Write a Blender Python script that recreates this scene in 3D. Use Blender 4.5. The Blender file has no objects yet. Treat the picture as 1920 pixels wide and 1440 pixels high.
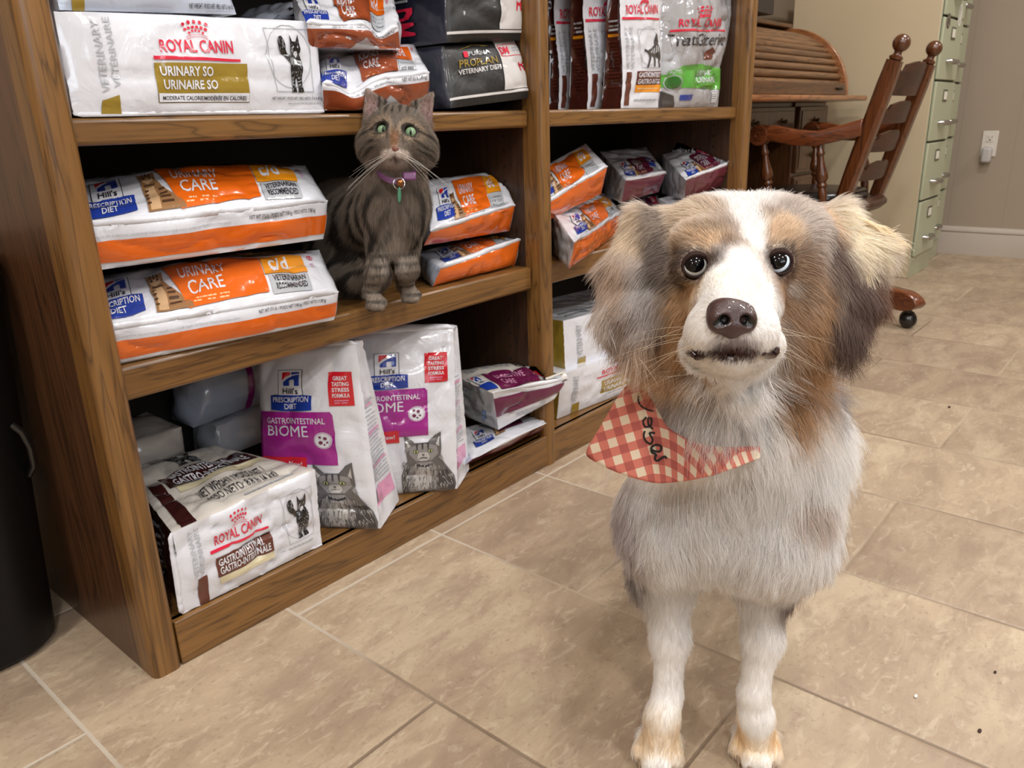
import bpy, bmesh, math, random
import numpy as np
from mathutils import Vector, Matrix, noise as mnoise
from mathutils.kdtree import KDTree
random.seed(7); RNG = np.random.default_rng(7)
SC = bpy.context.scene; COL = SC.collection
R = math.radians
SC.view_settings.view_transform = 'Standard'
SC.view_settings.look = 'None'
SC.view_settings.gamma = 1.0
SC.view_settings.use_curve_mapping = False
SC.view_settings.exposure = 0.17
SC.cycles.max_bounces = 9; SC.cycles.diffuse_bounces = 7; SC.cycles.glossy_bounces = 3
SC.cycles.transmission_bounces = 3; SC.cycles.transparent_max_bounces = 8
SC.cycles.use_denoising = True
SC.cycles.sample_clamp_indirect = 4.0
SC.cycles_curves.shape = 'RIBBONS'
SC.cycles_curves.subdivisions = 2

# ---------------------------------------------------------------- camera (calibrated on the photo, 1920x1440)
FPX = 1468.5; CAM = np.array([0.0, 0.0, 0.8])
_p, _r, _h = 0.322814, -0.0333094, 0.714909
_hd = np.array([math.cos(_h), math.sin(_h), 0.0]); _z = np.array([0, 0, 1.0])
CF = _hd * math.cos(_p) - _z * math.sin(_p)
_r0 = np.cross(_hd, _z); _u0 = np.cross(_r0, CF)
CR = _r0 * math.cos(_r) + _u0 * math.sin(_r)
CU = -_r0 * math.sin(_r) + _u0 * math.cos(_r)
cd = bpy.data.cameras.new('camera'); cam = bpy.data.objects.new('camera', cd); COL.objects.link(cam)
cd.sensor_width = 36.0; cd.lens = FPX / 1920 * 36.0; cd.clip_start = 0.05; cd.clip_end = 50
cam.matrix_world = Matrix(((CR[0], CU[0], -CF[0], CAM[0]), (CR[1], CU[1], -CF[1], CAM[1]), (CR[2], CU[2], -CF[2], CAM[2]), (0, 0, 0, 1)))
cd.dof.use_dof = True; cd.dof.focus_distance = 0.74; cd.dof.aperture_fstop = 20.0
SC.camera = cam
def ray(x, y): return CR * (x - 960) / FPX - CU * (y - 720) / FPX + CF
def onX(x, y, v): d = ray(x, y); return CAM + d * (v - CAM[0]) / d[0]
def onY(x, y, v): d = ray(x, y); return CAM + d * (v - CAM[1]) / d[1]
def onZ(x, y, v): d = ray(x, y); return CAM + d * (v - CAM[2]) / d[2]
def dep(x, y, D): return CAM + ray(x, y) * D

# ---------------------------------------------------------------- materials
def s2l(c):
    return tuple((v / 12.92 if v <= 0.04045 else ((v + 0.055) / 1.055) ** 2.4) for v in [x / 255.0 for x in c])
def rgba(c): return (*s2l(c), 1.0)
class NT:
    def __init__(s, m): s.t = m.node_tree; s.n = s.t.nodes; s.l = s.t.links
    def add(s, k, **kw):
        n = s.n.new(k)
        for a, b in kw.items(): setattr(n, a, b)
        return n
    def put(s, sock, v):
        if hasattr(v, 'node'): s.l.new(v, sock)
        else: sock.default_value = v
    def math(s, op, a, b=0.0, c=None):
        n = s.add('ShaderNodeMath', operation=op); s.put(n.inputs[0], a); s.put(n.inputs[1], b)
        if c is not None: s.put(n.inputs[2], c)
        return n.outputs[0]
    def mix(s, f, a, b, mode='MIX'):
        n = s.add('ShaderNodeMix', data_type='RGBA', blend_type=mode)
        s.put(n.inputs[0], f); s.put(n.inputs[6], a); s.put(n.inputs[7], b); return n.outputs[2]
    def ramp(s, f, stops):
        n = s.add('ShaderNodeValToRGB'); s.put(n.inputs[0], f); e = n.color_ramp.elements
        while len(e) < len(stops): e.new(0.5)
        for el, (p, c) in zip(e, stops): el.position = p; el.color = c if len(c) == 4 else (*c, 1)
        return n.outputs[0]
    def noise(s, vec, scale, detail=4, rough=0.6, dist=0.0):
        n = s.add('ShaderNodeTexNoise'); s.put(n.inputs['Vector'], vec); n.inputs['Scale'].default_value = scale
        n.inputs['Detail'].default_value = detail; n.inputs['Roughness'].default_value = rough; n.inputs['Distortion'].default_value = dist
        return n.outputs[0]
    def mapping(s, vec, loc=(0, 0, 0), rot=(0, 0, 0), scale=(1, 1, 1)):
        n = s.add('ShaderNodeMapping'); s.put(n.inputs[0], vec)
        s.put(n.inputs[1], loc); n.inputs[2].default_value = rot; n.inputs[3].default_value = scale; return n.outputs[0]
    def bump(s, h, strength=0.3, dist=0.002, normal=None):
        n = s.add('ShaderNodeBump'); s.put(n.inputs['Height'], h); n.inputs['Strength'].default_value = strength; n.inputs['Distance'].default_value = dist
        if normal is not None: s.put(n.inputs['Normal'], normal)
        return n.outputs[0]
def newmat(name):
    m = bpy.data.materials.new(name); m.use_nodes = True; t = NT(m)
    return m, t, t.n['Principled BSDF']
MATS = {}
def plain(name, c, rough=0.5, metal=0.0, spec=0.5, coat=0.0, nz=0.0, nscale=60):
    if name in MATS: return MATS[name]
    m, t, b = newmat(name)
    tc = t.add('ShaderNodeTexCoord').outputs['Object']
    f = t.noise(tc, nscale, 3)
    k = t.math('MULTIPLY_ADD', f, 0.16, 0.92)
    t.put(b.inputs['Base Color'], t.mix(1.0, rgba(c), t.add_col(k) if False else _grey(t, k), 'MULTIPLY'))
    b.inputs['Roughness'].default_value = rough; b.inputs['Metallic'].default_value = metal
    b.inputs['Specular IOR Level'].default_value = spec; b.inputs['Coat Weight'].default_value = coat
    b.inputs['Coat Roughness'].default_value = 0.15
    if nz: t.put(b.inputs['Normal'], t.bump(f, nz, 0.002))
    MATS[name] = m; return m
def _grey(t, v):
    n = t.add('ShaderNodeCombineColor'); [t.put(n.inputs[i], v) for i in range(3)]; return n.outputs[0]
def wood(name, axis, dark, mid, light, rough=0.38, coat=0.3, scale=1.0, pores=0.38):
    if name in MATS: return MATS[name]
    m, t, b = newmat(name)
    tc = t.add('ShaderNodeTexCoord').outputs['Object']
    oi = t.add('ShaderNodeObjectInfo').outputs['Random']
    cx = t.add('ShaderNodeCombineXYZ'); [t.put(cx.inputs[i], t.math('MULTIPLY', oi, v)) for i, v in enumerate((3.1, 5.7, 4.3))]
    st = [14.0 * scale] * 3; st[axis] = 1.1 * scale
    v = t.mapping(tc, cx.outputs[0], (0, 0, 0), st)
    broad = t.noise(v, 1.3, 3, 0.55, 0.6)
    rings = t.math('FRACT', t.math('MULTIPLY', broad, 9.0))
    tri = t.math('ABSOLUTE', t.math('MULTIPLY_ADD', rings, 2.0, -1.0))
    st2 = [170.0 * scale] * 3; st2[axis] = 6.0 * scale
    fine = t.noise(t.mapping(tc, cx.outputs[0], (0, 0, 0), st2), 1.0, 3, 0.7)
    c0 = t.ramp(broad, [(0.3, rgba(mid)), (0.7, rgba(light))])
    c1 = t.mix(t.math('MULTIPLY', t.math('POWER', tri, 5.0), 0.75), c0, rgba(dark))
    pm = t.ramp(fine, [(0.34, (1, 1, 1)), (0.52, (0, 0, 0))])
    c2 = t.mix(t.math('MULTIPLY', pm, pores), c1, rgba(dark))
    t.put(b.inputs['Base Color'], c2)
    b.inputs['Roughness'].default_value = rough; b.inputs['Coat Weight'].default_value = coat; b.inputs['Coat Roughness'].default_value = 0.22
    t.put(b.inputs['Normal'], t.bump(fine, 0.12, 0.001))
    MATS[name] = m; return m
def film(name, c, rough=0.20, coat=0.75, wr=0.32, spec=0.5):
    """glossy printed plastic film of a bag"""
    if name in MATS: return MATS[name]
    m, t, b = newmat(name)
    tc = t.add('ShaderNodeTexCoord').outputs['Object']
    n1 = t.noise(tc, 15, 3, 0.5, 1.2); n2 = t.noise(tc, 60, 2, 0.5)
    t.put(b.inputs['Base Color'], t.mix(t.math('MULTIPLY', n1, 0.12), rgba(c), rgba([x * 0.86 for x in c])))
    b.inputs['Roughness'].default_value = rough; b.inputs['Coat Weight'].default_value = coat; b.inputs['Coat Roughness'].default_value = 0.08
    b.inputs['Specular IOR Level'].default_value = spec
    h = t.math('MULTIPLY_ADD', n2, 0.15, n1)
    t.put(b.inputs['Normal'], t.bump(h, wr, 0.012))
    MATS[name] = m; return m

# ---------------------------------------------------------------- object helpers
def tag(o, label=None, cat=None, group=None, kind=None):
    if label: o['label'] = label
    if cat: o['category'] = cat
    if group: o['group'] = group
    if kind: o['kind'] = kind
    return o
def empty(name, loc, label=None, cat=None, group=None, rz=0.0):
    o = bpy.data.objects.new(name, None); COL.objects.link(o); o.location = loc; o.rotation_euler = (0, 0, rz); o.empty_display_size = 0.05
    return tag(o, label, cat, group)
def link(name, me, parent=None, world=True):
    o = bpy.data.objects.new(name, me); COL.objects.link(o)
    if parent is not None:
        o.parent = parent
        if world: o.matrix_parent_inverse = mw(parent).inverted()
    return o
def mw(o):
    m = o.matrix_basis.copy()
    if o.parent is not None: m = mw(o.parent) @ o.matrix_parent_inverse @ m
    return m
class MB:
    """collects shapes into one mesh (coordinates in the parent's frame unless world=True)"""
    def __init__(s): s.v = []; s.f = []; s.m = []; s.M = Matrix()
    def add(s, vs, fs, mi=0):
        k = len(s.v); s.v += [tuple(s.M @ Vector(v)) for v in vs]; s.f += [tuple(i + k for i in f) for f in fs]; s.m += [mi] * len(fs); return s
    def box(s, a, b, mi=0):
        x0, y0, z0 = a; x1, y1, z1 = b
        return s.add([(x0, y0, z0), (x1, y0, z0), (x1, y1, z0), (x0, y1, z0), (x0, y0, z1), (x1, y0, z1), (x1, y1, z1), (x0, y1, z1)],
                     [(0, 3, 2, 1), (4, 5, 6, 7), (0, 1, 5, 4), (1, 2, 6, 5), (2, 3, 7, 6), (3, 0, 4, 7)], mi)
    def prism(s, poly, ax, a, b, mi=0):
        """poly: 2D points on the plane across axis ax, extruded from a to b"""
        def p3(p, t):
            q = list(p); q.insert(ax, t); return tuple(q)
        n = len(poly); vs = [p3(p, a) for p in poly] + [p3(p, b) for p in poly]
        fs = [tuple(range(n)), tuple(range(2 * n - 1, n - 1, -1))] + [(i, n + i, n + (i + 1) % n, (i + 1) % n) for i in range(n)]
        return s.add(vs, fs, mi)
    def ring(s, secs, mi=0, close=True):
        """loft through sections (lists of points of equal length)"""
        n = len(secs[0]); vs = [p for q in secs for p in q]; fs = []
        for i in range(len(secs) - 1):
            for j in range(n): fs.append((i * n + j, i * n + (j + 1) % n, (i + 1) * n + (j + 1) % n, (i + 1) * n + j))
        if close: fs.append(tuple(range(n - 1, -1, -1))); k = (len(secs) - 1) * n; fs.append(tuple(range(k, k + n)))
        return s.add(vs, fs, mi)
    def lathe(s, prof, p0=(0, 0, 0), p1=(0, 0, 1), n=24, mi=0):
        """prof: (t along p0..p1 in metres, radius)"""
        a = Vector(p0); d = (Vector(p1) - a).normalized(); u = d.orthogonal().normalized(); w = d.cross(u)
        secs = [[tuple(a + d * t + (u * math.cos(2 * math.pi * j / n) + w * math.sin(2 * math.pi * j / n)) * max(r, 1e-4)) for j in range(n)] for t, r in prof]
        return s.ring(secs, mi)
    def tube(s, pts, rad, n=8, mi=0):
        P = [Vector(p) for p in pts]; secs = []; u = None
        for i, p in enumerate(P):
            d = (P[min(i + 1, len(P) - 1)] - P[max(i - 1, 0)]).normalized()
            u = d.orthogonal().normalized() if u is None else (u - d * u.dot(d)).normalized()
            w = d.cross(u); r = rad[i] if hasattr(rad, '__len__') else rad
            secs.append([tuple(p + (u * math.cos(2 * math.pi * j / n) + w * math.sin(2 * math.pi * j / n)) * r) for j in range(n)])
        return s.ring(secs, mi)
    def ball(s, c, r, n=20, mi=0, sc=(1, 1, 1)):
        secs = []
        for i in range(1, n // 2):
            a = math.pi * i / (n // 2)
            secs.append([(c[0] + r * sc[0] * math.sin(a) * math.cos(2 * math.pi * j / n), c[1] + r * sc[1] * math.sin(a) * math.sin(2 * math.pi * j / n), c[2] - r * sc[2] * math.cos(a)) for j in range(n)])
        return s.ring(secs, mi)
    def build(s, name, mats, parent=None, bevel=0.0, smooth=True, world=False, seg=2, angle=40):
        me = bpy.data.meshes.new(name); me.from_pydata(s.v, [], s.f)
        mats = mats if isinstance(mats, (list, tuple)) else [mats]
        for m in mats: me.materials.append(m)
        me.polygons.foreach_set('material_index', s.m); 
        bm = bmesh.new(); bm.from_mesh(me); bmesh.ops.recalc_face_normals(bm, faces=bm.faces)
        if smooth:
            ca = math.cos(R(angle))
            for f in bm.faces: f.smooth = True
            for e in bm.edges:
                if len(e.link_faces) == 2 and e.link_faces[0].normal.dot(e.link_faces[1].normal) < ca: e.smooth = False
        bm.to_mesh(me); bm.free()
        o = link(name, me, parent, world)
        if bevel:
            b = o.modifiers.new('bevel', 'BEVEL'); b.width = bevel; b.segments = seg; b.limit_method = 'ANGLE'; b.angle_limit = R(35)
        return o
def copy_tree(o, parent=None):
    c = o.copy(); COL.objects.link(c)
    if parent is not None: c.parent = parent
    for ch in list(o.children): copy_tree(ch, c)
    return c
# ================================================================ the room
def floor_mat():
    m, t, b = newmat('stone_tile')
    tc = t.add('ShaderNodeTexCoord').outputs['Object']
    sp = t.add('ShaderNodeSeparateXYZ'); t.put(sp.inputs[0], tc); X, Y = sp.outputs[0], sp.outputs[1]
    PX, PY, X0, Y0 = 0.3515, 0.6865, 0.276, 0.712
    u = t.math('DIVIDE', t.math('SUBTRACT', X, X0), PX); ci = t.math('FLOOR', u); fu = t.math('FRACT', u)
    odd = t.math('MODULO', t.math('ADD', ci, 100.0), 2.0)
    v = t.math('ADD', t.math('DIVIDE', t.math('SUBTRACT', Y, Y0), PY), t.math('MULTIPLY', odd, 0.5)); ri = t.math('FLOOR', v); fv = t.math('FRACT', v)
    du = t.math('MULTIPLY', t.math('MINIMUM', fu, t.math('SUBTRACT', 1.0, fu)), PX)
    dv = t.math('MULTIPLY', t.math('MINIMUM', fv, t.math('SUBTRACT', 1.0, fv)), PY)
    # cut row of tiles in front of the bookcase, with its own joint
    cut = t.math('ADD', t.math('ABSOLUTE', t.math('SUBTRACT', Y, 1.054)), t.math('MULTIPLY', t.math('LESS_THAN', X, 0.63), 1.0))
    d = t.math('MINIMUM', t.math('MINIMUM', du, dv), cut)
    wob = t.math('MULTIPLY', t.math('SUBTRACT', t.noise(tc, 90, 2), 0.5), 0.0022)
    grout = t.math('LESS_THAN', t.math('ADD', d, wob), 0.0029)
    soft = t.ramp(t.math('ADD', d, wob), [(0.0, (0, 0, 0)), (0.006, (1, 1, 1))])
    wn = t.add('ShaderNodeTexWhiteNoise', noise_dimensions='2D'); cmb = t.add('ShaderNodeCombineXYZ'); t.put(cmb.inputs[0], ci); t.put(cmb.inputs[1], ri); t.put(wn.inputs[0], cmb.outputs[0])
    off = t.add('ShaderNodeVectorMath', operation='MULTIPLY_ADD'); t.put(off.inputs[0], wn.outputs['Color']); off.inputs[1].default_value = (9, 9, 9); t.put(off.inputs[2], tc)
    P = off.outputs[0]
    stv = t.mapping(P, (0, 0, 0), (0, 0, 0), (0.5, 1.1, 1))
    n1 = t.noise(stv, 4.2, 5, 0.6, 0.9); n2 = t.noise(stv, 17, 6, 0.68, 0.5); n3 = t.noise(P, 130, 3, 0.6); n4 = t.noise(stv, 45, 4, 0.65, 1.2)
    base = t.ramp(n1, [(0.28, rgba((166, 147, 128))), (0.5, rgba((190, 171, 148))), (0.72, rgba((208, 192, 168)))])
    c = t.mix(t.ramp(n2, [(0.36, (0.6, 0.6, 0.6)), (0.56, (0, 0, 0))]), base, rgba((158, 137, 121)))
    c = t.mix(t.ramp(n4, [(0.54, (0, 0, 0)), (0.72, (0.7, 0.7, 0.7))]), c, rgba((216, 202, 180)))
    c = t.mix(t.ramp(n3, [(0.25, (0.55, 0.55, 0.55)), (0.42, (0, 0, 0))]), c, rgba((146, 124, 106)))
    tint = t.mix(wn.outputs['Value'], rgba((214, 208, 202)), rgba((234, 230, 223)))
    c = t.mix(1.0, c, tint, 'MULTIPLY')
    gc = t.ramp(t.noise(tc, 2.3, 3, 0.5), [(0.42, rgba((124, 106, 87))), (0.62, rgba((176, 158, 134)))])
    near = t.ramp(Y, [(0.0, (0, 0, 0)), (1.0, (1, 1, 1))]); near.node.color_ramp.elements[0].position = 0.80; near.node.color_ramp.elements[1].position = 1.0
    gc = t.mix(near, gc, rgba((184, 172, 156)))
    c = t.mix(grout, c, gc)
    t.put(b.inputs['Base Color'], c)
    t.put(b.inputs['Roughness'], t.math('MULTIPLY_ADD', n2, 0.25, 0.34))
    h = t.math('ADD', t.math('MULTIPLY', soft, 1.2), t.math('MULTIPLY', n2, 0.5))
    t.put(b.inputs['Normal'], t.bump(t.math('ADD', h, t.math('MULTIPLY', n3, 0.15)), 0.35, 0.003))
    return m
def wall_mat(name, c, panel=False):
    m, t, b = newmat(name)
    tc = t.add('ShaderNodeTexCoord').outputs['Object']; n = t.noise(tc, 160, 3); n2 = t.noise(tc, 1.5, 3)
    col = t.mix(n2, rgba(c), rgba([x * 0.95 for x in c])); h = n
    if panel:
        sp = t.add('ShaderNodeSeparateXYZ'); t.put(sp.inputs[0], tc)
        f = t.math('FRACT', t.math('DIVIDE', t.math('ADD', sp.outputs[1], 0.02), 0.27))
        g = t.math('LESS_THAN', f, 0.012); col = t.mix(t.math('MULTIPLY', g, 0.25), col, rgba([x * 0.6 for x in c]))
        h = t.math('SUBTRACT', n, t.math('MULTIPLY', g, 2.0))
    t.put(b.inputs['Base Color'], col); b.inputs['Roughness'].default_value = 0.75; t.put(b.inputs['Normal'], t.bump(h, 0.12, 0.001)); return m
XL, XR, YB, YA, ZC = -2.6, 5.0915, -2.8, 1.95, 2.6
M_WALL = wall_mat('beige_wall_paint', (176, 159, 138)); M_PANEL = wall_mat('beige_wall_panel', (158, 144, 127), True); M_CEIL = wall_mat('white_ceiling_paint', (236, 232, 224))
def structure(o): o['kind'] = 'structure'; return o
T = 0.08
structure(MB().box((XL - T, YB - T, -T), (XR + T, YA + T, 0)).build('floor', floor_mat()))
structure(MB().box((XL - T, YB - T, ZC), (XR + T, YA + T, ZC + T)).build('ceiling', M_CEIL))
structure(MB().box((XL - T, YA, 0), (XR + T, YA + T, ZC)).build('wall_back', M_WALL))
structure(MB().box((XR, YB, 0), (XR + T, YA, ZC)).build('wall_right', M_PANEL))
structure(MB().box((XL - T, YB, 0), (XL, YA, ZC)).build('wall_left', M_WALL))
structure(MB().box((XL - T, YB - T, 0), (XR + T, YB, ZC)).build('wall_front', M_WALL))
M_TRIM = plain('white_trim_paint', (180, 169, 158), 0.45, nscale=4)
def base_prof(): return [(0, 0), (-0.016, 0), (-0.016, 0.112), (-0.012, 0.122), (-0.018, 0.128), (-0.018, 0.138), (-0.010, 0.150), (-0.004, 0.155), (0, 0.155)]
structure(MB().prism([(XR + x, z) for x, z in base_prof()], 1, YB, YA).build('baseboard_right', M_TRIM))
structure(MB().prism([(YA + x, z) for x, z in base_prof()], 0, 2.5, XR).build('baseboard_back', M_TRIM))

# ---- recessed ceiling lights
M_LENS = bpy.data.materials.new('lamp_lens'); M_LENS.use_nodes = True
_t = NT(M_LENS); _t.n.remove(_t.n['Principled BSDF']); _e = _t.add('ShaderNodeEmission'); _e.inputs[0].default_value = (1, 0.93, 0.84, 1); _e.inputs[1].default_value = 14.0
_t.l.new(_e.outputs[0], _t.n['Material Output'].inputs[0])
M_RING = plain('white_lamp_trim', (230, 228, 222), 0.4)
LPOW = 0.55
LIGHTS = [(-0.35, 0.75, 24), (0.85, -0.15, 24), (-0.5, -0.75, 42), (0.9, -1.3, 40), (2.2, 0.35, 30), (2.4, -1.2, 30), (3.55, 0.35, 32), (4.3, -1.0, 30), (-1.8, 0.0, 30)]
_lp = None
for i, (x, y, p) in enumerate(LIGHTS):
    if _lp is None:
        _lp = lt = empty('ceiling_light', (x, y, ZC), None, 'ceiling light', 'recessed ceiling lights')
        MB().lathe([(0, 0.115), (0.006, 0.115), (0.010, 0.108), (0.010, 0.098), (0.002, 0.094), (0, 0.094)], (0, 0, 0), (0, 0, -1), 40).build('trim_ring', M_RING, lt)
        MB().lathe([(0.0005, 0.002), (0.0005, 0.094), (0.003, 0.093), (0.003, 0.002)], (0, 0, 0), (0, 0, -1), 40).build('lens', M_LENS, lt)
    else:
        lt = copy_tree(_lp); lt.location = (x, y, ZC)
    lt['label'] = 'round recessed ceiling light, one of several alike across the white ceiling'
    L = bpy.data.lights.new('lamp', 'AREA'); L.shape = 'DISK'; L.size = 0.2; L.energy = p * LPOW; L.color = (1.0, 0.98, 0.955)
    lo = bpy.data.objects.new('lamp', L); COL.objects.link(lo); lo.location = (x, y, ZC - 0.02)
# ---- unseen window, supposed from bluish highlights, added behind the viewer as cool front fill
M_FILL = bpy.data.materials.new('fill_light_pane'); M_FILL.use_nodes = True
_t = NT(M_FILL); _t.n.remove(_t.n['Principled BSDF']); _e = _t.add('ShaderNodeEmission'); _e.inputs[0].default_value = (.80, .90, 1.0, 1); _e.inputs[1].default_value = 4.8
_t.l.new(_e.outputs[0], _t.n['Material Output'].inputs[0])
wn = structure(MB().box((-1.62, YB + .001, 1.37), (1.02, YB + .05, 1.45)).box((-1.62, YB + .001, 2.30), (1.02, YB + .05, 2.38)).box((-1.62, YB + .001, 1.45), (-1.54, YB + .05, 2.30)).box((.94, YB + .001, 1.45), (1.02, YB + .05, 2.30)).box((-.33, YB + .001, 1.45), (-.27, YB + .05, 2.30)).build('fill_window_1', M_RING))
for x0, x1 in ((-1.54, -.33), (-.27, .94)): MB().box((x0, YB + .006, 1.45), (x1, YB + .012, 2.30)).build('pane', M_FILL, wn, world=True)
w = bpy.data.worlds.new('world'); SC.world = w; w.use_nodes = True
w.node_tree.nodes['Background'].inputs[0].default_value = (0.5, 0.5, 0.5, 1); w.node_tree.nodes['Background'].inputs[1].default_value = 0.3

# ================================================================ bookcase
OAK_D, OAK_M, OAK_L = (58, 38, 18), (108, 74, 36), (131, 93, 47)
W_X = wood('oak_grain_along', 0, OAK_D, OAK_M, OAK_L); W_Z = wood('oak_grain_upright', 2, OAK_D, OAK_M, OAK_L)
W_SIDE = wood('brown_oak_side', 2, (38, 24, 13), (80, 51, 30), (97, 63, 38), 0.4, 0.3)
W_IN = wood('oak_inside_shade', 2, (30, 19, 12), (58, 37, 24), (68, 45, 29), 0.5, 0.1)  # deep shade inside the bays is put into this darker oak
W_BACK = wood('back_panel_dark_shade', 0, (12, 9, 8), (20, 15, 12), (24, 18, 14), 0.6, 0.0)  # near-black holds the bays' shade as well as a dark paint
YF, YS, YBK, ZT = 1.085, 1.115, 1.60, 1.36
bc = empty('bookcase', (1.42, 1.34, 0), 'long brown oak bookcase filled with bags of pet food, standing on beige tile floor', 'bookcase')
def bpart(name, a, b, m, bev=0.004): return MB().box(a, b).build(name, m, bc, bev, world=True)
def panel(x0, x1, left=False):
    """upright: dark side board with a rounded solid front stile"""
    s = MB(); r = 0.013
    arc = [(x0 + r - r * math.cos(a), YF + r - r * math.sin(a)) for a in np.linspace(0, math.pi / 2, 7)] + [(x1 - r + r * math.sin(a), YF + r - r * math.cos(a)) for a in np.linspace(0, math.pi / 2, 7)]
    poly = arc + [(x1, YF + 0.05), (x0, YF + 0.05)]
    s.prism(poly, 2, 0.0, ZT)
    st = s.build('stile', W_Z, bc, world=True)
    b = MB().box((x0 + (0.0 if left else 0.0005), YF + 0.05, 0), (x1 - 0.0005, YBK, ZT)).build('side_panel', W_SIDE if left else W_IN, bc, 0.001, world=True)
    return b
for x0, x1, l in ((0.390, 0.435, True), (1.370, 1.410, False), (2.375, 2.420, False)): 
    pb = panel(x0, x1, l)
BAYS = ((0.435, 1.370), (1.410, 2.375))
Z0, Z1, Z2 = 0.078, 0.4875, 0.8225
for (x0, x1) in BAYS:
    bpart('shelf', (x0 + 0.0005, YF + 0.012, Z0 - 0.02), (x1 - 0.0005, YBK - 0.01, Z0), W_X, 0.002)
    bpart('shelf', (x0 + 0.002, YS, Z1 - 0.0515), (x1 - 0.004, YBK - 0.01, Z1), W_X, 0.006)
    bpart('shelf', (x0 + 0.002, YS, Z2 - 0.035), (x1 - 0.004, YBK - 0.01, Z2), W_X, 0.006)
    bpart('shelf', (x0 + 0.002, YS, 1.16), (x1 - 0.004, YBK - 0.01, 1.195), W_X, 0.006)
bpart('kickboard', (0.4352, YF + 0.003, 0.0), (2.3748, YF + 0.024, Z0), W_X, 0.002)
bpart('top_board', (0.385, YF - 0.005, ZT), (2.425, YBK, ZT + 0.025), W_X, 0.004)
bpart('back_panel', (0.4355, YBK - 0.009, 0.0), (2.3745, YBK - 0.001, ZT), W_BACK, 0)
M_HOLE = plain('peg_hole_dark', (16, 10, 7), 0.9)
for xs in (1.370, 2.375):                      # shelf-pin holes bored in the inner faces
    h = MB()
    for yy in (1.19, 1.50):
        z = 0.13
        while z < 1.3:
            h.lathe([(0, 0.0032), (0.0006, 0.0032)], (xs + 0.0002, yy, z), (xs - 1, yy, z), 10); z += 0.032
    h.build('peg_holes', M_HOLE, bc, world=True)['kind'] = 'stuff'

# ================================================================ roll-top desk
WD = dict(dark=(38, 21, 11), mid=(82, 50, 28), light=(104, 67, 38))
D_X = wood('desk_wood_along', 0, **WD, rough=0.35, coat=0.35); D_Z = wood('desk_wood_upright', 2, **WD, rough=0.35, coat=0.35); D_Y = wood('desk_wood_deep', 1, **WD, rough=0.35, coat=0.35)
D_TOP = wood('desk_edge_wood', 0, (70, 38, 18), (140, 88, 50), (170, 112, 68), rough=0.28, coat=0.5)
BRASS = plain('aged_brass', (92, 74, 48), 0.4, 0.9); DARKMET = plain('dark_bronze', (48, 38, 30), 0.45, 0.8)
DX0, DX1, DYF, DYB = 2.62, 4.03, 1.30, 1.93
dk = empty('roll_top_desk', ((DX0 + DX1) / 2, 1.6, 0), 'brown wooden roll top desk with slatted cover, behind the swivel chair', 'desk')
def dpart(name, a, b, m, bev=0.003): return MB().box(a, b).build(name, m, dk, bev, world=True)
dpart('desktop', (DX0 - 0.04, DYF - 0.03, 0.842), (DX1 + 0.07, DYB, 0.866), D_TOP, 0.008)
# tambour: quarter-round slatted roll between curved end cheeks
AY, AZ, RR = 1.655, 0.868, 0.30
def arc(r, n=40, a0=0.0, a1=math.pi / 2): return [(AY - r * math.cos(a), AZ + r * math.sin(a)) for a in np.linspace(a0, a1, n)]
for xa, xb in ((DX0, DX0 + 0.026), (DX1 - 0.026, DX1)):
    poly = arc(RR + 0.016) + [(DYB, AZ + RR + 0.016), (DYB, AZ)]
    MB().prism(poly, 0, xa, xb).build('cheek', D_TOP, dk, 0.003, world=True)
sl = MB(); ns = 13
for i in range(ns):
    a0, a1 = math.pi / 2 * i / ns, math.pi / 2 * (i + 1) / ns
    aa = np.linspace(a0 + 0.006, a1 - 0.006, 7); prof = []
    for k, a in enumerate(aa):
        r = RR - 0.014 + 0.012 * math.sin(math.pi * k / 6) ** 0.6
        prof.append((AY - r * math.cos(a), AZ + r * math.sin(a)))
    prof += [(AY - (RR - 0.018) * math.cos(aa[-1]), AZ + (RR - 0.018) * math.sin(aa[-1])), (AY - (RR - 0.018) * math.cos(aa[0]), AZ + (RR - 0.018) * math.sin(aa[0]))]
    sl.prism(prof, 0, DX0 + 0.0265, DX1 - 0.0265)
sl.build('tambour', wood('tambour_slats', 0, (44, 26, 14), (106, 71, 43), (134, 95, 61), 0.35, 0.3), dk, world=True)
hb = MB().box((DX0 + 0.027, AY - RR - 0.013, AZ + 0.001), (DX1 - 0.027, AY - RR + 0.004, AZ + 0.052)).build('roll_rail', D_X, dk, 0.004, world=True)
MB().tube([(DX1 - 0.16, AY - RR - 0.013, AZ + 0.030), (DX1 - 0.15, AY - RR - 0.022, AZ + 0.028), (DX1 - 0.10, AY - RR - 0.022, AZ + 0.028), (DX1 - 0.09, AY - RR - 0.013, AZ + 0.030)], 0.005, 8).build('rail_pull', DARKMET, hb, world=True)
dpart('top_board', (DX0 - 0.01, AY - 0.02, AZ + RR + 0.0165), (DX1 + 0.012, DYB, AZ + RR + 0.036), D_X, 0.005)
dpart('back_board', (DX0 + 0.027, DYB - 0.02, 0.10), (DX1 - 0.027, DYB - 0.001, AZ + RR), D_X, 0)
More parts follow.
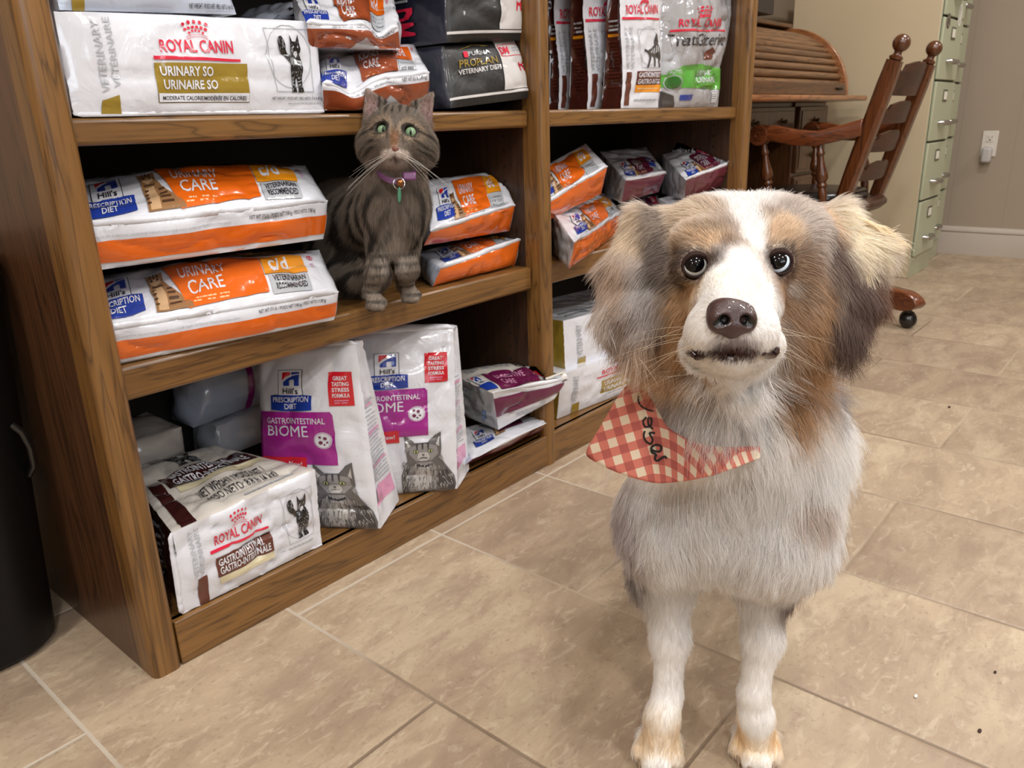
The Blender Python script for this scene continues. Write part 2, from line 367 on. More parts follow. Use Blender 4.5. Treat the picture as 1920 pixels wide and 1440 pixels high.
def drawer(x0, x1, z0, z1, y, pulls=1, m=None):
    d = MB().box((x0, y - 0.018, z0), (x1, y, z1)).build('drawer', D_X, dk, 0.004, world=True)
    MB().box((x0 + 0.02, y - 0.0215, z0 + 0.018), (x1 - 0.02, y - 0.0178, z1 - 0.018)).build('drawer_moulding', D_Z, d, 0.003, world=True)
    for i in range(pulls):
        cx = x0 + (x1 - x0) * (i + 0.5) / pulls; cz = (z0 + z1) / 2
        k = MB(); k.lathe([(0, 0.017), (0.003, 0.016), (0.004, 0.006), (0.010, 0.005), (0.014, 0.010), (0.020, 0.010), (0.024, 0.005)], (cx, y - 0.0215, cz), (cx, y - 1, cz), 16)
        k.box((cx - 0.03, y - 0.0235, cz - 0.006), (cx + 0.03, y - 0.0213, cz + 0.006)); k.build('drawer_pull', BRASS, d, 0.002, world=True)
FY = DYF + 0.13
for x0, x1 in ((DX0 + 0.02, DX0 + 0.40), (DX1 - 0.40, DX1 - 0.02)):
    dpart('pedestal', (x0, FY, 0.06), (x1, DYB - 0.022, 0.842), D_Z, 0.003)
    dpart('plinth', (x0 + 0.012, FY + 0.02, 0.0), (x1 - 0.012, DYB - 0.03, 0.06), D_X, 0.003)
    for z0, z1 in ((0.70, 0.825), (0.535, 0.685), (0.365, 0.52), (0.09, 0.35)): drawer(x0 + 0.018, x1 - 0.018, z0, z1, FY)
dpart('apron', (DX0 + 0.40, FY + 0.01, 0.69), (DX1 - 0.40, FY + 0.03, 0.842), D_X, 0.002)
drawer(DX0 + 0.42, DX1 - 0.42, 0.70, 0.825, FY + 0.01, 2)

# papers and folders piled on the desk
PAP = [plain('paper_white', (214, 208, 200), 0.7), plain('folder_tan', (150, 112, 84), 0.7), plain('folder_grey', (120, 108, 102), 0.7), plain('binder_dark', (46, 38, 36), 0.5), plain('paper_cream', (190, 178, 162), 0.7)]
zt = AZ + RR + 0.0362; k = 0
PILE = [('document_box', 0.062, 0.32, 0.40, 3, 'low dark box under the papers on the roll top desk'), ('folder', 0.022, 0.30, 0.36, 2, 'grey folder directly on the dark box on the desk top'), ('folder', 0.020, 0.31, 0.37, 1, 'tan folder on the grey folder in the desk top pile'),
        ('paper_stack', 0.016, 0.28, 0.34, 4, 'cream paper stack upon the tan folder on the desk'), ('binder', 0.026, 0.27, 0.33, 2, 'grey binder in the upper half of the desk top pile'), ('paper_stack', 0.020, 0.27, 0.33, 0, 'white paper stack near the top of the pile on the desk'),
        ('folder', 0.012, 0.30, 0.35, 4, 'cream folder with a curled edge topping the pile on the desk')]
for nm, h, wx, wy, mi, lb in PILE:
    cx, cy = 3.42 + random.uniform(-0.015, 0.02), 1.74 + random.uniform(-0.01, 0.02); a = random.uniform(-0.12, 0.12)
    s = MB(); s.M = Matrix.Rotation(a, 4, 'Z'); n = 10; g = []
    for zz in (0.0, h):
        for j in range(n + 1):
            for i in range(n + 1):
                u, v2 = i / n - 0.5, j / n - 0.5; e = 0.03 * max(0, u * 2 - 0.5) * ('curled' in lb)
                g.append((u * wx, v2 * wy, zz + e))
    N = n + 1; F = []
    for j in range(n):
        for i in range(n):
            q = j * N + i; F += [(q, q + N, q + N + 1, q + 1), (q + N * N, q + 1 + N * N, q + N + 1 + N * N, q + N + N * N)]
    for i in range(n):
        F += [(i, i + 1, i + 1 + N * N, i + N * N), (n * N + i, n * N + i + N * N, n * N + i + 1 + N * N, n * N + i + 1), (i * N, i * N + N * N, (i + 1) * N + N * N, (i + 1) * N), (i * N + n, (i + 1) * N + n, (i + 1) * N + n + N * N, i * N + n + N * N)]
    s.add(g, F); o = s.build(nm, PAP[mi]); o.location = (cx, cy, zt); tag(o, lb, 'papers' if 'paper' in nm else ('box' if 'box' in nm else 'folder'), 'things piled on the desk top'); zt += h + 0.0006

# ================================================================ swivel chair with ladder back
CW = dict(dark=(30, 14, 7), mid=(80, 42, 19), light=(104, 57, 27))
C_Z = wood('chair_wood_upright', 2, **CW, rough=0.26, coat=0.6); C_X = wood('chair_wood_along', 0, (26, 13, 8), (62, 33, 19), (78, 43, 24), rough=0.45, coat=0.15); C_Y = wood('chair_wood_deep', 1, (40, 18, 9), (98, 49, 24), (122, 65, 33), rough=0.28, coat=0.45)
LEATHER = plain('black_leather', (22, 18, 17), 0.32, coat=0.3, nz=0.1, nscale=200); BLACKP = plain('black_caster', (18, 17, 16), 0.3, coat=0.3)
CX, SY, SZ = 3.385, 1.22, 0.46
ch = empty('swivel_chair', (CX, SY, 0), 'dark wooden ladder back swivel armchair with ball finials, at the desk', 'chair')
def cpost(x):
    """square leaning back post with a turned ball finial"""
    b0, b1 = Vector((x, 1.045, SZ - 0.01)), Vector((x, 0.905, 0.965)); d = (b1 - b0).normalized()
    s = MB(); n = 0.021; secs = []
    for t_, wd in ((0, 0.026), (0.3, 0.029), (0.85, 0.029), (1, 0.026)):
        c = b0.lerp(b1, t_); u = Vector((1, 0, 0)); v_ = d.cross(u)
        k = wd; q = k * 0.55
        secs.append([tuple(c + u * a + v_ * b2) for a, b2 in ((-k, -q), (-q, -k), (q, -k), (k, -q), (k, q), (q, k), (-q, k), (-k, q))])
    s.ring(secs); p = s.build('back_post', C_Z, ch, world=True)
    f = MB().lathe([(0, 0.018), (0.004, 0.023), (0.012, 0.024), (0.017, 0.016), (0.022, 0.013), (0.030, 0.014)] + [(0.057 - 0.030 * math.cos(a), 0.030 * math.sin(a)) for a in np.linspace(0.45, math.pi - 0.03, 14)], b1, b1 + d, 28)
    f.build('finial', C_Z, p, world=True)
XA, XB = CX - 0.205, CX + 0.235
cpost(XA); cpost(XB)
def rung(z, h, notch=True):
    """curved ladder slat with a scalloped top edge"""
    t_ = (z - SZ) / (0.965 - SZ); y = 1.045 - 0.14 * t_; n = 28; top = []; 
    s = MB(); F = []; vs = []
    for i in range(n + 1):
        u = i / n; x = XA + 0.018 + (XB - XA - 0.036) * u; bow = 0.030 * math.sin(math.pi * u)
        e = abs(u - 0.5) * 2; zt_ = h * (1.0 if 0.12 < e < 0.62 else (0.80 if e >= 0.74 else 0.9)) + (0.012 * math.cos(e * 3) if e < 0.62 else 0)
        if 0.62 <= e < 0.74: zt_ = h * 0.66
        zb = -0.004 * math.cos(math.pi * (u - 0.5)); lean = -0.27
        for dy in (0.007, -0.007):
            vs += [(x, y - bow + dy, z + zb), (x, y - bow + dy + lean * zt_, z + zt_)]
    for i in range(n):
        k = i * 4; F += [(k, k + 1, k + 5, k + 4), (k + 2, k + 6, k + 7, k + 3), (k + 1, k + 3, k + 7, k + 5), (k, k + 4, k + 6, k + 2)]
    F += [(0, 2, 3, 1), (n * 4, n * 4 + 1, n * 4 + 3, n * 4 + 2)]
    s.add(vs, F); s.build('ladder_slat', C_X, ch, world=True, smooth=True, angle=30)
for z, h in ((0.850, 0.105), (0.752, 0.066), (0.648, 0.064), (0.540, 0.060)): rung(z, h)
# saddle seat with a leather pad
def superell(a, b, n, e=2.6): return [(a * math.copysign(abs(math.cos(t_)) ** (2 / e), math.cos(t_)), b * math.copysign(abs(math.sin(t_)) ** (2 / e), math.sin(t_))) for t_ in np.linspace(0, 2 * math.pi, n, endpoint=False)]
def slab(name, m, a, b, zs, par, cy):
    secs = [[(CX + x, cy + y, z) for x, y in superell(a * k, b * k, 48)] for z, k in zs]; MB().ring(secs).build(name, m, par, world=True)
slab('seat', C_X, 0.285, 0.265, [(SZ - 0.052, 0.80), (SZ - 0.040, 0.93), (SZ - 0.022, 1.0), (SZ - 0.010, 1.0), (SZ, 0.965)], ch, SY)
slab('seat_pad', LEATHER, 0.222, 0.215, [(SZ - 0.002, 0.97), (SZ + 0.012, 1.0), (SZ + 0.024, 0.985), (SZ + 0.034, 0.93), (SZ + 0.038, 0.80)], ch, SY + 0.02)
for x in (XA - 0.012, XB + 0.012):
    sg = -1 if x < CX else 1
    pts = [(x, 0.985, 0.740), (x + sg * 0.012, 1.06, 0.722), (x + sg * 0.03, 1.14, 0.702), (x + sg * 0.04, 1.22, 0.708), (x + sg * 0.045, 1.30, 0.724), (x + sg * 0.045, 1.35, 0.724), (x + sg * 0.045, 1.385, 0.706)]
    hs = [0.062, 0.056, 0.054, 0.060, 0.060, 0.064, 0.05]; secs = []
    P = [Vector(p) for p in pts]
    for p, h_ in zip(P, hs): secs.append([(p.x + dx, p.y, p.z + dz * h_) for dx, dz in ((-0.020, -0.5), (0.020, -0.5), (0.024, -0.2), (0.024, 0.25), (0.016, 0.5), (-0.016, 0.5), (-0.024, 0.25), (-0.024, -0.2))])
    ar = MB().ring(secs); arm = ar.build('armrest', C_Y, ch, 0.004, world=True)
    s = MB(); ctr = P[5] + Vector((0, 0.012, -0.006)); s.lathe([(0, 0.036), (0.006, 0.04), (0.046, 0.04), (0.052, 0.036)], ctr - Vector((0.026, 0, 0)), ctr + Vector((1, 0, 0)), 28)
    for q in (-0.028, 0.027): s.lathe([(0, 0.014), (0.003, 0.014), (0.003, 0.009), (0.0005, 0.008)], ctr + Vector((q, 0, 0)), ctr + Vector((q + (1 if q > 0 else -1), 0, 0)), 20)
    s.build('arm_scroll', C_Y, arm, world=True)
    for yy, topz in ((1.345, 0.684), (1.13, 0.68)):
        a_, b_ = Vector((x + sg * 0.045 if yy > 1.2 else x + sg * 0.025, yy, topz)), Vector((x + sg * 0.02, yy - 0.03, SZ - 0.015)); L_ = (b_ - a_).length
        pr = [(0, .010), (.02, .011), (.03, .016), (.036, .016), (.042, .011), (.07, .014), (.11, .023), (.128, .024), (.142, .014), (.148, .019), (.156, .019), (.162, .013), (.18, .017), (L_ - 0.012, .014), (L_, .011)]
        MB().lathe(pr, a_, b_, 20).build('arm_spindle', C_Z, ch, world=True)
MB().lathe([(0, 0.03), (0.03, 0.03), (0.04, 0.022), (0.20, 0.022), (0.205, 0.034), (0.29, 0.034)], (CX, SY, SZ - 0.045), (CX, SY, 0), 24).build('swivel_post', DARKMET, ch, world=True)
HUB = Vector((CX, SY, 0.16))
tip0 = Vector((3.185, 0.715, 0.078)); a0 = math.atan2(tip0.y - SY, tip0.x - CX); LEN = (Vector((tip0.x, tip0.y, 0)) - Vector((CX, SY, 0))).length - 0.1
LEN = 0.40
for i in range(4):
    a = a0 + i * math.pi / 2; d = Vector((math.cos(a), math.sin(a), 0)); n_ = Vector((-d.y, d.x, 0)); secs = []
    LL = (Vector((tip0.x, tip0.y)) - Vector((CX, SY))).length if i == 0 else 0.36
    for u in np.concatenate([np.linspace(0, .84, 11), np.linspace(.88, 1, 9)]):
        c = HUB + d * (u * LL); mid = -0.058 * u - .012 * math.sin(u * math.pi); hh_ = 0.046 - .012 * u + .008 * max(0, u - .6)
        e_ = 1.0 if u < .86 else math.sqrt(max(0.02, 1 - ((u - .86) / .14) ** 2)); top, bot = mid + hh_ * e_, mid - hh_ * e_ * (1 - .35 * math.sin(min(1, u / .75) * math.pi))
        hw = 0.030
        secs.append([tuple(c + n_ * sx * hw + Vector((0, 0, z))) for sx, z in ((-1, bot), (1, bot), (1, top - 0.006), (0.7, top), (-0.7, top), (-1, top - 0.006))])
    leg = MB().ring(secs).build('chair_leg', C_Y, ch, 0.003, world=True)
    ct = HUB + d * (LL - 0.045); s = MB()
    s.lathe([(0, 0.010), (0.022, 0.010)], (ct.x, ct.y, 0.078), (ct.x, ct.y, 0), 12)
    s.ball((ct.x, ct.y, 0.031), 0.031, 24); s.lathe([(0, 0.034), (0.012, 0.034)], ct * 1 + Vector((0, 0, -ct.z + 0.035)) - n_ * 0.006, ct + Vector((0, 0, -ct.z + 0.035)) + n_, 24)
    s.build('caster', BLACKP, leg, world=True)

# ================================================================ filing cabinets
M_CAB = plain('cabinet_side_warm_light', (192, 177, 148), 0.45, nscale=2); M_DRW = plain('cabinet_green_enamel', (172, 176, 150), 0.42, coat=0.1, nscale=3)  # warm light on the cabinet sides is put into this beige
CHROME = plain('chrome', (190, 190, 190), 0.18, 1.0); M_GAP = plain('cabinet_gap_dark', (70, 72, 58), 0.7); CARD = plain('label_card', (224, 222, 208), 0.7); GREYP = plain('grey_frame', (112, 110, 96), 0.4, 0.6)
def cabinet(x0, yf, wd, label, stickers=False):
    x1 = x0 + wd; H_ = 1.50; yb = yf + 0.68
    t = empty('filing_cabinet', (x0 + wd / 2, yf + 0.34, 0), label, 'filing cabinet', 'tall filing cabinets in the corner')
    MB().box((x0, yf, 0.0), (x1, yb, H_)).build('cabinet_body', [M_CAB], t, 0.003, world=True)
    fp = MB().box((x0 + 0.001, yf - 0.0012, 0.001), (x1 - 0.001, yf - 0.0002, H_ - 0.001)).build('cabinet_face', M_DRW, t, world=True)
    n = 5; h0 = 0.105; hh = (H_ - h0 - 0.03) / n
    for i in range(n):
        z0 = h0 + hh * i; z1 = z0 + hh - 0.010
        d = MB().box((x0 + 0.016, yf - 0.014, z0), (x1 - 0.016, yf - 0.0014, z1)).build('drawer', M_DRW, t, 0.003, world=True)
        MB().box((x0 + 0.012, yf - 0.0022, z0 - 0.006), (x1 - 0.012, yf - 0.0013, z1 + 0.004)).build('drawer_gap', M_GAP, d, world=True)
        cx, zc = (x0 + x1) / 2, z0 + hh * 0.66
        MB().box((cx - 0.036, yf - 0.0175, zc - 0.004), (cx + 0.036, yf - 0.0138, zc + 0.050)).build('label_holder', GREYP, d, 0.001, world=True)
        MB().box((cx - 0.027, yf - 0.0185, zc + 0.005), (cx + 0.027, yf - 0.0172, zc + 0.041)).build('label_card', CARD, d, world=True)
        hz = z0 + hh * 0.30
        MB().tube([(cx - 0.055, yf - 0.014, hz), (cx - 0.05, yf - 0.034, hz), (cx - 0.03, yf - 0.040, hz - 0.004), (cx + 0.03, yf - 0.040, hz - 0.004), (cx + 0.05, yf - 0.034, hz), (cx + 0.055, yf - 0.014, hz)], [0.008, 0.009, 0.012, 0.012, 0.009, 0.008], 12).build('drawer_handle', CHROME, d, world=True)
    return t
c1 = cabinet(4.200, 1.02, 0.38, 'pale green filing cabinet nearest the desk, round stickers on an upper drawer')
c2 = cabinet(4.586, 1.075, 0.38, 'pale green filing cabinet set back next to the right wall')
def sticker(x, z, r, c, name, lb, sc=1.0, inner=None):
    o = MB(); y = 1.02 - 0.0144
    o.M = Matrix.Translation((x, y, z)) @ Matrix.Diagonal((1, 1, sc, 1))
    o.lathe([(0, r), (0.0012, r)], (0, 0, 0), (0, -1, 0), 32)
    if inner:
        o.lathe([(0.0011, r * 0.78), (0.0016, r * 0.78)], (0, 0, 0), (0, -1, 0), 32, 1); o.lathe([(0.0015, r * 0.5), (0.002, r * 0.5)], (0, 0, 0), (0, -1, 0), 6, 2)
    b = o.build(name, [plain('sticker_' + lb.split()[1], c, 0.5)] + ([plain('sticker_inner_' + lb.split()[1], inner, 0.5), plain('sticker_mark_' + lb.split()[1], c, 0.5)] if inner else [])); tag(b, lb, 'sticker'); return b
p_ = onY(1767, 36, 1.006); sticker(4.275, p_[2], 0.032, (72, 66, 58), 'round_sticker', 'round dark sticker on the front of the nearer filing cabinet', 1.0, (120, 108, 92))
p_ = onY(1790, 30, 1.006); sticker(4.475, p_[2] + 0.01, 0.036, (222, 222, 212), 'oval_sticker', 'oval white sticker on the front of the nearer filing cabinet', 1.35, (196, 198, 186))

# ================================================================ wall outlet with plug-in device
M_PLATE = plain('outlet_white', (206, 200, 191), 0.4); M_SLOT = plain('outlet_slot', (60, 54, 48), 0.6); M_PLUG = plain('grey_plug', (176, 172, 170), 0.45)
oy0, oy1, oz0, oz1 = 0.875, 0.950, 0.537, 0.672
ot = empty('wall_outlet', (XR, 0.912, 0.60), 'white double wall outlet with grey plug, above the baseboard on the right wall', 'outlet')
MB().box((XR - 0.006, oy0, oz0), (XR - 0.0002, oy1, oz1)).build('outlet_plate', M_PLATE, ot, 0.003, world=True)
for zc in (0.634, 0.576):
    r_ = MB().box((XR - 0.0085, 0.894, zc - 0.02), (XR - 0.0058, 0.930, zc + 0.02)).build('receptacle', M_PLATE, ot, 0.003, world=True)
    MB().box((XR - 0.0092, 0.902, zc), (XR - 0.0083, 0.904, zc + 0.011)).box((XR - 0.0092, 0.919, zc), (XR - 0.0083, 0.921, zc + 0.009)).lathe([(0, 0.004), (0.0009, 0.004)], (XR - 0.0083, 0.912, zc - 0.009), (XR - 1, 0.912, zc - 0.009), 12).build('slots', M_SLOT, r_, world=True)
pg = MB().box((XR - 0.050, 0.888, 0.506), (XR - 0.0095, 0.938, 0.588)).build('plug_in_device', M_PLUG, None, 0.014, seg=4); tag(pg, 'grey rounded plug-in device in the lower socket of the wall outlet', 'plug')

# ================================================================ black waste bin
M_BIN = plain('black_bin_plastic', (8, 8, 9), 0.42, spec=.3, coat=0.0, nz=0.05, nscale=120)
def rrect(x0, y0, x1, y1, r, n=10):
    o = []
    for cx, cy, a in ((x1 - r, y1 - r, 0), (x0 + r, y1 - r, 90), (x0 + r, y0 + r, 180), (x1 - r, y0 + r, 270)): o += [(cx + r * math.cos(R(a + 90 * i / n)), cy + r * math.sin(R(a + 90 * i / n))) for i in range(n + 1)]
    return o
bn = empty('waste_bin', (0.19, 1.45, 0), 'tall black plastic waste bin left of the bookcase', 'bin')
def bsec(z, g, rr=0.08): return [(x, y, z) for x, y in rrect(0.03 - g, 1.295 - g, 0.350 + g, 1.60 + g, rr)]
Hb = 0.64
MB().ring([bsec(0.0, -0.012), bsec(0.012, 0.0), bsec(Hb - 0.03, 0.031), bsec(Hb - 0.028, 0.034), bsec(Hb, 0.035), bsec(Hb, 0.030), bsec(Hb - 0.03, 0.026), bsec(0.016, -0.006)]).build('bin_body', M_BIN, bn, world=True)
MB().tube([(0.352, 1.315, 0.300), (0.358, 1.300, 0.318), (0.357, 1.294, 0.350), (0.350, 1.292, 0.378), (0.340, 1.296, 0.392)], 0.006, 10).build('bin_handle', BLACKP, bn, world=True)

# ---- crumbs lying on the tiles
M_CRUMB = plain('dark_crumb', (52, 34, 24), .8, nscale=400); M_FLECK = plain('white_fleck', (226, 222, 214), .7)
for x, y, r_, m_, nm, lb in ((1780, 763, .0048, M_CRUMB, 'crumb', 'dark oblong crumb beside a tile joint, to the right of the dog'), (1837, 1370, .0034, M_CRUMB, 'crumb', 'dark round crumb nearest the lower right corner of the floor'), (1866, 1260, .0028, M_CRUMB, 'crumb', 'small dark crumb on the tile above the lower right corner crumb'), (1717, 1305, .0034, M_FLECK, 'paper_fleck', 'tiny white paper fleck on the tile right of the dog')):
    p = onZ(x, y, r_ * .45); q = MB(); q.M = Matrix.Translation(p); q.ball((0, 0, 0), r_, 10, sc=(1.3, .7, .45)); tag(q.build(nm, m_), lb, 'crumb' if nm == 'crumb' else 'paper scrap')
# ================================================================ bags of pet food
def vnoise(P, seed=0):
    """smooth 3D value noise in [-1,1] (numpy)"""
    P = np.asarray(P, float); I = np.floor(P).astype(np.int64); F = P - I; F = F * F * (3 - 2 * F); out = 0
    for c in range(8):
        o = np.array([c & 1, (c >> 1) & 1, c >> 2]); J = I + o
        h = (J[..., 0] * 374761393 + J[..., 1] * 668265263 + J[..., 2] * 2147483647 + seed * 1274126177) & 0xffffffff
        h = ((h ^ (h >> 13)) * 1274126177) & 0xffffffff; h = (h ^ (h >> 16)) & 0xffff
        w = np.prod(np.where(o == 1, F, 1 - F), -1); out = out + w * (h / 32767.5 - 1)
    return out
_txt = {}
def text_mesh(s, bold=0.0):
    """outline letters as flat triangles, normalised to the unit box"""
    k = (s, bold)
    if k in _txt: return _txt[k]
    c = bpy.data.curves.new('t', 'FONT'); c.body = s; c.resolution_u = 2; c.offset = bold; c.fill_mode = 'FRONT'
    o = bpy.data.objects.new('t', c); COL.objects.link(o)
    dg = bpy.context.evaluated_depsgraph_get(); me = o.evaluated_get(dg).to_mesh(); me.calc_loop_triangles()
    V = np.array([v.co[:2] for v in me.vertices]); F = np.array([t.vertices[:] for t in me.loop_triangles])
    o.evaluated_get(dg).to_mesh_clear(); bpy.data.objects.remove(o); bpy.data.curves.remove(c)
    lo, hi = V.min(0), V.max(0); _txt[k] = ((V - lo) / (hi - lo), F, (hi - lo)[0] / (hi - lo)[1]); return _txt[k]
def tri_poly(pts):
    from mathutils.geometry import tessellate_polygon
    return np.array(tessellate_polygon([[Vector((p[0], p[1], 0)) for p in pts]]))
def Yp(x, y, Y): return onY(x, y, Y)
def Zp(x, y, Z): return onZ(x, y, Z)
AX = {'F': (0, 2, 1, 0), 'K': (0, 2, 1, 1), 'T': (0, 1, 2, 1), 'B': (0, 1, 2, 0), 'L': (1, 2, 0, 0), 'R': (1, 2, 0, 1)}
class Bag:
    def __init__(s, F, K, bulge=None, wr=0.004, wf=14.0, seed=0, cols=None, default='white', pinch=0.0, sag=None):
        s.F = [np.array(p, float) for p in F]; s.K = [np.array(p, float) for p in K]; s.seed = seed; s.wr = wr; s.wf = wf
        s.b = dict(F=.012, K=.012, T=.012, B=.0, L=.008, R=.008); s.b.update(bulge or {})
        s.cols = cols or {}; s.default = default; s.parts = {}; s.sag = sag
        ctr = sum(s.F + s.K) / 8; s.n = {}; s.grid = {}; s.vs = 1.0; s.k = 0
        zm = ctr[2]; lo = np.mean([p[2] for p in s.F[:2] + s.K[:2]])
        xl, xr = (0.4385, 1.3660) if ctr[0] < 1.39 else (1.4140, 2.3710)
        s.lim = (Z2 + .001, 1.158, xl, xr) if zm > Z2 else ((Z1 + .001, Z2 - .037, xl, xr) if zm > Z1 else (Z0 + .001, Z1 - .0535, xl, xr))
        for f in AX:
            q = s._lin(f, np.array([[0., 0], [1, 0], [1, 1], [0, 1], [.5, .5]])); n = np.cross(q[2] - q[0], q[3] - q[1]); n /= np.linalg.norm(n) + 1e-9
            if n @ (q[4] - ctr) < 0: n = -n
            s.n[f] = n
    def _lin(s, f, uv):
        a, b, c, v = AX[f]; P = np.zeros((len(uv), 3)); P[:, a] = uv[:, 0]; P[:, b] = uv[:, 1]; P[:, c] = v
        u, d, w = P[:, 0:1], P[:, 1:2], P[:, 2:3]
        fr = (1 - w) * ((1 - u) * s.F[0] + u * s.F[1]) + w * ((1 - u) * s.F[3] + u * s.F[2])
        bk = (1 - w) * ((1 - u) * s.K[0] + u * s.K[1]) + w * ((1 - u) * s.K[3] + u * s.K[2])
        return (1 - d) * fr + d * bk
    def pos(s, f, uv):
        uv = np.asarray(uv, float); P = s._lin(f, uv); u, v = np.clip(uv[:, 0], 0, 1), np.clip(uv[:, 1], 0, 1)
        m = (np.clip(16 * u * (1 - u) * v * (1 - v), 0, 1)) ** 0.55
        P = P + s.n[f] * (s.b[f] * m)[:, None]
        e = np.clip(np.minimum(np.minimum(u, 1 - u), np.minimum(v, 1 - v)) * 9, 0.22, 1)
        if s.wr:
            Q = P * s.wf; k1 = vnoise(Q, s.seed) ; k2 = np.abs(vnoise(Q * np.array([1.0, 1.3, 2.2]) * 1.3 + 7, s.seed + 3)); k3 = vnoise(Q * 3.1, s.seed + 5)
            d = s.wr * (k1 * 0.8 - (1 - k2) ** 4 * 1.1 + 0.22 * k3)
            if f == 'B': d = d * 0
            P = P + s.n[f] * (d * e)[:, None]
        if s.sag is not None: P = s.sag(s, f, uv, P)
        return s.clamp(P)
    def clamp(s, P):
        """keep the bag on its board and inside its bay"""
        if s.lim is None: return P
        zl, zh, x0, x1 = s.lim; P = P.copy(); P[:, 2] = np.maximum(P[:, 2], zl)
        inn = P[:, 1] > YF - .004; P[inn, 0] = np.clip(P[inn, 0], x0, x1)
        inn = P[:, 1] > YS - .014; P[inn, 2] = np.minimum(P[inn, 2], zh); P[:, 1] = np.minimum(P[:, 1], YBK - .012); return P
    def skin(s, f, uv):
        """point on the built skin (bilinear on its grid), so that print follows every fold"""
        G, n, m = s.grid[f]; uv = np.asarray(uv, float); x = np.clip(uv[:, 0] * n, -.4, n + .4); y = np.clip(uv[:, 1] * m, -.4, m + .4)
        i = np.clip(np.floor(x).astype(int), 0, n - 1); j = np.clip(np.floor(y).astype(int), 0, m - 1); a = (x - i)[:, None]; b = (y - j)[:, None]
        return (1 - a) * (1 - b) * G[j, i] + a * (1 - b) * G[j, i + 1] + (1 - a) * b * G[j + 1, i] + a * b * G[j + 1, i + 1]
    def base(s, name, parent=None):
        """closed skin of the bag: six gridded faces joined along their edges"""
        V = []; Fc = []; M = []; mats = []; res = {}
        def ln(p, q): return np.linalg.norm(p - q)
        W = max(ln(s.F[0], s.F[1]), 0.01); H = max(ln(s.F[0], s.F[3]), ln(s.K[0], s.K[3]), 0.01); D = max(ln(s.F[0], s.K[0]), ln(s.F[3], s.K[3]), 0.01)
        g = [int(np.clip(x / 0.0075, 6, 72)) for x in (W, D, H)]
        for f in AX:
            a, b, c, v = AX[f]; n, m = g[a], g[b]; U, Vv = np.meshgrid(np.linspace(0, 1, n + 1), np.linspace(0, 1, m + 1)); uv = np.stack([U.ravel(), Vv.ravel()], 1)
            P = s.pos(f, uv); s.grid[f] = (P.reshape(m + 1, n + 1, 3), n, m); k = sum(len(x) for x in V); V.append(P)
            col = s.cols.get(f, s.default)
            if col not in mats: mats.append(col)
            for j in range(m):
                for i in range(n):
                    q = k + j * (n + 1) + i; Fc.append((q, q + 1, q + n + 2, q + n + 1)); M.append(mats.index(col))
        me = bpy.data.meshes.new(name); V = np.concatenate(V); me.from_pydata(V.tolist(), [], Fc)
        for c in mats: me.materials.append(FILM[c])
        me.polygons.foreach_set('material_index', M); me.polygons.foreach_set('use_smooth', [True] * len(Fc))
        bm = bmesh.new(); bm.from_mesh(me); bmesh.ops.remove_doubles(bm, verts=bm.verts, dist=0.0035); bmesh.ops.recalc_face_normals(bm, faces=bm.faces)
        for e in bm.edges:
            if len(e.link_faces) == 2 and e.link_faces[0].normal.dot(e.link_faces[1].normal) < 0.55: e.smooth = False
        bm.to_mesh(me); bm.free(); s.obj = link(name, me); return s.obj
    # ---- printing: every shape is laid on the skin and shares its folds
    def put(s, part, f, uv, tri, col, layer=1):
        uv = np.asarray(uv, float) * ([1, s.vs] if f == 'T' else [1, 1]); tri = np.asarray(tri)
        for _ in range(6):
            P = s.skin(f, uv); E = np.linalg.norm(P[tri] - P[tri[:, [1, 2, 0]]], axis=2)
            if len(tri) > 9000 or E.max() < 0.0062: break
            big = E.max(1) >= 0.0062; keep = tri[~big]; t = tri[big]; ed = {}; nu = list(uv); out = []
            def mid(i, j):
                k = (min(i, j), max(i, j))
                if k not in ed: ed[k] = len(nu); nu.append((uv[i] + uv[j]) / 2)
                return ed[k]
            for a, b, c in t:
                x, y, z = mid(a, b), mid(b, c), mid(c, a); out += [(a, x, z), (x, b, y), (z, y, c), (x, y, z)]
            uv = np.array(nu); tri = np.concatenate([keep, np.array(out)]) if len(keep) else np.array(out)
        e = 2e-3; P = s.skin(f, uv); du = s.skin(f, uv + [e, 0]) - s.skin(f, uv - [e, 0]); dv = s.skin(f, uv + [0, e]) - s.skin(f, uv - [0, e])
        N = np.cross(du, dv); N /= np.linalg.norm(N, axis=1)[:, None] + 1e-12; sg = np.sign((N @ s.n[f]))[:, None]; N = N * np.where(sg == 0, 1, sg)
        s.parts.setdefault(part, []).append((P + N * (0.0007 + 0.0006 * layer), tri, col))
    def uid(s, part):
        if part in ('banner', 'stripe', 'gusset_band'): s.k += 1; return part + '#%d' % s.k
        return part
    def rect(s, part, f, box, col, layer=1, skew=0.0):
        u0, v0, u1, v1 = box; s.put(s.uid(part), f, [(u0, v0), (u1, v0), (u1 + skew, v1), (u0 + skew, v1)], [(0, 1, 2), (0, 2, 3)], col, layer)
    def poly(s, part, f, box, pts, col, layer=1):
        u0, v0, u1, v1 = box; uv = [(u0 + (u1 - u0) * x, v0 + (v1 - v0) * y) for x, y in pts]; s.put(s.uid(part), f, uv, tri_poly(uv), col, layer)
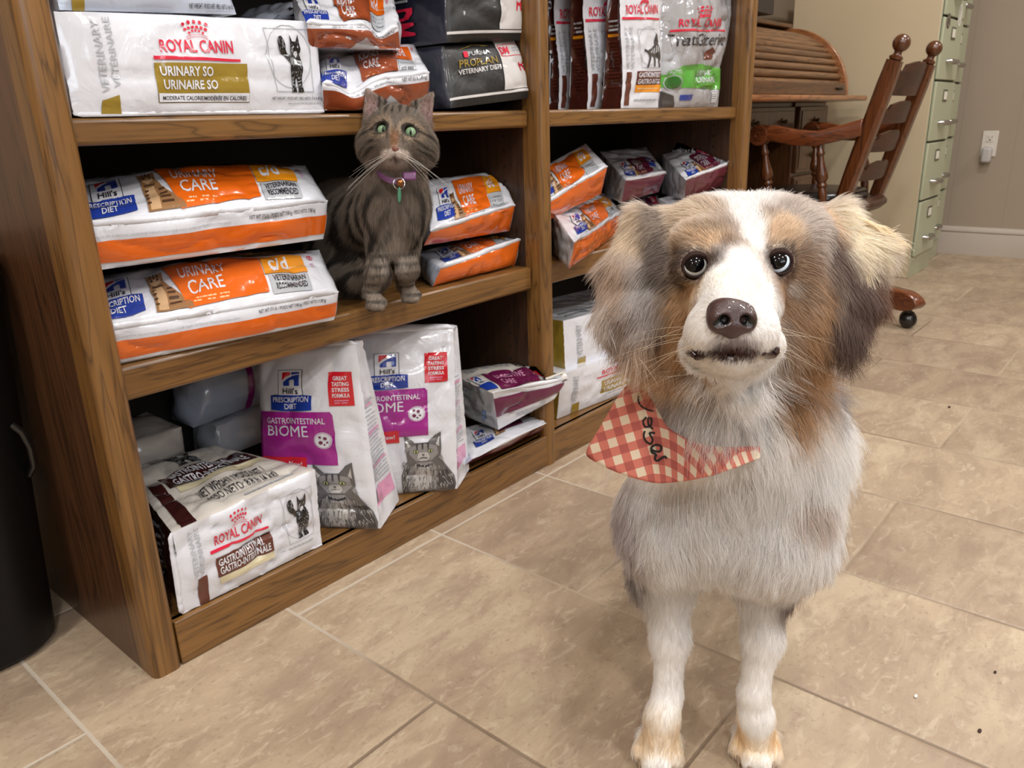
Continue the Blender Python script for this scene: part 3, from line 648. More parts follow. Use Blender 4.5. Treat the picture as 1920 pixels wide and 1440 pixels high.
    def disc(s, part, f, c, ru, rv, col, layer=1, n=20, ring=0.0):
        a = np.linspace(0, 2 * math.pi, n, endpoint=False); o = np.stack([c[0] + ru * np.cos(a), c[1] + rv * np.sin(a)], 1)
        if ring:
            i = np.stack([c[0] + ru * (1 - ring) * np.cos(a), c[1] + rv * (1 - ring) * np.sin(a)], 1); t = []
            for k in range(n): t += [(k, (k + 1) % n, n + k), ((k + 1) % n, n + (k + 1) % n, n + k)]
            s.put(part, f, np.concatenate([o, i]), t, col, layer)
        else: s.put(part, f, np.concatenate([o, [c]]), [(k, (k + 1) % n, n) for k in range(n)], col, layer)
    def text(s, part, f, box, body, col, layer=2, bold=0.012, rot=0, flip=False):
        s.k += 1; part += '#%d' % s.k
        V, T_, ar = text_mesh(body, bold); u0, v0, u1, v1 = box
        if rot == 90: V = np.stack([1 - V[:, 1], V[:, 0]], 1)
        if rot == -90: V = np.stack([V[:, 1], 1 - V[:, 0]], 1)
        s.put(part, f, np.stack([u0 + (u1 - u0) * V[:, 0], v0 + (v1 - v0) * V[:, 1]], 1), T_, col, layer)
    def strokes(s, part, f, box, items, col, layer=3):
        """many short tapered hair strokes in one go: (x, y, dx, dy, width) in box units"""
        u0, v0, u1, v1 = box; sc = np.array([u1 - u0, v1 - v0]); uv = []; T_ = []
        for x, y, dx, dy, w in items:
            k = len(uv); n = np.array([-dy, dx]) / (math.hypot(dx, dy) + 1e-9) * w; a = np.array([x, y]); dy = max(dy, .012 - y); uv += [a - n, a + n, a + [dx, dy]]; T_.append((k, k + 1, k + 2))
        s.put(part, f, np.array([u0, v0]) + np.array(uv) * sc, T_, col, layer)
    def line(s, part, f, pts, w, col, layer=1, asp=1.0):
        """stroke through uv points; w in u units, asp = face width / height"""
        pts = np.array(pts, float); q = pts * [1, 1 / asp]; t = np.gradient(q, axis=0); t /= np.linalg.norm(t, axis=1)[:, None] + 1e-9
        n = np.stack([-t[:, 1], t[:, 0]], 1) * w / 2; n[:, 1] *= asp; m = len(pts); T_ = []
        for k in range(m - 1): T_ += [(k, k + 1, m + k), (k + 1, m + k + 1, m + k)]
        s.put(part, f, np.concatenate([pts + n, pts - n]), T_, col, layer)
    def seal(s, name, f, edge, width, col, part=None, down=0.0, mul=1.0):
        """thin welded fin standing off one edge of a face; edge 'v1' = upper edge of F ..."""
        n = 40; t = np.linspace(0.0, 1.0, n); uv = {'v1': np.stack([t, t * 0 + 1], 1), 'v0': np.stack([t, t * 0], 1), 'u0': np.stack([t * 0, t], 1), 'u1': np.stack([t * 0 + 1, t], 1)}[edge]
        P = s.pos(f, uv); ax = {'v1': (0, 1), 'v0': (0, -1), 'u0': (-1, 0), 'u1': (1, 0)}[edge]
        O = s.pos(f, uv - np.array(ax) * 0.06); d = P - O; d /= np.linalg.norm(d, axis=1)[:, None]
        d = d + s.n[f] * 0.25 + np.array([0, 0, -down]); d /= np.linalg.norm(d, axis=1)[:, None]
        wv = width * (1 + 0.25 * vnoise(P * 30, s.seed + 9))[:, None]; k = np.clip(np.minimum(t, 1 - t) * 25, 0.25, 1)[:, None]
        Q = s.clamp(P + d * wv * k); th = np.cross(d, np.gradient(P, axis=0)); th /= np.linalg.norm(th, axis=1)[:, None]; th *= 0.0006
        V = np.concatenate([P - d * .003 + th, Q + th, P - d * .003 - th, Q - th]).tolist(); Fc = []
        for i in range(n - 1): Fc += [(i, i + 1, n + i + 1, n + i), (2 * n + i, 3 * n + i, 3 * n + i + 1, 2 * n + i + 1), (n + i, n + i + 1, 3 * n + i + 1, 3 * n + i), (i, 2 * n + i, 2 * n + i + 1, i + 1)]
        me = bpy.data.meshes.new('seal'); me.from_pydata(V, [], Fc); me.materials.append(FILM[col]); me.polygons.foreach_set('use_smooth', [True] * len(Fc)); return link(name, me, s.obj)
    def finish(s):
        for part, items in s.parts.items():
            part = part.split('#')[0]
            V = []; F_ = []; M = []; mats = []; k = 0
            for P, t, c in items:
                if c not in mats: mats.append(c)
                V.append(P); F_.append(t + k); M += [mats.index(c)] * len(t); k += len(P)
            me = bpy.data.meshes.new(part); me.from_pydata(np.concatenate(V).tolist(), [], np.concatenate(F_).tolist())
            for c in mats: me.materials.append(FILM[c])
            me.polygons.foreach_set('material_index', M); me.polygons.foreach_set('use_smooth', [True] * len(M)); link(part, me, s.obj)
FILM = {}
for nm, c in dict(white=(214, 216, 224), cool=(180, 189, 206), grey=(172, 176, 182), lgrey=(188, 190, 194), silver=(160, 164, 170), orange=(212, 96, 20), amber=(222, 142, 24), rust=(140, 66, 36), red=(196, 30, 44), crimson=(206, 36, 66), blue=(30, 58, 150), navy=(26, 29, 44), black=(24, 24, 26), ink=(40, 40, 46),
                  gold=(146, 122, 44), dgold=(120, 98, 36), cream=(206, 196, 164), brown=(72, 34, 26), dbrown=(52, 22, 22), cocoa=(92, 46, 34), magenta=(152, 34, 132), plum=(98, 24, 66), maroon=(92, 26, 52), pink=(214, 150, 186), green=(84, 160, 62), dgreen=(40, 104, 40), tan=(190, 150, 106), ltan=(222, 190, 148), fur1=(92, 90, 90), fur2=(134, 132, 132), fur3=(60, 58, 60), fur4=(178, 176, 174), eye=(166, 176, 120), tab1=(140, 104, 70), tab2=(72, 50, 36), tab3=(190, 156, 118), skyblue=(110, 150, 200), rose=(206, 90, 110), bone=(198, 192, 184)).items(): FILM[nm] = film('film_' + nm, c)
FILM['navy'] = film('film_navy2', (26, 29, 44), 0.36, 0.3); FILM['matblack'] = film('film_matblack', (26, 26, 27), 0.5, 0.1); FILM['matwhite'] = film('film_matwhite', (200, 197, 196), 0.5, 0.1)

# ---- printed devices
def sub(box, a, b, c, d): u0, v0, u1, v1 = box; return (u0 + (u1 - u0) * a, v0 + (v1 - v0) * b, u0 + (u1 - u0) * c, v0 + (v1 - v0) * d)
def hills(g, f, box, part='logo', words=True):
    """white badge with a red and blue flag mark over a blue ribbon"""
    bd = sub(box, .20, .38, .80, 1.0)
    g.rect(part, f, bd, 'ink', 1); g.rect(part, f, sub(bd, .025, .02, .975, .98), 'white', 2)
    m = sub(bd, .14, .36, .90, .92)
    g.poly(part, f, m, [(.06, .42), (.06, .98), (.50, .98), (.50, .80), (.25, .66)], 'red', 3)
    g.poly(part, f, m, [(.06, .06), (.06, .26), (.28, .46), (.28, .06)], 'blue', 3) if False else None
    g.poly(part, f, m, [(.56, .98), (.98, .98), (.98, .04), (.72, .04), (.72, .46), (.56, .46)], 'blue', 3)
    g.poly(part, f, m, [(.12, .04), (.12, .34), (.40, .60), (.56, .66), (.56, .46), (.46, .40), (.46, .04)], 'blue', 3)
    g.poly(part, f, m, [(.02, .30), (.30, .62), (.62, .80), (.98, .86), (.98, .80), (.64, .73), (.36, .54), (.08, .26)], 'white', 4)
    g.text('lettering' if part == 'logo' else part, f, sub(bd, .22, .07, .82, .30), "Hill's", 'ink', 4, 0.02)
    rb = sub(box, 0, 0, 1, .40); g.poly(part, f, rb, [(0, .06), (.25, 0), (.5, -.03), (.75, 0), (1, .06), (1, .94), (.75, 1.0), (.25, 1.0), (0, .94)], 'blue', 2)
    if words:
        g.text('lettering', f, sub(rb, .07, .54, .93, .86), 'PRESCRIPTION', 'white', 4, 0.012); g.text('lettering', f, sub(rb, .35, .12, .65, .44), 'DIET', 'white', 4, 0.012)
def royal(g, f, box, bar='red'):
    """crown of dots over red capitals with an underline"""
    u0, v0, u1, v1 = box; w = u1 - u0; h = v1 - v0
    for r_, (n, yy, wd, dr) in enumerate(((5, .97, .27, .020), (6, .84, .23, .020), (5, .75, .15, .014))):
        for i in range(n):
            x = (i / (n - 1) - .5) * 2; g.disc('logo', f, (u0 + w * (.5 + wd / 2 * x * 1.05), v0 + h * (yy - .06 * x * x)), w * dr, h * dr * 2.3, 'crimson', 2, 10)
    for yy in (.655, .60): g.line('logo', f, [(u0 + w * (.5 + x * .125), v0 + h * (yy - .07 * x * x)) for x in np.linspace(-1, 1, 9)], w * .012, 'crimson', 2, 1.0 if h <= 0 else (w / h) * 0.0 + 1.0)
    g.text('lettering', f, sub(box, 0.04, .20, .92, .52), 'ROYAL CANIN', 'crimson', 2, 0.02)
    g.poly('logo', f, box, [(-.06, .03), (1.0, .0), (1.0, .06), (-.06, .12)], 'crimson', 2)
def walking_cat(g, f, box, dark='black'):
    """ink drawing of a long-haired cat walking towards the viewer, plumed tail to the left"""
    g.poly('picture', f, box, [(.46, .50), (.34, .55), (.24, .63), (.13, .68), (.05, .77), (.04, .88), (.10, .96), (.20, .97), (.27, .90), (.30, .82), (.29, .75), (.36, .68), (.48, .64)][::-1], dark, 2)
    g.poly('picture', f, box, [(.49, 1.0), (.57, .88), (.70, .88), (.80, 1.0), (.82, .85), (.85, .75), (.80, .65), (.87, .55), (.88, .42), (.83, .30), (.81, .14), (.85, .02), (.64, .02), (.65, .12), (.63, .26), (.57, .26), (.55, .12), (.58, .02), (.39, .02), (.43, .12), (.43, .28), (.39, .40), (.42, .54), (.50, .64), (.47, .74), (.49, .86)][::-1], dark, 2)
    r = random.Random(4); it = []
    for _ in range(90):
        x, y = r.uniform(.43, .85), r.uniform(.06, .84)
        if .56 < x < .64 and y < .26: continue
        sd = 1 if x > .64 else -1; it.append((x, y, sd * r.uniform(.01, .05), -r.uniform(.02, .06), .006))
    for _ in range(26): x = r.uniform(.06, .26); it.append((x, r.uniform(.72, .92), r.uniform(-.05, .0), r.uniform(.0, .06), .006))
    for y in (.14, .20, .26): it += [(.44, y, .09, .012, .010), (.66, y, .13, .012, .010)]
    g.strokes('picture', f, box, it, 'grey', 3)
    g.poly('picture', f, box, [(.59, .72), (.69, .72), (.72, .66), (.64, .60), (.56, .66)][::-1], 'lgrey', 3); g.strokes('picture', f, box, [(.55, .78, .05, .01, .012), (.74, .78, -.05, .01, .012)], 'white', 4)
def frame_marks(g, f, box, asp):
    a = np.linspace(0, 2 * math.pi, 40); u0, v0, u1, v1 = box; cx, cy = (u0 + u1) / 2, (v0 + v1) / 2 + .06 * (v1 - v0)
    g.line('picture', f, np.stack([cx + (u1 - u0) * .5 * np.cos(a), cy + (v1 - v0) * .5 * np.sin(a)], 1), (u1 - u0) * .012, 'silver', 1, asp)
    for p, q in (((0, 1), (1, 1)), ((1, 1), (1, 0)), ((1, 0), (.15, 0)), ((.15, 0), (0, 1))): g.line('picture', f, [(u0 + (u1 - u0) * p[0], v0 + (v1 - v0) * p[1]), (u0 + (u1 - u0) * q[0], v0 + (v1 - v0) * q[1])], (u1 - u0) * .012, 'silver', 1, asp)
def portrait_cat(g, f, box):
    """long-haired grey cat lying with its head up"""
    P = lambda pts, c, l: g.poly('picture', f, box, pts, c, l)
    P([(.02, .0), (.0, .30), (.06, .46), (.12, .55), (.10, .70), (.06, .98), (.14, .94), (.26, .84), (.50, .84), (.62, .95), (.74, 1.0), (.74, .72), (.72, .58), (.80, .46), (.96, .26), (1.0, .10), (.98, .0)][::-1], 'fur1', 2)
    P([(.14, .02), (.10, .28), (.18, .44), (.30, .52), (.56, .52), (.66, .40), (.66, .2), (.60, .02)][::-1], 'fur2', 3)
    P([(.24, .04), (.22, .28), (.34, .44), (.50, .44), (.56, .24), (.50, .04)][::-1], 'fur4', 4)
    P([(.64, .02), (.70, .34), (.84, .36), (.96, .16), (.97, .01)][::-1], 'fur3', 3)
    for sx, e in ((.12, 1), (.66, -1)): P([(sx - .02 * e, .88), (sx + .02, .76), (sx + .07, .80)] if e > 0 else [(sx + .05, .92), (sx - .02, .80), (sx + .04, .76)], 'fur4', 3)
    P([(.16, .66), (.16, .78), (.40, .82), (.66, .78), (.68, .64), (.56, .54), (.28, .54)][::-1], 'fur2', 3)
    for x in (.30, .40, .50): P([(x - .02, .83), (x + .02, .83), (x + .01, .73), (x - .01, .73)], 'fur3', 5)
    for cx in (.28, .54): g.disc('picture', f, (box[0] + (box[2] - box[0]) * cx, box[1] + (box[3] - box[1]) * .70), (box[2] - box[0]) * .055, (box[3] - box[1]) * .032, 'fur3', 4, 12); g.disc('picture', f, (box[0] + (box[2] - box[0]) * cx, box[1] + (box[3] - box[1]) * .70), (box[2] - box[0]) * .042, (box[3] - box[1]) * .024, 'eye', 5, 12); g.disc('picture', f, (box[0] + (box[2] - box[0]) * cx, box[1] + (box[3] - box[1]) * .70), (box[2] - box[0]) * .014, (box[3] - box[1]) * .020, 'black', 6, 10)
    P([(.30, .60), (.33, .68), (.49, .68), (.53, .60), (.48, .54), (.35, .54)][::-1], 'fur4', 4); P([(.38, .655), (.44, .655), (.41, .62)], 'fur3', 5); g.line('picture', f, [(box[0] + (box[2] - box[0]) * x, box[1] + (box[3] - box[1]) * y) for x, y in ((.34, .585), (.41, .60), (.48, .585))], (box[2] - box[0]) * .012, 'fur3', 5)
    P([(.30, .46), (.44, .43), (.56, .46), (.56, .49), (.44, .46), (.30, .49)], 'navy', 5)
    r = random.Random(9)
    for col, n_ in (('fur3', 90), ('fur4', 90), ('fur2', 80)):
        it = []
        while len(it) < n_:
            x, y = r.uniform(.04, .94), r.uniform(.04, .62)
            if (y < .46 + .1 * (x < .6) - .55 * max(0, x - .66)) and not (.2 < x < .64 and y > .52): it.append((x, y, (x - .42) * r.uniform(.02, .10), -r.uniform(.04, .10), .007))
        g.strokes('picture', f, box, it, col, 5)
    g.strokes('picture', f, box, [(.12 + .012 * k, .80 - .012 * k, -.05, -.10, .012) for k in range(4)] + [(.72 - .01 * k, .62 - .01 * k, .06, -.09, .012) for k in range(4)], 'fur2', 5)
def sitting_tabby(g, f, box):
    P = lambda pts, c, l: g.poly('picture', f, box, pts, c, l)
    P([(.10, .02), (.12, .30), (.06, .52), (.08, .66), (.02, .98), (.12, .92), (.30, .92), (.42, .98), (.42, .70), (.52, .50), (.72, .30), (.96, .10), (.98, .02)][::-1], 'tab1', 2)
    P([(.16, .04), (.18, .30), (.14, .50), (.34, .52), (.40, .30), (.40, .04)][::-1], 'tab3', 3); P([(.10, .68), (.12, .78), (.34, .78), (.36, .66), (.22, .58)][::-1], 'tab3', 3)
    for y in (.12, .22, .32, .42): g.rect('picture', f, sub(box, .44, y, .78 - y * .5, y + .04), 'tab2', 3); g.rect('picture', f, sub(box, .12, y + .02, .20, y + .05), 'tab2', 4)
    for x in (.12, .20, .28): g.rect('picture', f, sub(box, x, .80, x + .04, .92), 'tab2', 4)
    g.rect('picture', f, sub(box, .12, .54, .38, .57), 'tab2', 4)
    for cx in (.16, .30): g.disc('picture', f, (box[0] + (box[2] - box[0]) * cx, box[1] + (box[3] - box[1]) * .74), (box[2] - box[0]) * .03, (box[3] - box[1]) * .022, 'black', 5, 8)
def standing_dog(g, f, box):
    P = lambda pts, c, l: g.poly('picture', f, box, pts, c, l)
    P([(.20, .0), (.26, .0), (.34, .18), (.40, .34), (.52, .30), (.52, .02), (.58, .02), (.62, .30), (.78, .28), (.80, .0), (.88, .0), (.88, .34), (.86, .56), (.80, .66), (.86, .74), (.78, .80), (.70, .98), (.62, .84), (.60, .66), (.44, .54), (.24, .48), (.12, .54), (.10, .48), (.24, .42), (.30, .30)][::-1], 'fur3', 2)
    for a, b, c, d in ((.46, .40, .50, .52), (.56, .38, .60, .56), (.66, .42, .70, .62), (.74, .44, .78, .60), (.36, .40, .40, .46)): g.rect('picture', f, sub(box, a, b, c, d), 'lgrey', 3)
def fine(g, f, box, n, col='silver', part='lettering', seed=0):
    """rows of tiny print, kept as broken dashes"""
    r = random.Random(seed); g.k += 1; part += '#%d' % g.k
    for i in range(n):
        x = 0.0; v = 1 - (i + .7) / n
        while x < 0.97:
            wd = r.uniform(.04, .14); wd = min(wd, 1 - x)
            if r.random() > .12: g.rect(part, f, sub(box, x, v, x + wd, v + .42 / n), col, 2)
            x += wd + .02
GRP = {}
def done(g, label, group): g.finish(); tag(g.obj, label, 'pet food bag', group); return g

# ---------------- lying bags with an upturned printed front and a coloured gusset towards the room
def lying(rL, rR, bL, bR, tL, tR, zb=None, Yb=1.13, out=0.010, dtop=0.16, cols=None, seed=0, wr=0.005, bulge=None, default='white', dpt=None, gus='orange', seam=0.007, sag=None):
    if zb is not None: BL, BR = Zp(*bL, zb), Zp(*bR, zb)
    elif isinstance(Yb, tuple): BL, BR = Yp(*bL, Yb[0]), Yp(*bR, Yb[1])
    else: BL, BR = Yp(*bL, Yb), Yp(*bR, Yb)
    o = out if isinstance(out, tuple) else (out, out); d = dtop if isinstance(dtop, tuple) else (dtop, dtop)
    TL, TR = Yp(*rL, BL[1] - o[0]), Yp(*rR, BR[1] - o[1])
    KTL, KTR = Yp(*tL, TL[1] + d[0]), Yp(*tR, TR[1] + d[1])
    KBL, KBR = KTL.copy(), KTR.copy(); KBL[2], KBR[2] = BL[2] + .002, BR[2] + .002
    g = Bag([BL, BR, TR, TL], [KBL, KBR, KTR, KTL], bulge=bulge, seed=seed, wr=wr, cols=dict({'F': gus}, **(cols or {})), default=default, sag=sag)
    g.base('pet_food_bag')
    if seam: g.seal('edge_seal', 'F', 'v1', seam, default, down=0.15)
    return g
def cd_print(g, full=True, cat=True, bl=0.24, k=1.0, amb='amber', ban='orange', title=('URINARY', 'CARE'), code='c/d', lg=(.05, .05, .235, .62), netw=True, top=0.66):
    f = 'T'
    hills(g, f, lg)
    if cat: sitting_tabby(g, f, (.245, .03, .40, .62))
    g.poly('banner', f, (.315, .02, .70, top), [(.0, 1), (1, 1), (1, .10), (.16, .02)][::-1], ban, 2)
    g.text('lettering', f, (.37, top * .58, .55, top * .84), title[0], 'white', 3, .004); g.text('lettering', f, (.39, top * .26, .53, top * .52), title[1], 'white', 3, .004)
    fine(g, f, (.40, top * .10, .54, top * .20), 2, 'ltan', seed=4)
    g.rect('banner', f, (.705, top * .46, .89, top), amb, 2); g.rect('banner', f, (.715, .05, .885, top * .44), 'grey', 2)
    g.text('lettering', f, (.73, top * .58, .815, top * .92), code, 'white', 3, .02); fine(g, f, (.82, top * .58, .885, top * .70), 1, 'ltan')
    if full:
        g.text('lettering', f, (.73, top * .28, .87, top * .40), 'VETERINARIAN', 'ink', 3, .02); g.text('lettering', f, (.735, top * .13, .87, top * .25), 'RECOMMENDED', 'ink', 3, .02)
    else: fine(g, f, (.73, top * .10, .87, top * .38), 3, 'ink')
    g.disc('logo', f, (.925, top * .92), .014, .05, 'rose', 2, 14, .25); g.text('logo', f, (.919, top * .86, .931, top * .97), 'v', 'crimson', 3, .03)
    if full: fine(g, f, (.918, top * .62, .934, top * .80), 2, 'pink')
G_TOPW, G_MID, G_BOT = 'white pet food bags on the top shelf', 'pet food bags on the middle shelf', 'pet food bags on the bottom shelf'

# --- middle shelf, left end: two long orange and white bags, one on the other
def orange_long(rL, rR, bL, bR, tL, tR, seed, label, zb=None, Yb=1.13, out=.012, dtop=.13):
    g = lying(rL, rR, bL, bR, tL, tR, zb=zb, Yb=Yb, out=out, dtop=dtop, seed=seed, wr=.0045, bulge=dict(T=.030, F=.008), cols={'F': 'white'}, seam=.009)
    g.rect('gusset_band', 'F', (0, .16, 1, .66), 'orange', 1)
    cd_print(g, lg=(.045, .06, .225, .70), top=.72)
    g.poly('picture', 'T', (.45, .74, .93, .99), [(.06, 1), (.96, 1), (1, .30), (.72, .02), (.24, .10), (.14, .30)][::-1], 'tab2', 2)
    g.poly('picture', 'T', (.45, .74, .93, .99), [(.30, .86), (.62, .9), (.86, .62), (.66, .28), (.34, .34)][::-1], 'tab1', 3); g.poly('picture', 'T', (.45, .74, .93, .99), [(.50, .74), (.70, .7), (.60, .42), (.44, .5)][::-1], 'tab3', 4)
    g.text('lettering', 'T', (.10, .80, .43, .93), 'NET WT 17.6 lb / 7,98 kg / PESO NETO 7,98 kg', 'silver', 2)
    g.text('lettering', 'F', (.64, .74, .94, .88), 'NET WT 17.6 lb / POIDS NET 7.98 kg / PESO NETO 7.98 kg', 'ink', 2, .006)
    g.text('lettering', 'F', (.04, .72, .56, .78), 'THERAPEUTIC CAT NUTRITION / NOURRITURE THERAPEUTIQUE POUR CHATS / NUTRICION TERAPEUTICA PARA GATOS', 'silver', 2, .006)
    return done(g, label, G_MID)
orange_long((150, 626), (634, 548), (164, 695), (626, 600), (140, 526), (598, 468), 1, 'lower of two long white and orange cat food bags, left end of the middle shelf', zb=.489, dtop=(.20, .11))
orange_long((130, 430), (614, 378), (145, 512), (606, 448), (120, 342), (572, 309), 2, 'upper of two long white and orange cat food bags, left end of the middle shelf', Yb=1.135, out=.014, dtop=(.20, .12))

# --- middle shelf right of the cat
def small_lying(p, seed, label, ban='orange', amb='amber', title=('URINARY', 'CARE'), code='c/d', gus='orange', zb=None, Yb=1.13, group=G_MID, out=.012, dtop=.12, wr=.005, left='cool', band=None, lg=(.08, .10, .30, .74), bulge=None, vs=1.0):
    g = lying(*p, zb=zb, Yb=Yb, out=out, dtop=dtop, seed=seed, wr=wr, cols={'L': left}, gus=gus, bulge=bulge or dict(T=.010, F=.010, L=.006))
    g.vs = vs
    cd_print(g, full=False, lg=lg, ban=ban, amb=amb, title=title, code=code, top=.86)
    g.text('lettering', 'T', (.68, .04, .92, .12), 'NET WT 6.35 lb (2.88 kg)', 'silver', 3, .006); fine(g, 'T', (.20, .04, .62, .08), 1, 'silver', seed=seed)
    g.text('lettering', 'L', (.30, .35, .62, .62), 'NET', 'grey', 2) if left == 'cool' else None
    return done(g, label, group)
small_lying(((827, 503), (976, 450), (811, 537), (964, 498), (779, 472), (944, 438)), 5, 'lower of two small white and orange bags to the right of the cat', zb=.489, out=.016, dtop=(.14, .10))
small_lying(((808, 434), (966, 385), (794, 461), (955, 433), (795, 338), (937, 320)), 6, 'upper of two small white and orange bags to the right of the cat', Yb=1.155, out=.03, dtop=(.14, .12))

# --- middle shelf, right bay
small_lying(((1077, 455), (1164, 399), (1066, 504), (1158, 438), (1036, 396), (1136, 358)), 7, 'lower of two white and orange bags just right of the middle upright', zb=.489, out=.012, dtop=(.16, .16), left='lgrey', vs=.85)
small_lying(((1002, 394), (1139, 312), (1004, 424), (1127, 364), (985, 330), (1098, 269)), 8, 'upper of two white and orange bags just right of the middle upright', Yb=1.165, out=.03, dtop=(.09, .15), left='lgrey')
DG = dict(ban='maroon', amb='crimson', title=('DIGESTIVE', 'CARE'), code='i/d', gus='maroon', left='lgrey')
small_lying(((1166, 416), (1250, 396), (1140, 468), (1240, 432), (1160, 378), (1232, 366)), 9, 'white and maroon bag under another, behind the orange bags right of the upright', Yb=1.25, out=.01, dtop=.10, **DG)
small_lying(((1173, 338), (1249, 325), (1165, 380), (1235, 360), (1124, 284), (1212, 276)), 10, 'upper white and maroon bag beside the orange bags on the middle shelf', Yb=1.22, out=.015, dtop=.22, vs=.62, **dict(DG, amb='blue'))
small_lying(((1276, 396), (1372, 374), (1268, 436), (1362, 410), (1235, 372), (1345, 346)), 11, 'lower white and maroon bag at the right end of the middle shelf, above the dog', Yb=1.17, out=.012, dtop=.10, **DG)
small_lying(((1286, 338), (1383, 302), (1283, 376), (1371, 342), (1242, 290), (1340, 260)), 12, 'upper white and maroon bag at the right end of the middle shelf by the upright', Yb=1.16, out=.025, dtop=(.20, .18), vs=.7, **DG)

# --- bottom shelf: two lying maroon bags
g = lying((924, 738), (1066, 711), (934, 806), (1040, 748), (838, 697), (1048, 670), Yb=(1.12, 1.072), out=(.018, .012), dtop=(.20, .05), seed=13, wr=.007, cols={'F': 'white', 'L': 'lgrey', 'T': 'bone'}, bulge=dict(T=.010, F=.006, L=.010))
g.rect('gusset_band', 'F', (.0, .36, .97, .86), 'plum', 1); f = 'T'; g.vs = 1.0
g.rect('banner', f, (.16, .08, .66, .62), 'plum', 2); g.text('lettering', f, (.24, .38, .55, .52), 'DIGESTIVE', 'pink', 3); g.text('lettering', f, (.24, .20, .40, .33), 'CARE', 'pink', 3)
g.rect('banner', f, (.66, .34, .90, .68), 'red', 2); g.text('lettering', f, (.70, .42, .80, .62), 'i/d', 'white', 3); g.rect('banner', f, (.68, .08, .92, .32), 'grey', 2); g.disc('logo', f, (.955, .5), .014, .08, 'rose', 2, 12, .3)
g.text('lettering', f, (.10, .74, .5, .86), 'NET WT 8.5 lb', 'silver', 2); hills(g, f, (.0, .10, .13, .60), words=False)
fine(g, 'L', (.30, .16, .80, .86), 9, 'silver', seed=3); g.poly('gusset_band', 'L', (.1, .1, .32, .5), [(.2, .9), (.5, .9), (.9, .1), (.6, .1)][::-1], 'skyblue', 2); fine(g, 'F', (.3, .04, .8, .26), 4, 'silver', seed=5)
done(g, 'white and plum purple bag lying on another, beside the standing pouches on the bottom shelf', G_BOT)
g = lying((886, 861), (1024, 794), (866, 876), (1014, 808), (852, 806), (1002, 768), Yb=(1.115, 1.085), out=(.03, .022), dtop=(.14, .12), seed=14, wr=.003, cols={'F': 'plum', 'L': 'cool'}, bulge=dict(T=.006, F=.004))
f = 'T'; hills(g, f, (.10, .22, .34, .74)); sitting_tabby(g, f, (.36, .3, .50, .92)); g.rect('banner', f, (.44, .36, .74, .96), 'plum', 3); g.text('lettering', f, (.48, .6, .66, .74), 'CARE', 'pink', 4); g.rect('banner', f, (.74, .62, .90, .98), 'red', 3); g.rect('banner', f, (.74, .36, .92, .60), 'grey', 3); fine(g, f, (.76, .4, .9, .56), 2, 'ink')
g.text('lettering', f, (.77, .7, .85, .9), 'i/d', 'white', 4); done(g, 'flat white and plum purple bag under another, near the middle upright on the bottom shelf', G_BOT)

# --- bottom shelf, left: white block bag lying at the left end
Zf = .080
BL, BR = Zp(344, 1150, Zf), Zp(604, 1021, Zf); TL, TR = Yp(322, 998, BL[1] - .004), Yp(590, 880, BR[1] + .004)
KTL, KTR = Zp(232, 880, TL[2] - .004), Zp(398, 834, TR[2] - .002); KBL, KBR = KTL.copy(), KTR.copy(); KBL[2] = KBR[2] = Zf
g = Bag([BL, BR, TR, TL], [KBL, KBR, KTR, KTL], bulge=dict(T=.010, F=.008, L=.004, R=.004), seed=21, wr=.0075, wf=20, cols={'L': 'dbrown', 'T': 'bone'}); g.base('pet_food_bag'); g.seal('edge_seal', 'F', 'v0', .008, 'white'); g.seal('edge_seal', 'F', 'u0', .008, 'white')
royal(g, 'F', (.22, .56, .60, .94)); g.rect('banner', 'F', (.225, .26, .62, .50), 'cocoa', 1); g.rect('banner', 'F', (.235, .17, .62, .255), 'cream', 1)
g.text('lettering', 'F', (.24, .385, .56, .475), 'GASTROINTESTINAL', 'white', 2, .02); g.text('lettering', 'F', (.24, .285, .60, .375), 'GASTRO-INTESTINALE', 'white', 2, .02)
g.rect('banner', 'F', (.105, .0, .165, .34), 'cocoa', 1); g.text('lettering', 'F', (.085, .36, .115, .93), 'VETERINARY', 'grey', 2, .01, rot=90); g.text('lettering', 'F', (.125, .36, .155, .93), 'VETERINAIRE', 'grey', 2, .01, rot=90)
walking_cat(g, 'F', (.74, .24, .92, .80)); frame_marks(g, 'F', (.71, .22, .94, .84), 1.9); fine(g, 'F', (.68, .14, .92, .18), 1, 'silver', seed=2)
g.rect('banner', 'T', (.0, .0, 1, 1), 'bone', 0) if False else None
g.rect('banner', 'T', (.18, .45, .93, .68), 'dbrown', 1); g.text('lettering', 'T', (.24, .575, .80, .66), 'GASTROINTESTINAL', 'white', 2, .02); g.text('lettering', 'T', (.24, .475, .88, .56), 'GASTRO-INTESTINALE', 'white', 2, .02); g.rect('banner', 'T', (.22, .37, .94, .445), 'cream', 1)
g.text('lettering', 'T', (.30, .23, .82, .32), 'NET WEIGHT / POIDS NET /', 'ink', 2, .008); g.text('lettering', 'T', (.32, .11, .82, .20), 'PESO NETO: 8.8 lb (4 kg)', 'ink', 2, .008); fine(g, 'T', (.5, .02, .86, .06), 1, 'silver')
g.rect('banner', 'T', (.06, .0, .155, .62), 'dbrown', 1); walking_cat(g, 'T', (.22, .72, .72, .98)); fine(g, 'L', (.2, .2, .8, .8), 7, 'silver', seed=8)
done(g, 'white and brown block shaped bag lying at the left end of the bottom shelf', G_BOT)

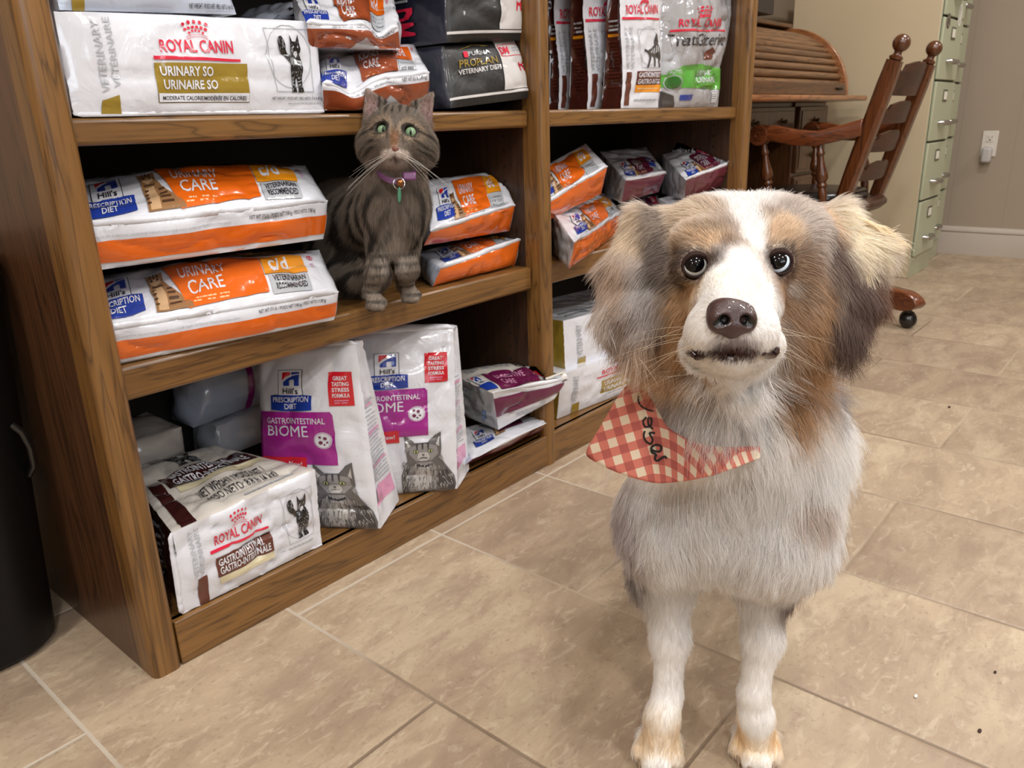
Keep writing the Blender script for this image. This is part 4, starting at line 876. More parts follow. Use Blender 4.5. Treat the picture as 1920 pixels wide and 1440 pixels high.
# --- bottom shelf: two standing white and magenta pouches with a grey cat
def pouch(F, K, seed, label, shift=0.0):
    g = Bag(F, K, bulge=dict(F=.022, K=.02, L=.006, R=-.008), seed=seed, wr=.006, wf=10); g.base('pet_food_bag'); f = 'F'
    g.seal('top_seal', 'F', 'v1', .010, 'white')
    hills(g, f, (.15, .655, .55, .875)); g.rect('banner', f, (.71, .68, .93, .86), 'red', 1)
    for i, wd in enumerate(('GREAT', 'TASTING', 'STRESS', 'FORMULA')): g.text('lettering', f, (.755 - .01 * (i > 0), .815 - .03 * i, .885 + .01 * (i > 0), .836 - .03 * i), wd, 'white', 2, .02)
    fine(g, f, (.76, .69, .88, .715), 2, 'pink')
    g.poly('banner', f, (.0, .36, .73, .65), [(0, 0), (1, 0), (1, .94), (.97, 1), (0, 1)], 'magenta', 1)
    g.text('lettering', f, (.10, .585, .66, .617), 'GASTROINTESTINAL', 'white', 2, .006); g.text('lettering', f, (.10, .515, .50, .575), 'BIOME', 'white', 2, 0.0)
    g.disc('logo', f, (.625, .495), .080, .046, 'white', 2, 28); g.disc('logo', f, (.625, .495), .074, .0425, 'magenta', 3, 28, .05)
    for x, y, r_ in ((.60, .485, .018), (.64, .508, .016), (.655, .485, .010), (.60, .515, .012), (.63, .472, .009)): g.disc('logo', f, (x, y), r_, r_ * .58, 'plum', 4, 12)
    g.rect('banner', f, (.02, .325, .45, .40), 'red', 2); g.text('lettering', f, (.28, .35, .41, .375), 'New!', 'white', 3, .004)
    portrait_cat(g, f, (.46, .0, .985, .375)); g.rect('banner', f, (.0, .0, .42, .02), 'lgrey', 1)
    g.rect('gusset_band', 'R', (.12, .10, .92, .20), 'pink', 1); fine(g, 'R', (.15, .22, .9, .68), 22, 'grey', seed=seed); fine(g, 'R', (.15, .30, .9, .34), 1, 'pink'); fine(g, 'R', (.15, .48, .9, .52), 1, 'pink'); fine(g, 'R', (.15, .62, .9, .66), 1, 'pink')
    return done(g, label, G_BOT)
def stand(bl, br, brk, tl, tr, z=.080, lean=.0, dx=(0, 0), top=.03):
    BL, BR, BRK = Zp(*bl, z), Zp(*br, z), Zp(*brk, z); BLK = BL + (BRK - BR)
    TL, TR = Yp(*tl, BL[1] + lean), Yp(*tr, BR[1] + lean); e = (BRK - BR) / (np.linalg.norm(BRK - BR) + 1e-9) * top
    return [BL, BR, TR, TL], [BLK, BRK, TR + e, TL + e]
F_, K_ = stand((497, 984), (714, 991), (748, 938), (484, 652), (668, 646), lean=.055, top=.035); pouch(F_, K_, 31, 'front white and magenta pouch with a grey cat picture, standing on the bottom shelf')
F_, K_ = stand((664, 932), (858, 916), (880, 880), (655, 628), (850, 616), lean=.05, top=.03); pouch(F_, K_, 32, 'white and magenta cat pouch standing half behind the front one on the bottom shelf')

# --- bottom shelf, in the shade behind: three bags
def block(F4, dy, seed, label, cols=None, default='white', name='pet_food_bag', group=G_BOT, bulge=None, wr=.006, dx=0.0, dz=0.0, prn=None):
    K4 = [p + np.array([dx, dy, dz if i > 1 else 0.0]) for i, p in enumerate(F4)]
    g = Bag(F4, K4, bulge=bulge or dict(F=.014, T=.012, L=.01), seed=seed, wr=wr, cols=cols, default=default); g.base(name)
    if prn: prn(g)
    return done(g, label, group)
def q4(bl, br, tr, tl, Y, Yt=None): Yt = Y if Yt is None else Yt; return [Yp(*bl, Y), Yp(*br, Y), Yp(*tr, Yt), Yp(*tl, Yt)]
block(q4((410, 862), (560, 800), (555, 742), (405, 800), 1.46, 1.47), .10, 41, 'shaded white bag with a magenta stripe, low at the back of the bottom shelf', prn=lambda g: g.rect('stripe', 'F', (.56, 0, .64, 1), 'magenta', 1))
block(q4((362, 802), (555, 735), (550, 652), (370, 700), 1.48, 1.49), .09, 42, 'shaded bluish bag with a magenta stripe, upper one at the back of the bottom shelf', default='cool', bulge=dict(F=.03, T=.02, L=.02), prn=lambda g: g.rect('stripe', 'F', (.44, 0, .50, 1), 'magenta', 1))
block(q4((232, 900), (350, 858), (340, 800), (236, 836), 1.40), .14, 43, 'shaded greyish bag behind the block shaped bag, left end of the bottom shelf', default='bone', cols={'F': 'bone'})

# --- bottom shelf, right bay: two stacked gold and white bags
def gold_block(F4, dy, seed, label):
    def prn(g):
        royal(g, 'F', (.30, .60, .66, .94)); g.rect('banner', 'F', (.32, .22, .70, .52), 'gold', 1); g.text('lettering', 'F', (.34, .39, .55, .49), 'URINARY SO', 'white', 2, .02); g.text('lettering', 'F', (.34, .26, .57, .36), 'URINAIRE SO', 'white', 2, .02)
        fine(g, 'F', (.33, .15, .68, .19), 1, 'silver'); g.text('lettering', 'F', (.09, .26, .13, .86), 'VETERINARY', 'silver', 2, .01, rot=90); g.rect('banner', 'F', (.10, .0, .16, .22), 'gold', 1); fine(g, 'T', (.1, .1, .6, .3), 2, 'silver')
    g = block(F4, dy, seed, label, cols={'L': 'gold'}, prn=prn, bulge=dict(F=.008, T=.0, L=.006), wr=.003); return g
gold_block([Zp(1044, 786, .080), Zp(1262, 700, .080), Yp(1262, 628, 1.125), Yp(1052, 702, 1.115)], .25, 51, 'lower of two white and gold bags stacked on the bottom shelf, behind the dog')
gold_block([Yp(1060, 701, 1.14), Yp(1262, 629, 1.15), Yp(1258, 548, 1.16), Yp(1056, 602, 1.15)], .22, 52, 'upper of two white and gold bags stacked on the bottom shelf, behind the dog')

# --- top shelf, left bay
g = Bag([Yp(138, 214, 1.118), Yp(608, 209, 1.124), Yp(591, 40, 1.135), Yp(100, 20, 1.128)], [Yp(138, 214, 1.118) + [0, .3, 0], Yp(608, 209, 1.124) + [0, .3, 0], Yp(591, 40, 1.135) + [0, .28, -.01], Yp(100, 20, 1.128) + [0, .28, -.01]], bulge=dict(F=.012, T=.01), seed=61, wr=.0045, wf=9); g.base('pet_food_bag'); g.seal('edge_seal', 'F', 'v0', .006, 'white')
royal(g, 'F', (.305, .53, .62, .95)); g.rect('banner', 'F', (.285, .20, .645, .51), 'gold', 1); g.rect('banner', 'F', (.285, .105, .645, .20), 'dgold', 1); g.rect('banner', 'F', (.287, .112, .643, .20), 'white', 2)
g.text('lettering', 'F', (.305, .375, .50, .475), 'URINARY SO', 'white', 3, .02); g.text('lettering', 'F', (.31, .24, .515, .34), 'URINAIRE SO', 'white', 3, .02); g.text('lettering', 'F', (.30, .13, .63, .185), 'MODERATE CALORIE/MODÉRÉE EN CALORIES', 'ink', 3, .01)
g.text('lettering', 'F', (.10, .21, .125, .92), 'VETERINARY', 'grey', 2, .008, rot=90); g.text('lettering', 'F', (.135, .26, .162, .95), 'VÉTÉRINAIRE', 'grey', 2, .008, rot=90); g.poly('banner', 'F', (.088, .0, .155, .185), [(0, 0), (1, 0), (.96, 1), (.1, .7)], 'gold', 1)
walking_cat(g, 'F', (.79, .20, .92, .84)); frame_marks(g, 'F', (.74, .22, .95, .90), 3.0); g.text('lettering', 'F', (.745, .125, .99, .165), 'NET WEIGHT / POIDS NET / PESO NETO: 17.6 lb (8 kg)', 'ink', 3, .01); fine(g, 'F', (.82, .085, .985, .105), 1, 'silver')
done(g, 'large white bag with a gold panel and cat drawing, left end of the top shelf', G_TOPW)
g = Bag([Yp(112, 19, 1.135), Yp(443, 27, 1.14), Yp(415, -60, 1.15), Yp(92, -70, 1.145)], [Yp(112, 19, 1.135) + [0, .26, 0], Yp(443, 27, 1.14) + [0, .26, 0], Yp(415, -60, 1.15) + [0, .24, 0], Yp(92, -70, 1.145) + [0, .24, 0]], seed=62, wr=.004, cols={'F': 'cool'}); g.base('pet_food_bag')
g.text('lettering', 'F', (.70, .10, .98, .19), 'NET WEIGHT / POIDS NET / PESO NETO: 6.6 lb', 'ink', 2, .008); fine(g, 'F', (.80, .04, .97, .07), 1, 'silver'); g.rect('banner', 'F', (.06, .0, .12, .3), 'gold', 1); done(g, 'white bag resting on the large gold panelled bag, cut by the top of the view', G_TOPW)
block(q4((500, 40), (600, 36), (566, 2), (530, 18), 1.30), .15, 63, 'pale bluish bag end showing behind the large white bag on the top shelf', default='cool', prn=lambda g: g.text('lettering', 'F', (.3, .3, .6, .8), '2', 'ink', 2, .01), group=G_TOPW)
def kd(p, seed, label, Yb, out, dtop, pinch):
    def sag(s, f, uv, P):
        u = uv[:, 0]; k = np.exp(-((u - pinch) / .13) ** 2); P = P.copy()
        if f in 'FT': P[:, 2] -= .018 * k * (uv[:, 1] if f == 'F' else np.clip(1 - uv[:, 1] * .8, 0, 1)); P[:, 1] += .015 * k * (uv[:, 1] if f == 'F' else 1 - uv[:, 1])
        return P
    g = lying(*p, Yb=Yb, out=out, dtop=dtop, seed=seed, wr=.007, cols={'F': 'white'}, gus='white', sag=sag, bulge=dict(T=.012, F=.012))
    g.rect('gusset_band', 'F', (0, .0, 1, .80), 'rust', 1); g.poly('gusset_band', 'F', (.38, .0, .78, .55), [(0, 0), (1, 0), (.45, 1)], 'grey', 2)
    cd_print(g, full=False, cat=False, ban='rust', amb='orange', title=('KIDNEY', 'CARE'), code='k/d', lg=(.0, .02, .24, .70), top=.78); g.text('lettering', 'F', (.70, .84, .96, .95), 'NET WT 8.5 lb (3.85 kg)', 'ink', 2); fine(g, 'F', (.25, .86, .62, .92), 1, 'silver')
    return done(g, label, G_TOPW)
kd(((604, 158), (806, 137), (608, 207), (798, 205), (598, 94), (775, 83)), 64, 'lower of two white and rust brown bags on the top shelf above the cat', 1.125, .020, (.14, .12), .28)
kd(((575, 44), (747, 46), (580, 89), (751, 93), (545, -25), (735, -14)), 65, 'upper of two white and rust brown bags on the top shelf above the cat', 1.13, .012, (.14, .12), .82)
def dm(F4, dep_, seed, label, top):
    def prn(g):
        f = 'F'; g.rect('banner', f, (.60, .17, 1.0, 1.0), 'matwhite', 1); g.rect('stripe', f, (.0, .115, 1.0, .155), 'matwhite', 1)
        g.text('lettering', f, (.60, .72, .72, .90) if False else (.63, .74, .74, .88), 'DM', 'crimson', 3, .03); g.line('logo', f, [(.62, .71), (.93, .71), (.93, .91), (.62, .91), (.62, .71)], .012, 'crimson', 2); fine(g, f, (.79, .77, .90, .86), 2, 'grey')
        g.poly('logo', f, (.82, .44, .90, .60), [(0, 0), (.2, 0), (.3, .5), (.7, .5), (.8, 0), (1, 0), (1, .9), (.8, 1), (.75, .8), (.25, .8), (.2, 1), (0, .9)], 'crimson', 2); fine(g, f, (.91, .48, .98, .58), 2, 'lgrey')
        if top:
            g.text('lettering', f, (.24, .78, .50, .85), 'PURINA', 'lgrey', 2, .01); g.rect('logo', f, (.19, .76, .235, .86), 'crimson', 2); g.line('stripe', f, [(.16, .90), (.32, .95), (.50, .92)], .006, 'gold', 2)
            g.text('lettering', f, (.13, .61, .55, .73), 'PROPLAN', 'gold', 2, .008); g.text('lettering', f, (.12, .50, .58, .58), 'VETERINARY DIETS', 'matwhite', 2, .012)
        g.text('lettering', 'L', (.30, .15, .62, .55), 'DM', 'crimson', 3, .03, rot=-90); fine(g, 'L', (.35, .62, .55, .95), 4, 'grey', seed=3)
    K4 = [p + d for p, d in zip(F4, dep_)]
    g = Bag(F4, K4, bulge=dict(F=.016, T=.014, L=.012), seed=seed, wr=.005, wf=9, cols={'L': 'navy'}, default='matblack'); g.base('pet_food_bag'); prn(g)
    return done(g, label, G_TOPW)
dm([Yp(845, 203, 1.115), Yp(1000, 183, 1.115), Yp(978, 72, 1.15), Yp(829, 87, 1.14)], [np.array([0, .22, 0])] * 2 + [np.array([0, .18, .0])] * 2, 66, 'lower of two black and white bags on the top shelf', True)
dm([Yp(838, 80, 1.13), Yp(984, 75, 1.13), Yp(982, -45, 1.14), Yp(836, -50, 1.14)], [np.array([0, .26, 0])] * 4, 67, 'upper of two black and white bags on the top shelf', False)

# --- top shelf, right bay: row of standing bags
def rc_stand(px, Yf, dpt, seed, label, word=True):
    bl, br, tr, tl = px; F4 = [Zp_(bl, Yf), Zp_(br, Yf), Yp(*tr, Yf + .012), Yp(*tl, Yf + .012)]; K4 = [F4[0] + [0, dpt, 0], F4[1] + [0, dpt, 0], F4[2] + [0, dpt * .5, 0], F4[3] + [0, dpt * .5, 0]]
    def sag(s, f, uv, P):
        v = {'F': uv[:, 1], 'L': uv[:, 1], 'R': uv[:, 1]}.get(f)
        if v is not None: P = P.copy(); P[:, 0] += .007 * np.sin(v * 7.0) * (v > .05)
        return P
    g = Bag(F4, K4, bulge=dict(F=.012, L=-.004, K=.0), seed=seed, wr=.005, cols={'L': 'brown', 'R': 'brown'}, sag=sag); g.base('pet_food_bag'); f = 'F'
    royal(g, f, (.08, .60, .92, .80)); g.text('lettering', f, (.06, .27, .13, .56), 'VETERINARY', 'grey', 2, .006, rot=90); g.text('lettering', f, (.17, .27, .24, .56), 'VETERINAIRE', 'grey', 2, .006, rot=90)
    frame_marks(g, f, (.34, .28, .86, .54), .5); standing_dog(g, f, (.42, .28, .98, .52)); g.rect('banner', f, (.06, .02, .18, .25), 'cocoa', 1); g.rect('banner', f, (.30, .16, .98, .255), 'cocoa', 1); g.rect('banner', f, (.30, .11, .98, .16), 'amber', 1)
    g.text('lettering', f, (.33, .212, .94, .246), 'GASTROINTEST', 'white', 2, .02); g.text('lettering', f, (.33, .168, .94, .202), 'GASTRO-INTES', 'white', 2, .02); fine(g, f, (.35, .125, .9, .145), 1, 'ltan'); fine(g, f, (.3, .04, .9, .07), 1, 'silver')
    g.rect('stripe', 'L', (.15, .50, .9, .52), 'amber', 1); fine(g, 'L', (.18, .53, .85, .62), 3, 'lgrey', seed=seed); fine(g, 'L', (.18, .14, .88, .48), 14, 'cocoa', seed=seed + 1)
    return done(g, label, G_TOPW)
def Zp_(p, Yf): q = Yp(p[0], p[1], Yf); q[2] = Z2 + .001; return q
YR = 1.125; RL = []
for px, back, sd, lb in ((((1164, 200), (1234, 197), (1246, -75), (1166, -75)), 1128, 71, 'white standing bag with brown gusset and dog drawing, beside the shiny treat pouch'),
                         (((1101, 199), (1166, 197), (1170, -70), (1094, -70)), 1066, 72, 'standing white and brown bag second from the shiny treat pouch, top shelf'),
                         (((1047, 198), (1106, 197), (1112, -65), (1040, -65)), 1030, 73, 'standing white and brown bag next to the middle upright at the back of the row')):
    X_ = Yp(*px[0], YR)[0]; dp_ = max(.03, onX(back, 100, X_)[1] - YR); rc_stand(px, YR, dp_, sd, lb); YR += dp_ + .022
F4 = [Zp_((1237, 194), 1.13), Zp_((1346, 192), 1.14), Yp(1384, -60, 1.16), Yp(1240, -60, 1.15)]; K4 = [F4[0] + [0, .09, 0], F4[1] + [0, .09, 0], F4[2] + [0, .012, 0], F4[3] + [0, .012, 0]]
def sag(s, f, uv, P):
    if f in 'FRK': P = P.copy(); v = uv[:, 1]; u = uv[:, 0] if f != 'R' else 1.0; P[:, 0] -= .022 * np.exp(-((v - .30) / .12) ** 2) * u
    return P
FILM['foil'] = film('film_foil', (188, 190, 196), 0.16, 0.8, 0.6); FILM['foil'].node_tree.nodes['Principled BSDF'].inputs['Metallic'].default_value = 0.35
g = Bag(F4, K4, bulge=dict(F=.022, K=.01), seed=74, wr=.010, wf=11, default='foil', sag=sag); g.base('treat_pouch'); f = 'F'; g.seal('top_seal', 'F', 'v1', .008, 'foil')
royal(g, f, (.12, .54, .86, .72)); g.text('lettering', f, (.06, .44, .88, .53), 'Treats/Gâteries', 'ink', 2, .006); g.poly('picture', f, (.62, .34, .76, .43), [(.2, 0), (.8, 0), (1, .6), (.5, 1), (0, .6)], 'cocoa', 2)
g.poly('banner', f, (.0, .12, 1, .31), [(.0, .15), (1, .02), (1, .80), (.6, 1), (.3, .96), (0, .7)], 'green', 1); g.text('lettering', f, (.52, .225, .82, .265), 'URINARY', 'white', 2, .01); g.text('lettering', f, (.52, .175, .86, .215), 'URINAIRE', 'white', 2, .01)
g.disc('logo', f, (.14, .18), .12, .055, 'silver', 2, 24, .12); g.disc('logo', f, (.14, .18), .095, .043, 'dgreen', 3, 24); g.poly('picture', f, (.0, .24, .30, .42), [(0, 0), (.9, 0), (.7, .5), (.5, 1), (.2, .8), (0, .9)], 'grey', 1); g.poly('picture', f, (.0, .0, .22, .12), [(0, 0), (1, 0), (.8, .7), (0, 1)], 'fur3', 2)
g.rect('banner', f, (.28, .05, .46, .09), 'blue', 2); g.rect('banner', f, (.82, .03, .93, .12), 'lgrey', 2); fine(g, f, (.83, .035, .92, .115), 5, 'ink')
g.finish(); tag(g.obj, 'shiny white and green treat pouch standing at the right end of the top shelf', 'treat pouch')
# ================================================================ tools for animals: signed distance body, surface nets, groomed fur
class SDF:
    def __init__(s, lo, hi, h):
        s.lo = np.array(lo, float); s.h = h; s.n = np.ceil((np.array(hi) - s.lo) / h).astype(int) + 1
        s.d = np.full(s.n, 0.2, np.float32)
    def _sub(s, pts, m):
        pts = np.atleast_2d(pts); a = np.clip(np.floor((pts.min(0) - m - s.lo) / s.h).astype(int), 0, s.n - 1); b = np.clip(np.ceil((pts.max(0) + m - s.lo) / s.h).astype(int) + 1, 1, s.n)
        sl = tuple(slice(i, j) for i, j in zip(a, b)); ax = [(np.arange(i, j) * s.h + o).astype(np.float32) for i, j, o in zip(a, b, s.lo)]
        return sl, np.stack(np.meshgrid(*ax, indexing='ij'), -1)
    def _mix(s, sl, d, k, op):
        o = s.d[sl]
        if op == 'sub': d2 = -d; h = np.clip(.5 - .5 * (o - d2) / k, 0, 1) if False else np.clip(.5 + .5 * (d2 - o) / k, 0, 1); s.d[sl] = o * (1 - h) + d2 * h + k * h * (1 - h)
        else: h = np.clip(.5 + .5 * (o - d) / k, 0, 1); s.d[sl] = o * (1 - h) + d * h - k * h * (1 - h)
    def cone(s, a, b, r1, r2, k=.02, op='add', flat=None):
        a, b = np.array(a, float), np.array(b, float); m = max(r1, r2) + k + .012; sl, P = s._sub([a, b], m); ba = b - a; pa = P - a.astype(np.float32)
        h = np.clip((pa @ ba) / (ba @ ba + 1e-12), 0, 1); v = pa - h[..., None] * ba
        s._mix(sl, (np.sqrt((v * v).sum(-1)) - (r1 + (r2 - r1) * h)).astype(np.float32), k, op); return s
    def chain(s, pts, rad, k=.02, op='add'):
        for i in range(len(pts) - 1): s.cone(pts[i], pts[i + 1], rad[i], rad[i + 1], k, op)
        return s
    def ell(s, c, r, axes=None, k=.02, op='add'):
        c = np.array(c, float); r = np.array(r, float); A = np.eye(3) if axes is None else np.array(axes); sl, P = s._sub([c], r.max() + k + .012)
        q = (P - c.astype(np.float32)) @ A.T; k0 = np.sqrt(((q / r) ** 2).sum(-1)); k1 = np.sqrt(((q / r ** 2) ** 2).sum(-1)) + 1e-6
        s._mix(sl, (k0 * (k0 - 1) / k1).astype(np.float32), k, op); return s
    def tri(s, a, b, c, t, k=.01, op='add'):
        a, b, c = [np.array(x, float) for x in (a, b, c)]; sl, p = s._sub([a, b, c], t + k + .01)
        ba, cb, ac = b - a, c - b, a - c; n = np.cross(ba, ac); pa, pb, pc = p - a, p - b, p - c
        sg = np.sign((np.cross(ba, n) * pa).sum(-1)) + np.sign((np.cross(cb, n) * pb).sum(-1)) + np.sign((np.cross(ac, n) * pc).sum(-1))
        def seg(e, q): v = q - e * np.clip((q @ e) / (e @ e), 0, 1)[..., None]; return (v * v).sum(-1)
        d2 = np.where(sg < 2, np.minimum(np.minimum(seg(ba, pa), seg(cb, pb)), seg(ac, pc)), (pa @ n) ** 2 / (n @ n))
        s._mix(sl, (np.sqrt(d2) - t).astype(np.float32), k, op); return s
    def nets(s, smooth=2):
        """surface nets: closed quad mesh of the zero level"""
        d = s.d; n = d.shape; ins = d < 0; V = d[:-1, :-1, :-1]; cnt = np.zeros(V.shape, np.int8)
        C = [(i, j, k) for i in (0, 1) for j in (0, 1) for k in (0, 1)]
        def cr(i, j, k, A): return A[i:n[0] - 1 + i, j:n[1] - 1 + j, k:n[2] - 1 + k]
        for c in C: cnt += cr(*c, ins)
        act = (cnt > 0) & (cnt < 8); idx = np.full(act.shape, -1, np.int64); idx[act] = np.arange(act.sum())
        acc = np.zeros((act.sum(), 3)); w = np.zeros((act.sum(), 1)); cd_ = {c: cr(*c, d)[act] for c in C}
        for c in C:
            for ax in range(3):
                if c[ax] == 0:
                    e = list(c); e[ax] = 1; e = tuple(e); a, b = cd_[c], cd_[e]; m = (a < 0) != (b < 0); t = np.where(m, a / np.where(a - b == 0, 1, a - b), 0)
                    p = np.tile(np.array(c, float), (len(a), 1)); p[:, ax] = t; acc += p * m[:, None]; w += m[:, None]
        vert = (np.argwhere(act) + acc / np.maximum(w, 1)) * s.h + s.lo; Q = []
        for ax in range(3):
            sl0 = [slice(None)] * 3; sl1 = [slice(None)] * 3; sl0[ax] = slice(0, -1); sl1[ax] = slice(1, None); A, B = ins[tuple(sl0)], ins[tuple(sl1)]
            for m, fl in ((A & ~B, False), (~A & B, True)):
                I = np.argwhere(m); o1, o2 = [x for x in range(3) if x != ax]; I = I[(I[:, o1] > 0) & (I[:, o2] > 0) & (I[:, o1] < n[o1] - 1) & (I[:, o2] < n[o2] - 1)]
                if not len(I): continue
                def at(d1, d2): J = I.copy(); J[:, o1] += d1; J[:, o2] += d2; return idx[J[:, 0], J[:, 1], J[:, 2]]
                q = np.stack([at(-1, -1), at(0, -1), at(0, 0), at(-1, 0)], 1)
                if ax == 1: fl = not fl
                Q.append(q[:, ::-1] if fl else q)
        Q = np.concatenate(Q); Q = Q[(Q >= 0).all(1)]
        for _ in range(smooth):
            s2 = np.zeros_like(vert); c2 = np.zeros((len(vert), 1))
            for i in range(4):
                for j in (1, 3): np.add.at(s2, Q[:, i], vert[Q[:, (i + j) % 4]]); np.add.at(c2, Q[:, i], 1)
            vert = vert * .5 + .5 * s2 / np.maximum(c2, 1)
        return vert, Q
def vnormals(V, Q):
    n = np.cross(V[Q[:, 2]] - V[Q[:, 0]], V[Q[:, 3]] - V[Q[:, 1]]); N = np.zeros_like(V)
    for i in range(4): np.add.at(N, Q[:, i], n)
    return N / (np.linalg.norm(N, axis=1)[:, None] + 1e-12)
def skin_mesh(name, V, Q, col, mat, parent=None):
    me = bpy.data.meshes.new(name); me.from_pydata(V.tolist(), [], Q.tolist()); me.materials.append(mat); me.polygons.foreach_set('use_smooth', [True] * len(Q))
    if col is not None:
        at = me.attributes.new('coat', 'FLOAT_COLOR', 'POINT'); at.data.foreach_set('color', np.concatenate([col, np.ones((len(V), 1))], 1).astype(np.float32).ravel())
    return link(name, me, parent)
def coat_mat(name, rough=0.55, trans=0.0, spec=0.25, base=None):
    m, t, b = newmat(name)
    a = t.add('ShaderNodeAttribute'); a.attribute_name = 'coat'
    t.put(b.inputs['Base Color'], a.outputs['Color'] if base is None else base); b.inputs['Roughness'].default_value = rough; b.inputs['Specular IOR Level'].default_value = spec
    if trans:
        tr = t.add('ShaderNodeBsdfTranslucent'); t.put(tr.inputs[0], a.outputs['Color'] if base is None else base); mx = t.add('ShaderNodeMixShader'); mx.inputs[0].default_value = trans
        t.l.new(b.outputs[0], mx.inputs[1]); t.l.new(tr.outputs[0], mx.inputs[2]); t.l.new(mx.outputs[0], t.n['Material Output'].inputs[0])
    return m
def unit(v): return v / (np.linalg.norm(v, axis=-1, keepdims=True) + 1e-12)
def rbf(P, C, S):
    """normalised gaussian weights of control points C (n,3) with reach S (n) at P"""
    d2 = ((P[:, None, :] - C[None]) ** 2).sum(-1); e = -d2 / (2 * S[None] ** 2); e -= e.max(1, keepdims=True); w = np.exp(e); return w / w.sum(1, keepdims=True)
def paint(P, base, blobs, jit=.25, seed=0, nf=60):
    """coat pattern: blobs (centre, radii, axes, colour, softness, strength) laid one over the other"""
    C = np.tile(np.array(s2l(base)), (len(P), 1)); nz = vnoise(P * nf, seed) * .6 + vnoise(P * nf * 2.7, seed + 1) * .4
    for c, r, A, col, soft, st in blobs:
        q = ((P - c) @ np.array(A).T) / np.array(r); d = np.linalg.norm(q, axis=1) + nz * jit; w = np.clip((1 + soft - d) / (2 * soft), 0, 1); w = (w * w * (3 - 2 * w) * st)[:, None]; C = C * (1 - w) + np.array(s2l(col)) * w
    return C
def scatter(V, Q, n, dens):
    T = np.concatenate([Q[:, [0, 1, 2]], Q[:, [0, 2, 3]]]); A = np.linalg.norm(np.cross(V[T[:, 1]] - V[T[:, 0]], V[T[:, 2]] - V[T[:, 0]]), axis=1) * .5 * dens[T].mean(1)
    k = RNG.choice(len(T), n, p=A / A.sum()); u = RNG.random((n, 2)); f = u.sum(1) > 1; u[f] = 1 - u[f]; w = np.stack([1 - u.sum(1), u[:, 0], u[:, 1]], 1); return T[k], w
def itp(T, w, X): return (X[T] * (w[..., None] if X.ndim > 1 else w)).sum(1)
def hair(name, parent, mat, P, col, rad, tip=.25, kind=None):
    """P (n,m,3) strands"""
    n, m = P.shape[:2]; hc = bpy.data.hair_curves.new(name); hc.add_curves([m] * n)
    hc.position_data.foreach_set('vector', P.astype(np.float32).ravel())
    r = np.broadcast_to(np.asarray(rad, float).reshape(-1, 1), (n, m)) * (1 - (1 - tip) * np.linspace(0, 1, m)[None] ** 1.5)
    a = hc.attributes.get('radius') or hc.attributes.new('radius', 'FLOAT', 'POINT'); a.data.foreach_set('value', r.astype(np.float32).ravel())
    c = hc.attributes.new('coat', 'FLOAT_COLOR', 'CURVE'); c.data.foreach_set('color', np.concatenate([col, np.ones((n, 1))], 1).astype(np.float32).ravel())
    hc.materials.append(mat); o = bpy.data.objects.new(name, hc); COL.objects.link(o)
    if parent is not None: o.parent = parent; o.matrix_parent_inverse = mw(parent).inverted()
    if kind: o['kind'] = kind
    return o
def strands(R_, N, T, L, lift, m=6, grav=.25, rnd=.18, lrnd=.25, clump=.5, cell=.008, wave=.0, seed=1, bend=.55):
    """grow strands from roots R_ with normals N along the tangent flow T, length L, lift angle (radians)"""
    r = np.random.default_rng(seed); n = len(R_); T = unit(T - N * (T * N).sum(1)[:, None]); L = L * (1 + lrnd * r.standard_normal(n).clip(-2, 2))
    # neighbours share a lock: noise bends whole tufts, random bends single hairs
    tf = np.stack([vnoise(R_ / (cell * 2.2), seed + i) for i in range(3)], 1); T = unit(T + tf * .30 + r.standard_normal((n, 3)) * rnd); T = unit(T - N * (T * N).sum(1)[:, None])
    lf = (lift * (1 + .35 * r.standard_normal(n)))[:, None]; d0 = unit(np.cos(lf) * T + np.sin(lf) * N); d1 = unit(np.cos(lf * bend) * T + np.sin(lf * bend) * N - np.array([0, 0, 1.0]) * grav)
    s = np.linspace(0, 1, m)[None, :, None]; P = R_[:, None] + L[:, None, None] * (s * d0[:, None] + .5 * s * s * (d1 - d0)[:, None])
    if wave:
        ph = (vnoise(R_ / cell, seed + 7) * 5)[:, None]; sd = np.cross(T, N); P = P + (sd * 1.0)[:, None] * (wave * L[:, None] * np.sin(s[:, :, 0] * 5.5 + ph) * s[:, :, 0])[..., None]
    if clump:
        g = r.choice(n, max(8, int(n * min(.5, .045))), replace=False); kd = KDTree(len(g))
        for i, j in enumerate(g): kd.insert(R_[j], i)
        kd.balance(); near = np.array([g[kd.find(p)[1]] for p in R_]); dist = np.linalg.norm(R_ - R_[near], axis=1); ok = np.clip(1.5 - dist / cell, 0, 1)
        al = np.clip((T * T[near]).sum(1), 0, 1)
        P = P + (clump * (ok * al)[:, None] * s[0, :, 0][None] ** 1.4)[..., None] * (P[near] - P)
    return P
# ================================================================ the dog
AW = np.array([.908, .419, 0.0]); SW = np.array([.419, -.908, 0.0]); ZW = np.array([0, 0, 1.0])
AW /= np.linalg.norm(AW); SW /= np.linalg.norm(SW)
def W(f, l, z): return AW * f + SW * l + ZW * z
def onF(x, y, f): d = ray(x, y); return CAM + d * (f - CAM @ AW) / (d @ AW)
HD = (CR, CU, -CF)                       # the head looks straight at the viewer: its axes
D = SDF((.46, .06, -.012), (1.42, .80, .80), .0036)
# trunk
D.cone(W(.905, .008, .385), W(1.22, .035, .385), .088, .086, .03).cone(W(.90, .008, .35), W(1.20, .035, .355), .078, .072, .03)
D.ell(W(.865, .010, .392), (.074, .084, .112), (AW, SW, ZW), .04)
D.ell(dep(1388, 775, .850), (.074, .072, .050), HD, .04)
